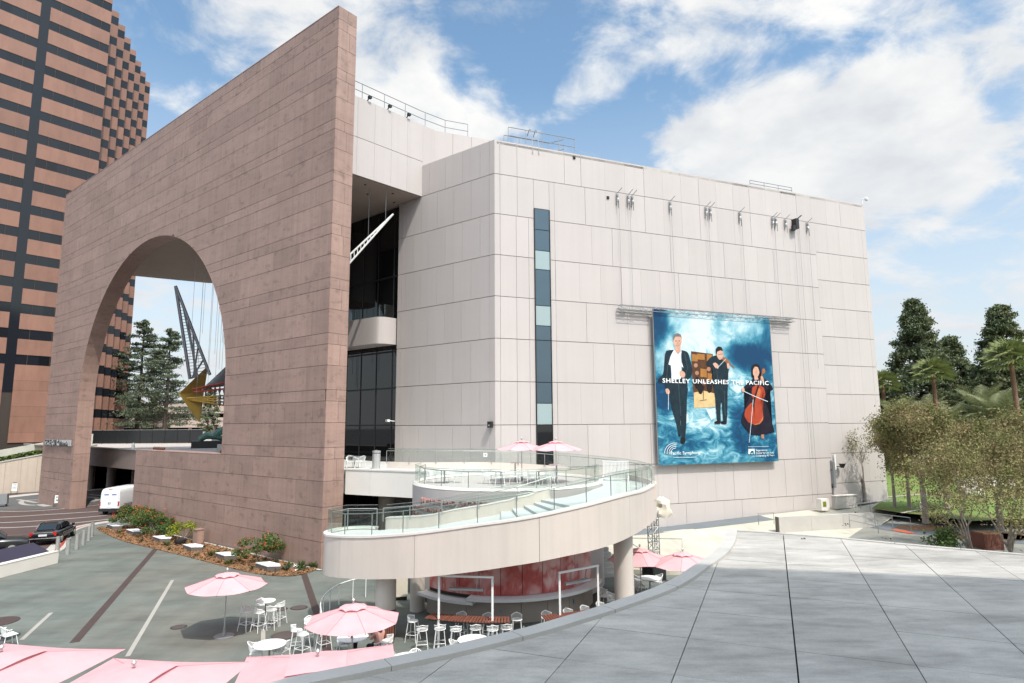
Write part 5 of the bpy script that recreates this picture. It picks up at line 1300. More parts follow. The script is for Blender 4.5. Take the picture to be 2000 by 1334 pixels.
flat(c3, 'print_shape', 'skin', [(794, 684), (814, 674), (822, 700), (806, 714)], 2); flat(c3, 'print_shape', 'skin', [(946, 590), (962, 586), (974, 620), (958, 626)], 2); flat(c3, 'print_shape', 'skin2', [(950, 1046), (972, 1044), (974, 1080), (954, 1076)], 1)
def ptext(name, s, px0, px1, h, key, track=1.0):
    (ua, za), (ub, zb) = pp(*px0), pp(*px1); lay[0] += 1; o = text_mesh(name, s, 1.0, .002, PM[key], po, track=track); w = max(v.co.x for v in o.data.vertices)
    hz = abs(pp(px0[0], px0[1] - h)[1] - za) / .70; k = (ub - ua) / w
    for v in o.data.vertices: v.co = (v.co.x * k, v.co.y * hz, v.co.z)
    o.location = (ua, -.034 - .0008 * lay[0] - .004, (za + zb) / 2); return o
ptext('printed_title', 'SHELLEY UNLEASHES THE PACIFIC', (172, 640), (1010, 652), 34, 'white', 1.12)
ptext('printed_words', 'Pacific Symphony', (234, 1202), (472, 1202), 26, 'white')
ptext('printed_words', 'Segerstrom', (908, 1176), (998, 1176), 15, 'white'); ptext('printed_words', 'Center for the Arts', (908, 1197), (1050, 1197), 15, 'white'); ptext('printed_words', 'Celebrating 40 Years', (908, 1218), (1054, 1218), 15, 'white')
for i in range(4):                                  # fan of arcs beside the words
    r0 = 46 + i * 17; line(po, 'printed_emblem', 'white', [(272 - r0 * .95 * math.cos(t) * (.75 + .05 * i), 1180 - r0 * math.sin(t) * .8 + 10) for t in np.linspace(-.35 + .1 * i, 1.75, 14)], 3.4)
em = flat(po, 'printed_emblem', 'white', [(850, 1160), (898, 1160), (898, 1200), (850, 1200)], 0); flat(em, 'print_shape', 'deep', [(864, 1200), (864, 1185), (872, 1174), (884, 1172), (892, 1180), (892, 1200), (882, 1200), (880, 1190), (874, 1192), (874, 1200)], 1)
line(po, 'printed_words', 'white', [(848, 1142), (1010, 1140)], 2); line(po, 'printed_words', 'white', [(258, 1226), (440, 1224)], 2.5)
# edge hem and lacing
for x in (-.06, PU1 + .06): MB().box((x, .0, (PZ0 + PZ1) / 2), (.05, .05, PZ1 - PZ0)).build('edge_tube', M['grey_metal'], po)

def lattice(name, a, b_, w, h, label, parent=None, cat='truss', mat_='grey_metal', bay=.9, r=.022):
    a = np.array(a, float); b_ = np.array(b_, float); L_ = np.linalg.norm(b_ - a); d = (b_ - a) / L_
    up = np.array([0, 0, 1.]) if abs(d[2]) < .9 else np.array([FD[0], FD[1], 0]); s = np.cross(d, up); s /= np.linalg.norm(s); up = np.cross(s, d)
    e = empty(name, a, 0, label, cat) if parent is None else parent; o = np.zeros(3) if parent is None else a
    cor = [s * i * w / 2 + up * j * h / 2 for i, j in ((-1, -1), (1, -1), (1, 1), (-1, 1))]
    for c in cor: MB().tube([o + c, o + c + d * L_], r, 6).build('chord', M[mat_], e)
    b = MB(); n = int(L_ / bay)
    for i in range(n):
        p, q = o + d * L_ * i / n, o + d * L_ * (i + 1) / n
        for k in range(4):
            c0, c1 = cor[k], cor[(k + 1) % 4]
            if i % 2: c0, c1 = c1, c0
            b.tube([p + c0, q + c1], r * .6, 4, cap=False); b.tube([p + cor[k], p + cor[(k + 1) % 4]], r * .6, 4, cap=False)
    tag(b.build('lattice_web', M[mat_], e), kind='stuff'); return e
TN = F1[:2] + FN * .45
ta, tb = on_wall(1211, 600, TN, FD), on_wall(1549, 622, TN, FD); tb[2] = ta[2]
lattice('upper_truss', ta, tb, .35, .34, 'long horizontal lattice truss along the top edge of the poster')
TN2 = F1[:2] + FN * .22
for (xa, ya), (xb, yb), lab in (((1206, 606), (1273, 611), 'short lower lattice truss sticking out left of the poster'), ((1504, 624), (1547, 630), 'short lower lattice truss sticking out right of the poster')):
    a, b_ = on_wall(xa, ya, TN2, FD), on_wall(xb, yb, TN2, FD); b_[2] = a[2]; lattice('lower_truss', a, b_, .2, .26, lab)
# hoist brackets under the second row of joints
bx = [(1204, 'first'), (1225, 'second'), (1233, 'third'), (1307, 'fourth'), (1377, 'fifth'), (1385, 'sixth'), (1443, 'seventh'), (1507, 'eighth'), (1513, 'ninth'), (1532, 'tenth'), (1575, 'twelfth and last')]
def hoist(): 
    e = empty('hoist_bracket', (0, 0, 0), 0, None, 'bracket', 'hoist brackets high on the theatre wall')
    MB().box((0, -.05, -.45), (.10, .08, .9)).build('back_plate', M['steel'], e); MB().bar((0, -.1, -.05), (.2, -.5, .3), .035).build('arm', M['grey_metal'], e); MB().lathe([(.07, -.75), (.08, -.55), (.05, -.45)], 10, (0, -.18, 0)).build('pulley', M['steel'], e); MB().box((0, -.15, -.25), (.12, .14, .2)).build('winch', M['grey_metal'], e); MB().tube([(0, -.25, -.6), (0, -.25, -1.3)], .02, 5).build('cable_tail', M['dark_metal'], e); return e
h0 = hoist(); rzF = math.atan2(FD[1], FD[0])
for i, (px, nm_) in enumerate(bx):
    q = on_wall(px, 385 + (px - 1204) * .165, F1, FD); q[2] = 26.3; q[:2] += FN * .02
    h = h0 if i == 0 else copy_tree(h0); h.location = tuple(q); h.rotation_euler = (0, 0, rzF); h['label'] = nm_ + ' hoist bracket from the left in the row high on the pale facade'
q = on_wall(1549, 438, F1, FD); wi = empty('motor_winch', (q[0], q[1], 25.9), rzF, 'larger black winch among the hoist brackets near the right end of the row', 'winch')
MB().box((0, -.25, 0), (.35, .5, .9)).build('motor', M['dark_metal'], wi); MB().lathe([(.2, 0), (.2, .4)], 12, (-.3, -.3, -.6)).build('drum', M['dark_metal'], wi); MB().bar((0, -.2, .3), (.3, -.7, .7), .07).build('arm', M['dark_metal'], wi)
cb = empty('cables', (*F1[:2], 0), 0, 'thin steel cables hanging from the hoist brackets down to the poster truss', 'cables')
for px, py1 in ((1206, 600), (1227, 602), (1308, 606), (1380, 612), (1445, 617), (1509, 621), (1547, 985), (1557, 985), (1575, 720)):
    a = on_wall(px, 385 + (px - 1204) * .165, F1, FD); z1 = on_wall(px, py1, F1, FD)[2]; p = a[:2] + FN * .2 - F1[:2]
    MB().tube([(p[0], p[1], 25.6), (p[0], p[1], z1)], .011, 4).build('cable', M['grey_metal'], cb)

# ================================================================== roof rails, floodlights, wall lamp, cameras
def roof_rail(label, pts_, h, posts, z=None, loops=None, inset_=None):
    e = empty('roof_railing', (*pts_[0][:2], pts_[0][2]), 0, label, 'railing'); o = np.array(pts_[0]); P = [np.array(p) - o for p in pts_]
    for hh in (h, h * .5): MB().tube([p + np.array([0, 0, hh]) for p in P], .028, 5).build('rail', M['grey_metal'], e)
    for p in resample(P, posts): MB().tube([p, p + np.array([0, 0, h])], .026, 5).build('post', M['grey_metal'], e)
    return e
inE = TD * 0 + (-CN) * .15
roof_rail('thin railing along the canopy roof beside the red granite wall', [np.array([*(E0 - CN * .15), CT]), np.array([*(E1 - CN * .15), CT]), np.array([*(B0 + FD * 1.0 - FN * .4), CT]), np.array([*(B0 + FD * 3.0 - FN * .4), CT])], 1.25, 1.9)
rr = roof_rail('railing with a ladder hoop on the theatre roof left of centre', [np.array([*(C0 + FD * u - FN * n), HT]) for u, n in ((1.2, .3), (6.5, .3), (6.7, .3))], 1.3, 1.3)
rr2 = roof_rail('second railing set back behind the ladder hoop on the theatre roof', [np.array([*(C0 + FD * u - FN * n), HT]) for u, n in ((1.6, 2.2), (5.4, 2.2), (6.2, 1.2))], 1.6, 1.2)
for u in (3.0, 3.5): q = C0 + FD * u - FN * .15 - (C0 + FD * 1.2 - FN * .3); MB().tube([(q[0] + FN[0] * .2, q[1] + FN[1] * .2, -.6), (q[0], q[1], 1.3), (q[0] - FN[0] * .4, q[1] - FN[1] * .4, 1.55), (q[0] - FN[0] * .8, q[1] - FN[1] * .8, 1.2)], .03, 5).build('ladder_hoop', M['grey_metal'], rr)
roof_rail('short low railing on the theatre roof towards its right end', [np.array([*(C0 + FD * u - FN * .3), HT]) for u in (23.8, 28.6)], .55, 1.6)
fl = empty('floodlight', (0, 0, 0), 0, None, 'floodlight', 'floodlights along the canopy roof edge')
MB().box((0, -.12, .2), (.24, .22, .18)).build('lamp_head', M['dark_metal'], fl); MB().bar((0, .25, .0), (0, -.05, .22), .06).build('bracket', M['dark_metal'], fl)
for i, (t, nm_) in enumerate(((.06, 'floodlight on the canopy roof edge nearest the red granite wall'), (.32, 'second floodlight along the canopy roof edge'), (.56, 'third floodlight along the canopy roof edge'), (.80, 'floodlight on the canopy roof edge farthest from the red wall'))):
    f_o = fl if i == 0 else copy_tree(fl); q = E0 + (E1 - E0) * t + CN * .1; f_o.location = (q[0], q[1], CT + .05); f_o.rotation_euler = (0, 0, math.atan2(TD[1], TD[0])); f_o['label'] = nm_
q = C0 + LD * .28 + LN * .05; wl_ = empty('wall_lamp', (q[0], q[1], 8.6), math.atan2(LD[1], LD[0]) + PI, 'small black wall lamp on the theatre corner above the terrace', 'lamp')
MB().box((0, -.14, 0), (.3, .26, .42)).build('housing', M['dark_metal'], wl_); MB().box((0, -.285, -.05), (.12, .03, .1)).build('lens', M['steel'], wl_)
for px, py, nm_ in ((1121, 308, 'small dark vent box in the top row of the pale facade'), (1187, 386, 'small dark vent box left of the hoist brackets')):
    q = on_wall(px, py, F1, FD); v_ = empty('vent_box', q, rzF, nm_, 'vent'); MB().box((0, -.02, 0), (.20, .1, .20)).build('frame', M['dark_metal'], v_); MB().box((0, -.08, 0), (.13, .03, .13)).build('grille', M['interior'], v_)
q = R0 - FD * .1; cm = empty('security_camera', (q[0], q[1], HT), 0, 'white dome security camera on the right end of the theatre roof', 'camera')
MB().tube([(0, 0, 0), (0, 0, .5), (.3, -.1, .6)], .04, 6).build('arm', M['white'], cm); MB().lathe([(.02, -.15), (.15, -.05), (.17, .1), (.1, .2)], 12, (.35, -.1, .45)).build('dome', M['white'], cm, True)
q = on_wall(776, 822, L0, LD); cm = empty('security_camera', (*(L0 + LN * .1), 8.9), 0, 'small white camera on the theatre wall beside the dark lobby glass', 'camera')
MB().tube([(0, 0, 0), (-.3, -.35, .05)], .04, 6).build('arm', M['white'], cm); MB().box((-.42, -.5, .05), (.2, .4, .18), .6).build('housing', M['white'], cm)
q = on_wall(1622, 885, F1, FD); an = empty('antenna_panel', (q[0], q[1], 4.2), rzF, 'tall narrow antenna panel low on the right side of the theatre wall', 'antenna')
MB().box((0, -.2, 0), (.22, .14, 2.2)).build('panel', M['grey_metal'], an); MB().box((.3, -.12, .7), (.16, .1, 2.0)).build('cover', M['white'], an); MB().box((0, -.06, -1), (.3, .12, .2)).build('bracket', M['dark_metal'], an)
q = on_wall(1630, 918, F1, FD); eq = empty('speaker_cluster', (q[0], q[1], q[2]), rzF, 'black horn speaker and grey boxes on the wall behind the bare tree', 'speaker')
MB().lathe([(.12, 0), (.28, .35)], 14, (.35, -.5, .2)).build('horn', M['dark_metal'], eq); MB().bar((0, -.02, .3), (.35, -.5, .3), .06).build('arm', M['dark_metal'], eq)
for z in (-.1, -.5): MB().box((-.15, -.15, z), (.3, .25, .3)).build('junction_box', M['grey_metal'], eq)
pd = empty('downpipe', (*(F1[:2] + FD * 17.5 + FN * .08), 0), 0, 'thin dark downpipe at the joint near the right end of the facade', 'pipe'); MB().tube([(0, 0, 1.6), (0, 0, 5.4)], .05, 6).build('pipe', M['grey_metal'], pd)
for z in (2.2, 3.4, 4.6): MB().box((0, 0, z), (.16, .12, .06)).build('clip', M['dark_metal'], pd)

# ================================================================== generic abstract hanging sculpture (stand-in): gold folded plate and fans of rods
YS = 58.0
so_ = at_depth(400, 760, YS); sc2 = empty('hanging_sculpture', so_, 0, 'large abstract metal sculpture in the arch with a folded gold plate and fans of rods', 'sculpture')
def sl(px, py, dy=0): return at_depth(px, py, YS + dy) - so_
b = MB(); tip, a1_, a2_, mid = sl(349, 769), sl(404, 716, 1.4), sl(388, 824, 1.2), sl(396, 766, 3.0)
bk_ = np.array([0, .25, 0]); b.add([tip, a1_, mid, a2_, tip + bk_, a1_ + bk_, mid + bk_, a2_ + bk_], [(0, 2, 1), (0, 3, 2), (4, 5, 6), (4, 6, 7), (0, 1, 5, 4), (1, 2, 6, 5), (2, 3, 7, 6), (3, 0, 4, 7)]); b.build('gold_plate', M['gold'], sc2)
apex, fl_, fr_ = sl(343, 559), sl(371, 740), sl(410, 732)
MB().tube([apex, fl_], .15, 8).build('mast', M['rod_dark'], sc2); MB().tube([apex, fr_], .15, 8).build('mast', M['rod_dark'], sc2)
for k in range(1, 6):
    t = k / 6; e_ = apex + (fr_ - apex) * (1 - t) * .93 + (fr_ - apex) * .05; MB().tube([fl_ + (fr_ - fl_) * .08 * k, e_], .08, 6).build('fan_rod', M['rod_dark'], sc2)
b = MB()
for k in range(1, 30): t = k / 30; b.tube([apex + (fl_ - apex) * t, apex + (fr_ - apex) * min(1, t * 1.02)], .025, 4)
tag(b.build('rung_wires', M['rod_dark'], sc2), kind='stuff')
for k in range(13): MB().tube([sl(394 + k * .4, 762 - k * .35, 1.2), sl(470, 690 + k * 5.0, 4)], .07, 6).build('silver_rod', M['rod'], sc2)
for k in range(4): MB().tube([sl(366 - k * 1.5, 778 - k * .6 - 0 * k + k * 1.0, .8), sl(470, 770 + k * 9, 3)], .09, 6).build('gold_rod', M['gold'], sc2)
for k in range(2): MB().tube([sl(376 + k * 2, 760 + k * 6, .6), sl(470, 742 + k * 14, 3)], .10, 6).build('red_rod', M['rod_red'], sc2)
b = MB()
for k in range(5):
    x = 402 + k * 9
    for yy in (762, 776, 786): b.lathe([(.01, -.45), (.16, 0), (.01, .45)], 6, sl(x, yy, 2))
    b.tube([sl(x, 752, 2), sl(x, 792, 2)], .02, 4)
tag(b.build('small_pendants', M['rod_dark'], sc2), kind='stuff')
# ladder-like arm of the sculpture on the right of the granite wall
YL = 44.5
lo_ = at_depth(690, 500, YL); la2 = empty('hanging_ladder_arm', lo_, 0, 'white ladder-like tapering arm hanging under the canopy beside the granite wall', 'sculpture')
A_, T_, B2 = at_depth(672, 508, YL) - lo_, at_depth(768, 418, YL + 1) - lo_, at_depth(672, 526, YL) - lo_
MB().tube([A_, T_], .07, 6).build('rail', M['white'], la2); MB().tube([B2, T_], .07, 6).build('rail', M['white'], la2)
for k in range(14): t = k / 15; MB().tube([A_ + (T_ - A_) * t, B2 + (T_ - B2) * t], .035, 5).build('rung', M['white'], la2)
for px in (719, 753): q = at_depth(px, 470 if px < 730 else 432, YL + .5) - lo_; MB().tube([q, (q[0], q[1], CS - lo_[2])], .015, 4).build('hanger', M['grey_metal'], la2)

# ================================================================== UMBRELLAS
def umbrella(n, R, hr, ht, label, rz=0, pole=True, base=True, closed=False, vent=.30, phase=0):
    e = empty('umbrella', (0, 0, 0), rz, label, 'umbrella'); RM = 8
    v = []; f = []; per = n * 6
    for i in range(RM + 1):
        t = i / RM * (1 - .04) + .04
        for j in range(per):
            a = 2 * PI * j / per + phase; s = (j % 6) / 6; rad = math.cos(PI / n) / math.cos((a - phase) % (2 * PI / n) - PI / n)     # straight hem between ribs
            sag = .055 * R * math.sin(PI * s) * t * t * (1.0 if n > 4 else .55)
            z = ht - (ht - hr) * (t ** 1.08) - sag * .6
            v.append((R * rad * t * math.cos(a), R * rad * t * math.sin(a), z))
    for i in range(RM):
        for j in range(per): f.append((i * per + j, i * per + (j + 1) % per, (i + 1) * per + (j + 1) % per, (i + 1) * per + j))
    m_ = MB(); m_.add(v, f); cn = m_.build('canopy', M['pink'], e, True)
    v = []; f = []; rv = vent * R; hv = (ht - hr) * vent * .95
    for i in range(4):
        t = .05 + .95 * i / 3
        for j in range(per):
            a = 2 * PI * j / per + phase; s = (j % 6) / 6; rad = math.cos(PI / n) / math.cos((a - phase) % (2 * PI / n) - PI / n)
            v.append((rv * rad * t * math.cos(a), rv * rad * t * math.sin(a), ht + .055 - hv * t + .04 * math.sin(PI * s) * t))
    for i in range(3):
        for j in range(per): f.append((i * per + j, i * per + (j + 1) % per, (i + 1) * per + (j + 1) % per, (i + 1) * per + j))
    m_ = MB(); m_.add(v, f); m_.build('vent_cap', M['pink'], e, True)
    for k in range(n):
        a = 2 * PI * k / n + phase; MB().bar_path([(R * t * math.cos(a), R * t * math.sin(a), ht - (ht - hr) * (t ** 1.08) + .004) for t in np.linspace(.06, 1, 8)], .022, .008).build('seam', M['pink_seam'], e)
    MB().lathe([(.03, 0), (.03, .05), (.055, .07), (.06, .11), (.02, .16)], 10, (0, 0, ht + .07)).build('finial', M['steel'], e, True)
    if n > 4:
        for k in range(n): a = 2 * PI * k / n + phase; MB().bar((.05 * math.cos(a), .05 * math.sin(a), ht - .06), (R * .98 * math.cos(a), R * .98 * math.sin(a), hr - .03), .025).build('rib', M['grey_metal'], e)
    else:
        for k in range(n): a = 2 * PI * k / n + phase; MB().bar((.05 * math.cos(a), .05 * math.sin(a), ht - .08), (R * .97 * math.cos(a), R * .97 * math.sin(a), hr - .04), .04).build('rib', M['grey_metal'], e)
    MB().lathe([(.027, 0), (.027, ht + .02)], 10).build('pole', M['steel'], e)
    MB().lathe([(.40, 0), (.40, .03), (.08, .06), (.045, .35)], 24).build('base', M['grey_metal'], e, True)
    return e
u = umbrella(8, 1.62, 2.02, 2.50, 'pink octagonal umbrella standing alone on the open green plaza', phase=.2); u.location = tuple(spot(437.5, 1243))
u2 = copy_tree(u); u2.location = (*spot(690, 1182, 2.5)[:2], 0); u2.rotation_euler = (0, 0, .30); u2['label'] = 'pink octagonal umbrella over the seated people by the cream column'
for (px, py, yb, z, rz_, sc_, lab) in ((1019, 862, 35.2, 5.42, .1, .9, 'pink umbrella on the circle terrace, the left one of the two overlapping'), (1086, 862, 34.3, 5.42, .5, .9, 'pink umbrella on the circle terrace, right one with a pale lit canopy'), (1326, 1080, 30.5, .0, .25, 1.0, 'pink umbrella behind the loudspeaker at the curved plaza bench'), (1244, 1085, 31.5, .0, .6, 1.0, 'pink umbrella half shaded behind the right column'), (1238, 1176, 23.0, 0, .2, .95, 'pink umbrella whose tip peeps over the roof edge below the right column')):
    c = copy_tree(u); q = at_depth(px, 900, yb); c.location = (q[0], q[1], z); c.rotation_euler = (0, 0, rz_); c.scale = (sc_,) * 3; c['label'] = lab
us = umbrella(4, 2.84, 2.20, 2.68, 'large square pink umbrella at the bottom edge beside the roof kerb', phase=PI / 4, vent=.36)
def sq_at(px, py, z): return spot(px, py, z)
us.location = (-5.05, 16.85, 0); us.rotation_euler = (0, 0, math.radians(13.5))
for x, y, dg_, lab in ((-9.35, 16.15, -4.7, 'large square pink umbrella in the middle of the three at the bottom edge'), (-13.55, 17.3, -8, 'large square pink umbrella at the bottom left corner')):
    c = copy_tree(us); c.location = (x, y, 0); c.rotation_euler = (0, 0, math.radians(dg_)); c['label'] = lab
# small folded umbrella beyond the roof edge
fu = empty('folded_umbrella', (*spot(1023, 1224, 1.4)[:2], 0), 0, 'small folded pink umbrella peeping above the roof edge near the bar tables', 'umbrella')
MB().lathe([(.16, .80), (.17, 1.0), (.11, 1.2), (.03, 1.32)], 10).build('canopy', M['pink'], fu, True); MB().lathe([(.025, 0), (.025, 1.42)], 8).build('pole', M['steel'], fu)

# ================================================================== STOOLS, CHAIRS, TABLES
WHT = M['white']
def stool():
    e = empty('bar_stool', (0, 0, 0), 0, None, 'stool', 'white bar stools on the plaza')
    b = MB(); hs_ = .76
    for i in range(9):
        x = -.19 + .38 * i / 8; w = math.sqrt(max(.02, 1 - (x / .215) ** 2)) * .2; b.bar((x, -w, hs_ + .01 * abs(i - 4) / 2), (x, w, hs_ + .02), .026, .012)
    b.tube([(.215 * math.cos(t), .205 * math.sin(t), hs_ + .012) for t in np.linspace(0, 2 * PI, 18, endpoint=False)], .016, 5, closed=True); b.build('seat', WHT, e)
    b = MB(); arc_ = [(.225 * math.cos(t), .22 * math.sin(t), hs_ + .23 - .07 * abs(math.cos(t))) for t in np.linspace(.12, PI - .12, 9)]; b.tube(arc_, .016, 5)
    for i in range(13): t = .2 + (PI - .4) * i / 12; b.bar((.21 * math.cos(t), .2 * math.sin(t), hs_), (.225 * math.cos(t), .22 * math.sin(t), hs_ + .225 - .07 * abs(math.cos(t))), .022, .01)
    b.build('backrest', WHT, e)
    for x, y in ((-1, -1), (1, -1), (1, 1), (-1, 1)): MB().tube([(.15 * x, .14 * y, hs_), (.235 * x, .235 * y, 0)], .014, 6).build('leg', WHT, e)
    k = [(.20 * x, .20 * y, .28) for x, y in ((-1, -1), (1, -1), (1, 1), (-1, 1))]; b = MB()
    for i in range(4): b.tube([k[i], k[(i + 1) % 4]], .012, 5)
    b.build('footrest', WHT, e); return e
def chair():
    e = empty('chair', (0, 0, 0), 0, None, 'chair', 'white low chairs'); b = MB()
    for i in range(9):
        x = -.22 + .44 * i / 8; b.bar((x, -.22, .44), (x * .95, .2, .42), .03, .012)
    b.tube([(-.24, .2, .43), (-.24, -.22, .45), (.24, -.22, .45), (.24, .2, .43)], .016, 5, closed=True); b.build('seat', WHT, e)
    b = MB(); top = [(.27 * math.cos(t), .06 + .24 * math.sin(t), .80 - .14 * abs(math.cos(t)) ** 2) for t in np.linspace(-.25, PI + .25, 13)]; b.tube(top, .017, 5)
    for i in range(15): t = -.1 + (PI + .2) * i / 14; b.bar((.235 * math.cos(t), .03 + .18 * math.sin(t), .43), (.27 * math.cos(t), .06 + .24 * math.sin(t), .79 - .14 * abs(math.cos(t)) ** 2), .026, .01)
    b.build('backrest', WHT, e)
    for x, y in ((-1, -1), (1, -1), (1, 1), (-1, 1)): MB().tube([(.2 * x, .17 * y, .43), (.26 * x, .25 * y, 0)], .014, 6).build('leg', WHT, e)
    return e
def table(h, r, label, top='white', grp=None, name='round_table'):
    e = empty(name, (0, 0, 0), 0, label, 'table', grp); MB().lathe([(r - .02, h - .03), (r, h - .02), (r, h), (.01, h + .003)], 28).build('table_top', M[top], e, True); MB().lathe([(.04, .02), (.035, h - .03)], 10).build('column', M['grey_metal'], e, True); MB().lathe([(.27, 0), (.27, .015), (.05, .03)], 20).build('base', M['grey_metal'], e, True); return e
S0_, C0_ = stool(), chair(); first = {'s': True, 'c': True}
def put(kind, px, py, rz, label, z=0.0, yb=None):
    src = S0_ if kind == 's' else C0_
    o = src if first[kind] else copy_tree(src); first[kind] = False
    q = spot(px, py, z) if yb is None else np.array([*at_depth(px, 900, yb)[:2], z]); o.location = tuple(q); o.rotation_euler = (0, 0, rz); o['label'] = label; return o
def put_xy(kind, x, y, rz, label, z=0.0):
    src = S0_ if kind == 's' else C0_; o = src if first[kind] else copy_tree(src); first[kind] = False; o.location = (x, y, z); o.rotation_euler = (0, 0, rz); o['label'] = label; return o
t1 = table(1.12, .40, 'white round high table among four stools right of the lone umbrella'); t1.location = tuple(spot(517, 1226))
put('s', 480, 1231, 1.2, 'stool left of the high table, grey in the umbrella shade'); put('s', 505, 1233, 2.6, 'stool in front of the high table, turned left'); put('s', 529, 1228, PI, 'stool in front of the high table, right of its column'); put('s', 545, 1219, -1.9, 'stool right of the high table beside the lone umbrella')
put('s', 508, 1216, .3, 'stool behind the high table beside the lone umbrella')
t2 = copy_tree(t1); t2.location = tuple(spot(614, 1268)); t2['label'] = 'white round high table left of the people under the umbrella'
put('s', 578, 1272, 1.9, 'stool left of the high table beside the seated people'); put('s', 604, 1256, .5, 'stool behind the high table beside the seated people'); put('s', 632, 1270, -2.4, 'stool right of the high table beside the seated people'); put('s', 590, 1281, 2.7, 'stool at the front left of the high table beside the seated people')
t3 = table(.74, .58, 'white round low table between two chairs at the bottom of the plaza'); t3.location = tuple(spot(525, 1300))
put('c', 499, 1297, 1.9, 'low chair left of the round table above the square umbrella'); put('c', 549, 1294, -1.9, 'low chair right of the round table above the square umbrella')
t4 = copy_tree(t3); t4.location = tuple(spot(688, 1285)); t4['label'] = 'low round table with drinks in the shade of the umbrella'
put('s', 755, 1296, -1.2, 'stool beside the roof kerb right of the seated woman')
t5 = copy_tree(t3); t5.location = tuple(spot(924, 1290)); t5['label'] = 'white round table touching the roof edge before the bar stools'
put('c', 893, 1294, 1.5, 'low chair half hidden left of the white table by the roof edge'); put('c', 812, 1320, .3, 'low chair whose top just shows above the roof kerb')
t6 = copy_tree(t3); t6.location = tuple(spot(795, 1330)); t6['label'] = 'white table top barely showing above the roof kerb at the bottom'
tb_ = table(.76, .7, 'dark brown table at the left frame edge', 'brown_band'); tb_.location = tuple(spot(-6, 1252)); put('c', 15, 1262, 2.6, 'low chair beside the dark table at the left frame edge')
# bar tables: slatted arcs round the kiosk, portals with heaters, stools
def bar_table(a0, a1, label):
    r0, r1 = 7.15, 7.85; am = (a0 + a1) / 2; e = empty('slatted_bar_table', (KC[0], KC[1], 0), 0, label, 'table'); n = int((a1 - a0) * 7.5 / .115)
    for i in range(n):
        t = a0 + (a1 - a0) * (i + .5) / n; MB().bar((r0 * math.cos(t), r0 * math.sin(t), 1.05), (r1 * math.cos(t), r1 * math.sin(t), 1.05), .085, .04).build('slat', M['wood'], e)
    for r in (r0 + .12, r1 - .12): MB().wall(arcp(r, a0 + .01, a1 - .01, 14), .05, .95, 1.028).build('bearer', M['dark_metal'], e)
    for t in (a0 + .05, am, a1 - .05): MB().lathe([(.2, 0), (.2, .02), (.04, .03), (.04, .95)], 12, (7.5 * math.cos(t), 7.5 * math.sin(t), 0)).build('leg', M['grey_metal'], e)
    return e
def ang(px, py): q = spot(px, py, 1.05)[:2] - KC; return math.atan2(q[1], q[0]) % (2 * PI)
bar_table(ang(820, 1212), ang(996, 1213), 'dark red slatted bar table left, along the front of the bar')
bar_table(ang(1062, 1208), ang(1200, 1180), 'dark red slatted bar table right, cut off by the roof edge')
def portal(pa, pb, label):
    qa, qb = spot(*pa, 1.05)[:2], spot(*pb, 1.05)[:2]; h = 2.72; e = empty('heater_portal', (*qa, 0), 0, label, 'portal'); d = qb - qa; w = np.linalg.norm(d); u_ = np.array([*(d / w), 0])
    for p in ((0, 0), d): MB().bar((p[0], p[1], 0), (p[0], p[1], h - .08), .08).build('post', WHT, e)
    MB().bar(-u_ * .05 + np.array([0, 0, h - .0375]), np.array([d[0], d[1], h - .0375]) + u_ * .05, .08, .075).build('crossbar', WHT, e)
    c = np.array([d[0] / 2, d[1] / 2, h - .55]); s = np.array([-u_[1], u_[0], 0]) * .12; MB().bar(c - u_ * w * .32 + s, c + u_ * w * .32 + s, .16, .09).build('heater', M['grey_metal'], e)
    for k in (-.2, .2): MB().bar(c + u_ * w * k + s, c + u_ * w * k + np.array([0, 0, .48]), .03).build('hanger', M['grey_metal'], e)
portal((857, 1209), (962, 1213), 'white square portal with a hanging heater over the left slatted bar table'); portal((1094, 1202), (1169, 1184), 'white square portal with a hanging heater over the right slatted bar table')
for px, py, lab in ((824, 1271, 'first bar stool from the left before the slatted bar table'), (859, 1269, 'second bar stool from the left before the slatted bar table'), (890, 1272, 'third bar stool from the left before the slatted bar table'), (929, 1269, 'fourth bar stool, behind the white table by the roof edge'), (962, 1271, 'fifth bar stool, cut by the roof edge right of the white table'), (989, 1268, 'last bar stool of the front row, mostly behind the roof edge')): put('s', px, py, PI + .15, lab)
put('s', 806, 1252, 1.3, 'grey looking stool in the shade at the left end of the slatted bar table')
for k, (t, lab) in enumerate(((4.45, 'shaded stool behind the left part of the slatted bar table'), (4.62, 'shaded stool behind the middle of the left slatted bar table'), (4.80, 'shaded stool behind the right end of the left slatted bar table'), (4.99, 'shaded stool at the left end of the right slatted bar table'), (5.14, 'second shaded stool behind the right slatted bar table'), (5.27, 'third shaded stool behind the right slatted bar table'), (5.41, 'fourth shaded stool behind the right slatted bar table, by the portal post'))): put_xy('s', KC[0] + 6.55 * math.cos(t), KC[1] + 6.55 * math.sin(t), t + PI / 2, lab)
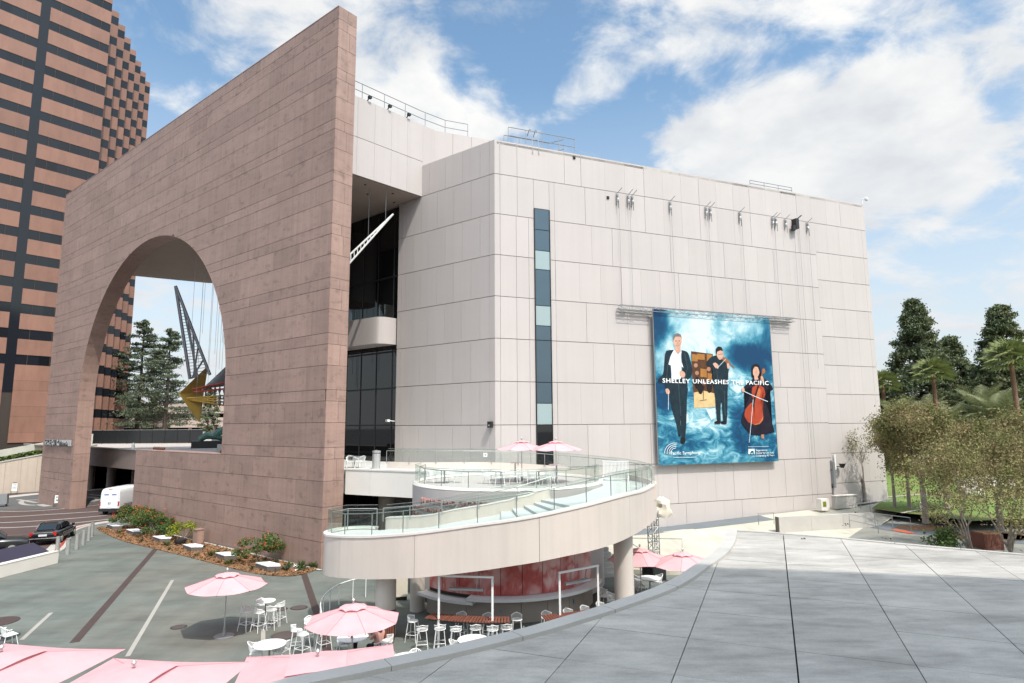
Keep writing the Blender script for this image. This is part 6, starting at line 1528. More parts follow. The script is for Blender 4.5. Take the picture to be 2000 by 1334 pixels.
# circle terrace furniture
ZC = 5.42
def grp(px, yb, label, chairs, top='white', h=.74, r=.5):
    q = at_depth(px, 900, yb); t = table(h, r, label, top); t.location = (q[0], q[1], ZC)
    for a, lab in chairs: put_xy('c', q[0] + .78 * math.cos(a), q[1] + .78 * math.sin(a), a - PI / 2, lab, ZC)
grp(868, 34.6, 'white table near the left rim of the circle terrace', ((2.9, 'chair left of the table at the left rim of the circle terrace'), (.1, 'chair right of the table at the left rim of the circle terrace'), (1.2, 'chair behind the table at the left rim of the circle terrace')))
grp(1052, 33.6, 'pinkish shaded table under the terrace umbrellas, in front', ((2.7, 'chair left of the front table under the terrace umbrellas'), (-2.0, 'chair in front of the table under the terrace umbrellas, left'), (-.9, 'chair in front of the table under the terrace umbrellas, right'), (.4, 'chair right of the front table under the terrace umbrellas')))
grp(978, 33.9, 'white low table left of the terrace umbrella poles', ((2.9, 'chair left of the low table beside the terrace umbrella pole'), (-1.6, 'white chair in front of the low table beside the terrace umbrella pole'), (-.3, 'chair right of the low table beside the terrace umbrella pole')))
t_ = table(1.08, .32, 'tall narrow table beside the left terrace umbrella pole'); t_.location = (*at_depth(1006, 900, 35.0)[:2], ZC); t_ = table(1.05, .42, 'tall pinkish table beside the right terrace umbrella pole'); t_.location = (*at_depth(1087, 900, 33.8)[:2], ZC)
q = at_depth(1202, 900, 36.5); bn = empty('slatted_screen', (q[0], q[1], 5.33), -.35, 'white slatted freestanding screen on the landing at the right end of the terrace', 'screen')
for i in range(19): MB().box((-.72 + i * .08, 0, .62), (.035, .025, .95)).build('slat', WHT, bn)
for z in (.14, 1.12): MB().box((0, 0, z), (1.52, .05, .05)).build('rail', WHT, bn)
for x in (-.74, .74): MB().bar((x, -.3, 0), (x, 0, .3), .04).build('foot', WHT, bn); MB().bar((x, .3, 0), (x, 0, .3), .04).build('foot', WHT, bn)
# upper terrace: litter bin and grey chairs
q = at_depth(735, 900, 41.0); lb = empty('litter_bin', (q[0], q[1], 5.8), 0, 'round steel litter bin on the upper terrace by the lobby glass', 'bin'); MB().lathe([(.26, 0), (.26, .98), (.2, 1.0)], 18).build('body', M['steel'], lb, True); MB().lathe([(.27, 1.03), (.27, 1.14), (.05, 1.2)], 18).build('lid', M['steel'], lb, True)
for px, a, lab in ((684, .4, 'chair on the upper terrace beside the granite wall edge'), (697, 2.2, 'second chair on the upper terrace beside the granite wall'), (705, 4.0, 'third chair on the upper terrace, nearest the litter bin')): put('c', px, 0, a, lab, 5.8, 42.0)
t_ = table(.74, .4, 'grey table between the chairs on the upper terrace by the granite wall', 'grey_metal'); t_.location = (*at_depth(693, 900, 42.2)[:2], 5.8)
no = empty('notice', (*at_depth(948, 892, 39.9)[:2], 6.55), 0, 'small white square notice on the back balustrade glass', 'notice'); MB().box((0, 0, .15), (.24, .02, .24)).build('plate', WHT, no); MB().box((0, -.012, .15), (.1, .008, .1)).build('mark', M['grey_metal'], no)
# right side behind the column: table, chairs, loudspeaker with truss tower
t7 = copy_tree(t3); t7.location = tuple(spot(1270, 1158)); t7['label'] = 'white round table on the plaza between the column and the loudspeaker'
put('c', 1250, 1162, 1.8, 'low chair left of the white table behind the right column'); put('c', 1284, 1152, -1.5, 'low chair right of the white table below the loudspeaker'); put('c', 1243, 1150, 2.2, 'low chair tucked against the right column')
for px, yb, lab in ((1176, 31.0, 'shaded chair in the dark left of the right column'), (1190, 30.2, 'shaded stool-like chair close to the left side of the right column')): put('c', px, 0, 1.0, lab, 0, yb)
q = spot(1278, 1132); sp_ = empty('loudspeaker', (q[0], q[1], 0), .5, 'black cube loudspeaker at the foot of the lattice tower', 'loudspeaker'); MB().box((0, 0, .42), (.95, .9, .84)).build('cabinet', M['black'], sp_)
MB().lathe([(.12, -.02), (.12, .02)], 14).build('port', M['interior'], sp_, loc=(-.2, -.455, .28)).rotation_euler = (PI / 2, 0, 0); MB().box((0, -.46, .55), (.8, .02, .45)).build('grille', M['dark_metal'], sp_)
q = spot(1279, 1122); lt = lattice('lattice_tower', (q[0], q[1], .0), (q[0], q[1], 3.6), .45, .45, 'slim vertical lattice tower behind the loudspeaker under the ramp end', mat_='steel', bay=.45, r=.035)
q2 = at_depth(1292, 990, q[1] + 1.0); cl = empty('covered_speaker', (q2[0], q2[1], q2[2] - .5), .2, 'cream cloth cover wrapped round a pole-top loudspeaker at the ramp end', 'cover')
b = MB(); v = []; 
for i in range(7):
    for j in range(14):
        t = 2 * PI * j / 14; r = (.42, .52, .50, .44, .48, .40, .06)[i] * (1 + .16 * math.sin(3 * t + i * 1.7) + .08 * math.sin(5 * t + i)); v.append((r * math.cos(t) * 1.15, r * math.sin(t) * .8, -.1 + i * .2 + .05 * math.sin(2 * t)))
b.add(v, [(i * 14 + j, i * 14 + (j + 1) % 14, (i + 1) * 14 + (j + 1) % 14, (i + 1) * 14 + j) for i in range(6) for j in range(14)]); b.build('cloth', M['cloth'], cl, True); MB().tube([(-.35, 0, 0), (-.4, 0, -2.6)], .035, 6).build('pole', M['steel'], cl)
# handrails and low walls of the upper plaza
def handrail(pts_, h, label, step=1.6, m='grey_metal', r=.024, double=False):
    e = empty('handrail', tuple(pts_[0]), 0, label, 'handrail'); o = np.array(pts_[0]); P = [np.array(p) - o for p in pts_]
    MB().tube([P[0]] + [p + np.array([0, 0, h]) for p in P] + [P[-1]], r, 6).build('rail', M[m], e)
    if double: MB().tube([p + np.array([0, 0, h * .55]) for p in P], r, 6).build('rail', M[m], e)
    for p in resample(P, step)[1:-1]: MB().tube([p, p + np.array([0, 0, h])], r, 6).build('post', M[m], e)
handrail([spot(1234, 1080, .6), spot(1333, 1082, .6)], .9, 'thin level handrail on the cream plaza behind the pink umbrellas', 3.2)
handrail([spot(1236, 1094, .5), spot(1268, 1116, .1)], .95, 'sloping handrail beside the plaza steps under the ramp end')
handrail([spot(1165, 1103, .5), spot(1180, 1122, .1)], .95, 'short sloping handrail at the left end of the plaza steps')
q0 = spot(1482, 1025, 1.25); handrail([q0, spot(1512, 1023, 1.27)], .8, 'short railing by the theatre strip left of the low grey wall')
wa, wb = spot(1519, 1031, 1.25), spot(1704, 1020, 1.3); lw = empty('low_wall', (wa[0], wa[1], 0), math.atan2(wb[1] - wa[1], wb[0] - wa[0]), 'low pale grey concrete wall on the cream plaza before the theatre corner', 'wall'); LL2 = np.linalg.norm(wb[:2] - wa[:2])
for i in range(3): MB().box((LL2 * (i + .5) / 3, 0, 1.2), (LL2 / 3 - .015, .35, 1.6)).build('wall_panel', M['coping'], lw)
MB().box((-.02, 0, 1.2), (.06, .36, 1.6)).build('end_face', M['bench_side'], lw)
q = on_wall(1608, 995, F1 + np.array([*FN * 1.2, 0]), FD); ub = empty('utility_box', (q[0], q[1], 1.6), rzF, 'small cream utility cabinet at the foot of the theatre wall', 'cabinet'); MB().box((0, 0, .4), (.9, .5, .9)).build('cabinet', M['cap'], ub); MB().box((-.1, -.26, .45), (.35, .02, .4)).build('label_plate', M['leaf_yellow'], ub)
q = on_wall(1640, 993, F1 + np.array([*FN * 1.0, 0]), FD); u3 = empty('concrete_block', (q[0], q[1], 1.6), rzF, 'concrete stub wall right of the cream utility cabinet', 'wall'); MB().box((.6, 0, .45), (2.4, .4, 1.0)).build('block', M['coping'], u3); MB().box((.6, 0, .98), (2.5, .5, .06)).build('cap', M['cap'], u3)
handrail([spot(1660, 1030, 1.35), spot(1716, 1042, 1.1)], .9, 'sloping double handrail against the low grey wall', 1.2, 'grey_metal', .026, True)
handrail([spot(1710, 1030, 1.35), spot(1780, 1040, 1.3)], .95, 'handrail along the path descending past the low wall', 1.3, 'grey_metal', .026)
handrail([spot(1648, 985, 1.6), spot(1700, 1000, 1.5)], .9, 'thin handrail climbing beside the bare tree', 1.5, 'grey_metal', .022)
for px, py, sx, sy, sz, lab in ((1795, 968, .0, 0, 0, None),): pass
def rock(px, py, y, r, label, m='rock'):
    q = at_depth(px, py, y); e = empty('boulder', (q[0], q[1], lawn_z(q[0], q[1])), rng.uniform(0, 3), label, 'boulder'); bm = bmesh.new(); bmesh.ops.create_icosphere(bm, subdivisions=2, radius=1)
    for v in bm.verts: n = 1 + .22 * math.sin(v.co.x * 3 + px) + .15 * math.cos(v.co.y * 4 + px); v.co = Vector((v.co.x * r[0] * n, v.co.y * r[1] * n, max(-.1, v.co.z * r[2] * n)))
    me = bpy.data.meshes.new('stone'); bm.to_mesh(me); bm.free(); me.materials.append(M[m]); link('stone', me, e)
rock(1896, 960, 62, (2.0, 1.2, 1.6), 'large pale carved boulder on the lawn behind the brown trees'); rock(1945, 955, 66, (2.6, 1.4, 1.2), 'second pale boulder right of the large one on the lawn')
q = spot(1803, 1011, 1.35); bd = empty('path_bollard', (q[0], q[1], 1.33), 0, 'white path light bollard beside the tree trunk on the right', 'bollard'); MB().lathe([(.15, 0), (.15, .95)], 14).build('body', WHT, bd, True); MB().lathe([(.17, .97), (.15, 1.15), (.03, 1.2)], 14).build('cap', WHT, bd, True)
q = spot(1928, 1060, 1.32); tp = empty('plant_pot', (q[0], q[1], .8), 0, 'large square terracotta pot under the leaning tree', 'pot'); MB().box((0, 0, .55), (1.15, 1.15, 1.1)).build('pot', M['terracotta'], tp); MB().box((0, 0, 1.12), (1.0, 1.0, .06)).build('soil', M['mulch'], tp)
q = spot(1768, 1040, 1.31); rib = spot(1745, 1034, 1.04), spot(1782, 1041, 1.04); ribbon('orange_tactile_strip', [rib[0][:2], rib[1][:2]], .6, 1.04, M['flower'], smooth=False)

# ================================================================== VEHICLES
def loft(sections, name, m, parent, smooth=True, n=16, expo=3.2):
    """sections: (x, half_width, z_low, z_high[, top_half_width]) -> closed rounded body along x"""
    v = []; f = []
    for s in sections:
        x, hw, z0, z1 = s[:4]; tw_ = s[4] if len(s) > 4 else hw; cz, hz = (z0 + z1) / 2, (z1 - z0) / 2
        for j in range(n):
            t = 2 * PI * (j + .5) / n; c, s_ = math.cos(t), math.sin(t); y = math.copysign(abs(c) ** (2 / expo), c); z = math.copysign(abs(s_) ** (2 / expo), s_)
            w = hw + (tw_ - hw) * (z + 1) / 2; v.append((x, w * y, cz + hz * z))
    k = len(sections)
    for i in range(k - 1):
        for j in range(n): f.append((i * n + j, (i + 1) * n + j, (i + 1) * n + (j + 1) % n, i * n + (j + 1) % n))
    f += [tuple(range(n)), tuple((k - 1) * n + j for j in range(n - 1, -1, -1))]
    b = MB(); b.add(v, f); return b.build(name, m, parent, smooth)
def wheel(parent, x, y, r, w=.22):
    e = MB().tube([(x, y - w / 2, r), (x, y + w / 2, r)], r, 20).build('wheel', M['tyre'], parent); s = 1 if y > 0 else -1
    MB().tube([(x, y + s * (w / 2 - .01), r), (x, y + s * (w / 2 + .02), r)], r * .62, 16).build('rim', M['steel'], e)
def pane(parent, pts_, m, name='window'):        # thin proud plate from an outline in space
    p = [np.array(q, float) for q in pts_]; nrm = np.cross(p[1] - p[0], p[2] - p[0]); nrm /= np.linalg.norm(nrm); k = len(p)
    return MB().add([q + nrm * .008 for q in p] + [q - nrm * .012 for q in p], [tuple(range(k)), tuple(range(2 * k - 1, k - 1, -1))] + [(i, k + i, k + (i + 1) % k, (i + 1) % k) for i in range(k)]).build(name, m, parent)
# x forward. black sedan, boot towards the viewer
def sedan(loc, rz, label, paint='car_black'):
    e = empty('parked_car', loc, rz, label, 'car')
    loft([(-2.55, .70, .42, .86), (-2.5, .86, .30, .98), (-2.1, .93, .22, 1.04), (-1.2, .95, .20, 1.02), (0, .95, .20, .98), (1.2, .95, .20, .96), (2.0, .92, .22, .90), (2.45, .82, .28, .78), (2.55, .66, .36, .68)], 'body', M[paint], e)
    loft([(-1.95, .66, .95, 1.02, .62), (-1.35, .78, .93, 1.36, .60), (-.75, .80, .92, 1.47, .62), (.15, .80, .92, 1.46, .62), (.75, .78, .92, 1.28, .58), (1.25, .70, .90, .98, .6)], 'cabin', M[paint], e, expo=4)
    pane(e, [(-1.93, -.58, 1.05), (-1.93, .58, 1.05), (-1.28, .52, 1.40), (-1.28, -.52, 1.40)], M['car_glass'], 'rear_window')
    for s in (-1, 1):
        pane(e, [(-1.3, s * .80, 1.05), (-.55, s * .815, 1.05), (-.55, s * .68, 1.40), (-1.05, s * .67, 1.38)], M['car_glass'], 'side_window'); pane(e, [(-.48, s * .815, 1.05), (.85, s * .80, 1.05), (.35, s * .68, 1.36), (-.48, s * .69, 1.40)], M['car_glass'], 'side_window')
        MB().box((-2.49, s * .70, .80), (.10, .26, .26)).build('tail_light', M['tail_red'], e); MB().box((.75, s * 1.02, 1.05), (.12, .18, .14)).build('mirror', M[paint], e); MB().bar((-1.4, s * .958, .72), (1.2, s * .958, .70), .02).build('door_trim', M['steel'], e)
        for x in (-1.55, 1.55): wheel(e, x, s * .84, .34)
    MB().box((-2.53, 0, .52), (.06, 1.66, .05)).build('bumper_trim', M['steel'], e); MB().box((-2.56, 0, .74), (.04, .52, .14)).build('number_plate', M['plate'], e); MB().box((-2.535, 0, .93), (.05, 1.2, .03)).build('boot_trim', M['steel'], e); return e
qa, qb = spot(46, 1072), spot(118, 1046); hd = math.atan2(*(spot(112, 1050) - spot(80, 1072))[[1, 0]])
q = spot(86, 1066); d1 = np.array([math.cos(1.38), math.sin(1.38)]); sedan((q[0] - 1.0, q[1] + 2.3, .01), 1.93, 'black saloon seen from behind, parked on the brick drive by the bollards')
q = spot(12, 1082)
s2_ = empty('parked_car', (q[0] - 1.2, q[1] - .3, .01), .62, 'dark grey four-wheel drive cut by the left frame edge behind the low wall', 'car')
loft([(-2.3, .84, .45, 1.05), (-2.2, .95, .36, 1.15), (-1, .98, .32, 1.16), (.9, .98, .32, 1.14), (1.9, .96, .34, 1.08), (2.3, .84, .42, .98)], 'body', M['car_dark'], s2_)
loft([(-2.15, .84, 1.1, 1.5, .72), (-1.9, .88, 1.1, 1.80, .74), (-.2, .88, 1.1, 1.84, .76), (.5, .86, 1.1, 1.74, .72), (1.05, .8, 1.08, 1.2, .7)], 'cabin', M['car_dark'], s2_, expo=5)
for s in (-1, 1):
    pane(s2_, [(-1.8, s * .90, 1.22), (-.6, s * .91, 1.22), (-.6, s * .80, 1.68), (-1.65, s * .79, 1.66)], M['car_glass'], 'side_window'); pane(s2_, [(-.5, s * .91, 1.22), (.75, s * .88, 1.2), (.4, s * .79, 1.60), (-.5, s * .80, 1.68)], M['car_glass'], 'side_window'); MB().box((.7, s * 1.06, 1.22), (.14, .2, .2)).build('mirror', M['car_dark'], s2_); MB().box((-.45, s * .99, .98), (.2, .03, .04)).build('door_handle', M['steel'], s2_)
    for x in (-1.4, 1.45): wheel(s2_, x, s * .88, .39, .26)
# white delivery van half hidden by the granite wall
q = spot(228, 1006); va = empty('delivery_van', (q[0] - .8, q[1] + 2.7, .01), 1.62, 'white high-roof delivery van half hidden behind the granite wall end', 'van')
loft([(-2.95, .92, .55, 2.40, .80), (-2.88, 1.0, .45, 2.56, .86), (-2.6, 1.02, .40, 2.62, .88), (1.0, 1.02, .40, 2.62, .88), (1.5, 1.02, .40, 2.45, .86), (2.0, 1.0, .40, 1.75, .86), (2.7, .95, .42, 1.2, .9), (2.95, .85, .48, 1.0, .8)], 'body', M['car_white'], va, expo=6)
for s in (-1, 1):
    MB().box((-2.93, s * .86, 1.12), (.10, .12, .42)).build('tail_light', M['tail_red'], va); MB().box((-2.975, s * .42, 1.45), (.03, .78, 1.55)).build('rear_door', M['car_white'], va); MB().box((-2.998, s * .08, 1.15), (.03, .05, .22)).build('door_handle', M['dark_metal'], va)
    for x in (-1.9, 1.9): wheel(va, x, s * .90, .36, .24)
    pane(va, [(.75, s * .985, 1.45), (1.85, s * .97, 1.45), (1.55, s * .93, 2.05), (.75, s * .93, 2.05)], M['car_glass'], 'side_window'); MB().box((-.5, s * 1.025, 1.0), (3.4, .03, .05)).build('side_moulding', M['dark_metal'], va)
    MB().box((-.9, s * 1.0, 1.9), (1.6, .012, .22)).build('blue_lettering_block', M['blue'], va).rotation_euler = (s * .07, 0, 0)
MB().box((-2.98, 0, .52), (.16, 1.9, .26)).build('rear_bumper', M['dark_metal'], va); MB().box((-3.0, .0, .72), (.02, .46, .14)).build('number_plate', M['plate'], va); MB().box((-2.90, 0, 2.47), (.06, .40, .08)).build('brake_light', M['tail_red'], va)
for y0 in (-.42, .30): MB().box((-2.995, y0, 1.98), (.01, .42, .10)).build('blue_lettering_block', M['blue'], va)
# bollards
bo = empty('bollard', (0, 0, 0), 0, None, 'bollard', 'steel bollards between plaza and drive'); MB().lathe([(.125, 0), (.125, 1.0)], 18).build('post', M['steel'], bo, True); MB().lathe([(.135, 1.015), (.135, 1.06), (.02, 1.08)], 18).build('cap', M['steel'], bo, True)
for i, (px, py, w_) in enumerate(((111.5, 1079, 'first, partly behind the low cream wall'), (131.5, 1083, 'second'), (149, 1073, 'third'), (162, 1065, 'fourth'), (172.5, 1056, 'fifth'), (179, 1048, 'sixth and farthest'))):
    b_ = bo if i == 0 else copy_tree(bo); b_.location = tuple(spot(px, py)); b_['label'] = 'steel bollard at the edge of the drive, ' + w_ + (' from the low wall' if i else '')
# low cream wall with navy back at left
wa, wb = spot(-60, 1145), spot(113, 1100); bw = empty('low_bench_wall', (wa[0], wa[1], 0), math.atan2(wb[1] - wa[1], wb[0] - wa[0]), 'low cream wall with a dark navy sloping back at the left frame edge', 'wall'); Lb = np.linalg.norm((wb - wa)[:2])
MB().box((Lb / 2, .2, .37), (Lb, .4, .72)).build('front_wall', M['cap'], bw); MB().box((Lb / 2, .2, .75), (Lb + .02, .44, .04)).build('cap', M['cap'], bw)
b = MB(); b.add([(0, .45, .0), (Lb, .45, .0), (Lb, 1.9, .0), (0, 1.9, .0), (0, .45, .62), (Lb, .45, .62), (Lb, 1.9, 1.25), (0, 1.9, 1.25)], [(3, 2, 1, 0), (4, 5, 6, 7), (0, 1, 5, 4), (1, 2, 6, 5), (2, 3, 7, 6), (3, 0, 4, 7)]); b.build('navy_back', M['navy'], bw)
# A-boards and small sign
def aboard(px, py, h, w, label, arrow=False, rz=.5):
    q = spot(px, py); e = empty('sign_board', (q[0], q[1], 0), rz, label, 'sign'); MB().box((0, 0, h * .62), (w, .05, h * .62)).build('board', WHT, e); MB().box((0, .0, h + .02), (w * .6, .05, .06)).build('top_bar', M['dark_metal'], e)
    for x in (-w / 2, w / 2): MB().bar((x, 0, 0), (x, 0, h * .95), .05).build('leg', M['dark_metal'], e)
    if arrow: b = MB(); y = -.032; b.add([(-.22, y, h * .50), (.08, y, h * .50), (.08, y, h * .44), (.26, y, h * .54), (.08, y, h * .64), (.08, y, h * .58), (-.22, y, h * .58)], [(0, 1, 2, 3, 4, 5, 6)]); b.build('arrow', M['dark_metal'], e); MB().box((0, -.032, h * .78), (w * .7, .012, .12)).build('word_bar', M['grey_metal'], e)
    else:
        for k in range(4): MB().box((0, -.032, h * (.85 - .12 * k)), (w * .7, .012, .05)).build('word_bar', M['grey_metal'], e)
aboard(113, 990, 1.35, .72, 'white sign board with a black arrow at the foot of the arch pier', True, .55); aboard(27, 966, 1.5, .65, 'white notice board on thin legs before the beige retaining wall', False, .4)
q = spot(3, 990); gb = empty('equipment_cabinet', (q[0], q[1], 0), .4, 'grey cabinet on the island at the left frame edge', 'cabinet'); MB().box((0, 0, .85), (1.0, .6, 1.1)).build('cabinet', M['grey_metal'], gb)
for x in (-.4, .4): MB().box((x, 0, .15), (.08, .4, .3)).build('leg', M['dark_metal'], gb)
# ================================================================== PLANTING BED: slabs, shrubs, small plants
for px, py, L_, rz_, lab in ((226, 1033, 2.6, -.62, 'white topped stone slab bench at the far left end of the planting bed'), (265, 1044, 2.5, -.62, 'second white topped slab bench from the left in the bed'), (318, 1058, 2.5, -.62, 'third white topped slab bench, under the small green shrub'), (379, 1075, 2.4, -.62, 'fourth white topped slab bench, in the open middle of the bed'), (444, 1092, 2.3, -.62, 'fifth white topped slab bench, left of the right-hand flowering tree'), (526, 1113, 2.4, -.62, 'sixth white topped slab bench, at the right end of the bed')):
    q = spot(px, py); e = empty('stone_bench', (q[0], q[1], .03), math.atan2(AR[1], AR[0]) + PI, lab, 'bench', 'white topped slab benches in the planting bed')
    k = L_ * .42; b = MB(); b.prism([(-k, -.32), (k - .55, -.42), (k, .1), (k - .5, .38), (-k + .4, .36)], 0, .28); b.build('base', M['bench_side'], e); b = MB(); b.prism([(-k - .02, -.34), (k - .54, -.44), (k + .03, .1), (k - .5, .40), (-k + .38, .38)], .285, .325); b.build('top_slab', M['bench_white'], e)
def shrub(px, py, h, rx, label, flowers=True, leafm='leaf_green', n=4600, kind='flowering_shrub', stem=.8):
    q = spot(px, py); e = empty(kind, (q[0], q[1], .03), 0, label, 'shrub'); segs, tips = stems(np.zeros(3), h * .82, 1.3, 4, 2, .07, clear=.15); wood_mesh(segs, M['bark'], e, 'stems'); pts_ = []; fl_ = []
    for i in range(26):
        a = rng.uniform(0, 2 * PI); r = rx * math.sqrt(rng.uniform(0, 1)); z = h * (.42 + .42 * rng.uniform(0, 1)) - .22 * h * (r / rx) ** 2; c = (r * math.cos(a), r * math.sin(a) * .8, z); s = rng.uniform(.22, .42) * min(1, rx / 1.4)
        pts_.append(blob_leaves(n // 26, c, (s * 1.3, s * 1.3, s * .7)))
        if flowers:
            fl_.append(np.array(c) + [rng.normal() * s * .8, rng.normal() * s * .8, s * .62] + rng.normal(size=(9, 3)) * .09)
            if rng.random() < .6: fl_.append(np.array(c) + rng.normal(size=(8, 3)) * s * .6)
    scatter_quads('foliage', np.concatenate(pts_), .045, M[leafm], e, aspect=.6)
    if flowers: scatter_quads('blossom', np.concatenate(fl_), .024, M['flower'], e)
    return e
shrub(258, 1030, 2.3, 1.7, 'flowering orange shrub at the far left end of the bed, behind the van'); shrub(302, 1045, 2.3, 1.55, 'flowering orange shrub, the second from the left in the bed'); shrub(288, 1036, 2.1, 1.3, 'flowering orange shrub between the two left ones, nearer the wall')
shrub(322, 1052, 1.35, .75, 'small plain green shrub just right of the flowering ones', False, n=1100); shrub(358, 1056, 1.75, 1.05, 'yellow green leaved small tree in the middle of the bed', False, 'leaf_yellow', 1300); shrub(503, 1098, 2.05, 1.45, 'flowering orange small tree alone at the right end of the bed', n=2600)
q = spot(359, 1062); e = empty('plant_pot', (q[0] - .1, q[1] - .35, .03), 0, 'dark round pot below the yellow green tree', 'pot'); MB().lathe([(.28, 0), (.42, .22), (.40, .36), (.3, .3)], 16).build('bowl', M['dark_metal'], e, True)
def tuft(loc, r, n, m, label, group=None, agave=False):
    e = empty('tuft_plant', loc, rng.uniform(0, 6), label, 'plant', group); v = []
    for i in range(n):
        a = rng.uniform(0, 2 * PI); el = rng.uniform(.35, 1.35); d = np.array([math.cos(a) * math.cos(el), math.sin(a) * math.cos(el), math.sin(el)]); s = np.array([-math.sin(a), math.cos(a), 0]) * (r * .09 if agave else r * .035); e1 = d * r * rng.uniform(.7, 1.05); v += [-s, s, e1 * .6 + s * .8 + [0, 0, r * .08], e1]; v += [-s, e1 * .6 - s * .8 + [0, 0, r * .08], e1, e1 * .6 + s * .8 + [0, 0, r * .08]]
    quads('leaves', np.array(v), M[m], e); return e
def bed_xy(t, f): p = np.array(bed[int(t)]) + (np.array(bed[min(int(t) + 1, len(bed) - 1)]) - np.array(bed[int(t)])) * (t % 1); w = aw(27.5 - 27 * t / 9, -.5); return p * (1 - f) + w * f
BENCH = [spot(*p)[:2] for p in ((226, 1033), (265, 1044), (318, 1058), (379, 1075), (444, 1092), (526, 1113))]
spots_ = [(.6, .5), (1.3, .25), (1.6, .6), (2.1, .75), (2.4, .2), (2.9, .5), (3.2, .3), (3.6, .75), (3.9, .45), (4.2, .15), (4.5, .7), (4.7, .35), (5.0, .55), (5.3, .2), (5.5, .8), (5.8, .45), (6.0, .15), (6.2, .65), (6.5, .35), (6.7, .8), (6.9, .2), (7.1, .55), (7.3, .3), (7.5, .7), (7.8, .45), (8.0, .2), (8.2, .6), (2.0, .4), (3.4, .12), (4.0, .85), (5.1, .1), (6.1, .9)]
kinds = (('hedge', .42, 44, False, 'green grass-like tuft on the bark mulch'), ('cedar', .30, 20, True, 'small grey green agave on the bark mulch'), ('leaf_brown', .32, 40, False, 'dry olive tuft on the bark mulch'), ('leaf_green', .36, 36, False, 'dark green small plant on the bark mulch'))
for i, (t, f) in enumerate(spots_):
    k = kinds[(i * 7 + i // 3) % 4]; p = bed_xy(t, f); bi_ = int(np.argmin([np.hypot(*(b_xy - p)) for b_xy in BENCH])); od_ = ('far left', 'second', 'third', 'fourth', 'fifth', 'right-hand')[bi_]; sd_ = 'left' if (p - BENCH[bi_]) @ AR > 0 else 'right'; dd_ = np.hypot(*(p - BENCH[bi_]))
    lab_ = k[4].replace(' on the bark mulch', '') + (' close ' if dd_ < 1.6 else ' ') + sd_ + ' of the ' + od_ + ' slab bench, ' + ('wall side' if f > .5 else 'plaza side')
    tuft((p[0], p[1], .03), k[1] * rng.uniform(.8, 1.2), k[2], k[0], lab_, k[4].replace(' on the bark mulch', '') + 's in the planting bed', k[3])
for px, py, r, m_, lab in ((588, 1112, .62, 'hedge', 'bushy grass tuft beside the white rocks at the right end of the bed'), (612, 1110, .5, 'hedge', 'grass tuft at the rightmost tip of the planting bed'), (558, 1116, .45, 'cedar', 'grey green agave in front of the white rocks')): q = spot(px, py); tuft((q[0], q[1], .03), r, 60, m_, lab)
for k, (px, py, s, lab) in enumerate(((575, 1108, .42, 'larger white rock lying near the right end of the bed'), (583, 1114, .26, 'smaller white rock beside the larger one in the bed'))):
    q = spot(px, py); e = empty('white_rock', (q[0], q[1], .03), k, lab, 'rock'); bm = bmesh.new(); bmesh.ops.create_icosphere(bm, subdivisions=1, radius=1)
    for v in bm.verts: v.co = Vector((v.co.x * s * (1 + .2 * math.sin(v.co.y * 5)), v.co.y * s * .6, max(-.02, v.co.z * s * .42)))
    me = bpy.data.meshes.new('stone'); bm.to_mesh(me); bm.free(); me.materials.append(M['bench_white']); link('stone', me, e)
q = spot(392, 1056); e = empty('stone_plinth', (*aw(14.2, -.75), .03), math.atan2(AR[1], AR[0]), 'short granite pillar standing in the bed against the wall', 'pillar'); MB().box((0, 0, .5), (.62, .5, 1.0)).build('shaft', M['stone'], e); MB().box((0, 0, 1.03), (.7, .58, .05)).build('cap', M['stone'], e)
# iron covers in the paving
for px, py, r, lab in ((557, 1241, .5, 'large round iron cover between the high tables'), (349, 1225, .28, 'small iron cover left of the umbrella shadow'), (584, 1187, .35, 'iron cover at the edge of the ramp shadow'), (549, 1190, .25, 'small iron cover right of the high table')):
    q = spot(px, py); e = empty('manhole_cover', (q[0], q[1], .006), 0, lab, 'cover'); MB().lathe([(r, 0), (r, .006), (.01, .008)], 28).build('lid', M['tan_cover'], e); MB().lathe([(r + .05, 0), (r + .05, .004), (r + .01, .004)], 28).build('ring', M['dark_metal'], e)
# litter box of slats with a white badge beside the column
q = spot(757, 1252); e = empty('recycling_box', (q[0], q[1], 0), .1, 'slatted brown recycling box with a round green badge beside the left column', 'bin')
MB().box((0, 0, .55), (.52, .5, 1.05)).build('liner', M['dark_metal'], e)
for i in range(6): MB().box((-.23 + i * .092, -.27, .55), (.06, .03, 1.05)).build('slat', M['wood'], e)
MB().box((0, 0, 1.1), (.58, .56, .05)).build('lid', M['dark_metal'], e); MB().lathe([(.12, -.01), (.12, .01)], 16).build('badge', M['bench_white'], e, loc=(0, -.295, .72)).rotation_euler = (PI / 2, 0, 0)
MB().lathe([(.07, -.004), (.07, .004)], 12).build('badge_mark', M['verdigris'], e, loc=(0, -.312, .72)).rotation_euler = (PI / 2, 0, 0)

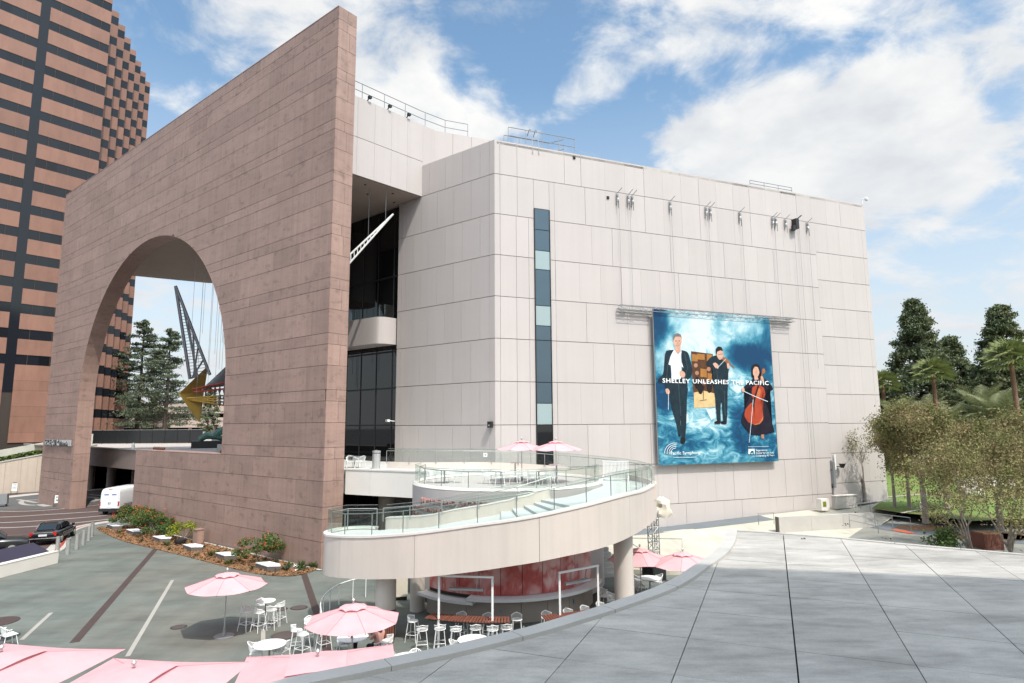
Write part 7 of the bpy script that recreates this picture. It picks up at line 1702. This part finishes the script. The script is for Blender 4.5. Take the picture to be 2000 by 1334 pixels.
# ================================================================== SEATED PEOPLE
def person(loc, rz, label, top, legs, long_hair):
    e = empty('person', loc, rz, label, 'person')
    V = [(0, 0, .52), (0, .02, .72), (0, .05, .95), (0, .05, 1.06), (0, .03, 1.14), (0, .0, 1.27),
         (-.19, .04, 1.0), (-.25, -.10, .80), (-.16, -.32, .80), (.19, .04, 1.0), (.25, -.10, .80), (.14, -.32, .80),
         (-.10, -.02, .50), (-.13, -.42, .50), (-.13, -.40, .10), (-.13, -.54, .05), (.10, -.02, .50), (.13, -.42, .50), (.13, -.38, .10), (.13, -.52, .05)]
    R = [.15, .14, .155, .10, .055, .095, .075, .05, .032, .075, .05, .032, .10, .075, .048, .035, .10, .075, .048, .035]
    E = [(0, 1), (1, 2), (2, 3), (3, 4), (4, 5), (2, 6), (6, 7), (7, 8), (2, 9), (9, 10), (10, 11), (0, 12), (12, 13), (13, 14), (14, 15), (0, 16), (16, 17), (17, 18), (18, 19)]
    me = bpy.data.meshes.new('body'); me.from_pydata(V, E, []); o = link('body', me, e); sk = o.modifiers.new('skin', 'SKIN'); sv = me.skin_vertices[0].data
    for i, r in enumerate(R): sv[i].radius = (r * (1.25 if i in (0, 1, 2) else 1), r)
    sv[0].use_root = True; sub_ = o.modifiers.new('sub', 'SUBSURF'); sub_.levels = 2; sub_.render_levels = 2; sub_.subdivision_type = 'CATMULL_CLARK'
    dg = bpy.context.evaluated_depsgraph_get(); m2_ = bpy.data.meshes.new_from_object(o.evaluated_get(dg)); bpy.data.objects.remove(o)
    m2_.materials.clear()
    for m in (M['skin'], M[top], M[legs]): m2_.materials.append(m)
    for p in m2_.polygons:
        c = p.center; p.use_smooth = True; arm = abs(c.x) > .13 and c.y < -.12 and c.z > .62
        p.material_index = 0 if (c.z > 1.07 or arm or (c.z < .09)) else (2 if c.z < .60 else 1)
    link('body', m2_, e)
    for s in (-1, 1):
        b = MB(); hx = -.155 if s < 0 else .14
        for k in range(4): b.tube([(hx + (k - 1.5) * .02, -.35, .80), (hx + (k - 1.5) * .022, -.40, .795), (hx + (k - 1.5) * .022, -.42, .775)], .009, 5)
        b.tube([(hx + s * -.03, -.33, .80), (hx + s * -.045, -.37, .79)], .010, 5); b.build('fingers', M['skin'], e, True)
        MB().box((s * .033, -.092, 1.29), (.022, .012, .01)).build('eye', M['hair'], e)
    MB().lathe([(.001, 0), (.014, .012), (.004, .045)], 8, (0, -.10, 1.245)).build('nose', M['skin'], e, True); MB().box((0, -.09, 1.225), (.045, .012, .008)).build('mouth', M['tail_red'], e)
    hb = MB(); hb.lathe([(.03, .115), (.085, .09), (.112, .03), (.110, -.03), (.09, -.07)] if not long_hair else [(.03, .12), (.09, .095), (.122, .03), (.128, -.08), (.125, -.22), (.10, -.34), (.03, -.40)], 16, (0, .045, 1.29), 1, .92); hb.build('hair', M['hair'], e, True)
    return e
q = spot(738, 1290); person((q[0], q[1], 0), -2.2, 'woman with long dark hair in a peach top, seated, her back to us', 'pink_top', 'dark_cloth', True)
q2 = spot(672, 1278); person((q2[0], q2[1], 0), 2.0, 'person in dark clothes seated left of the umbrella pole', 'dark_cloth', 'dark_cloth', False)
put('c', 740, 1290, PI - 2.2 + PI, 'low chair under the woman in the peach top'); put('c', 671, 1278, 2.0 + PI, 'low chair under the person in dark clothes')
for k, (dx, dy, m_, lab) in enumerate(((.12, .1, 'bench_white', 'white paper cup on the shaded table'), (-.15, .05, 'tail_red', 'red cup on the shaded table'), (0, -.15, 'black', 'black bottle on the shaded table'))):
    tl_ = t4.location; e = MB().lathe([(.035, 0), (.045, .16), (.04, .17)], 12).build('drink_cup', M[m_], None, True, loc=(tl_[0] + dx, tl_[1] + dy, .745)); tag(e, lab, 'cup')
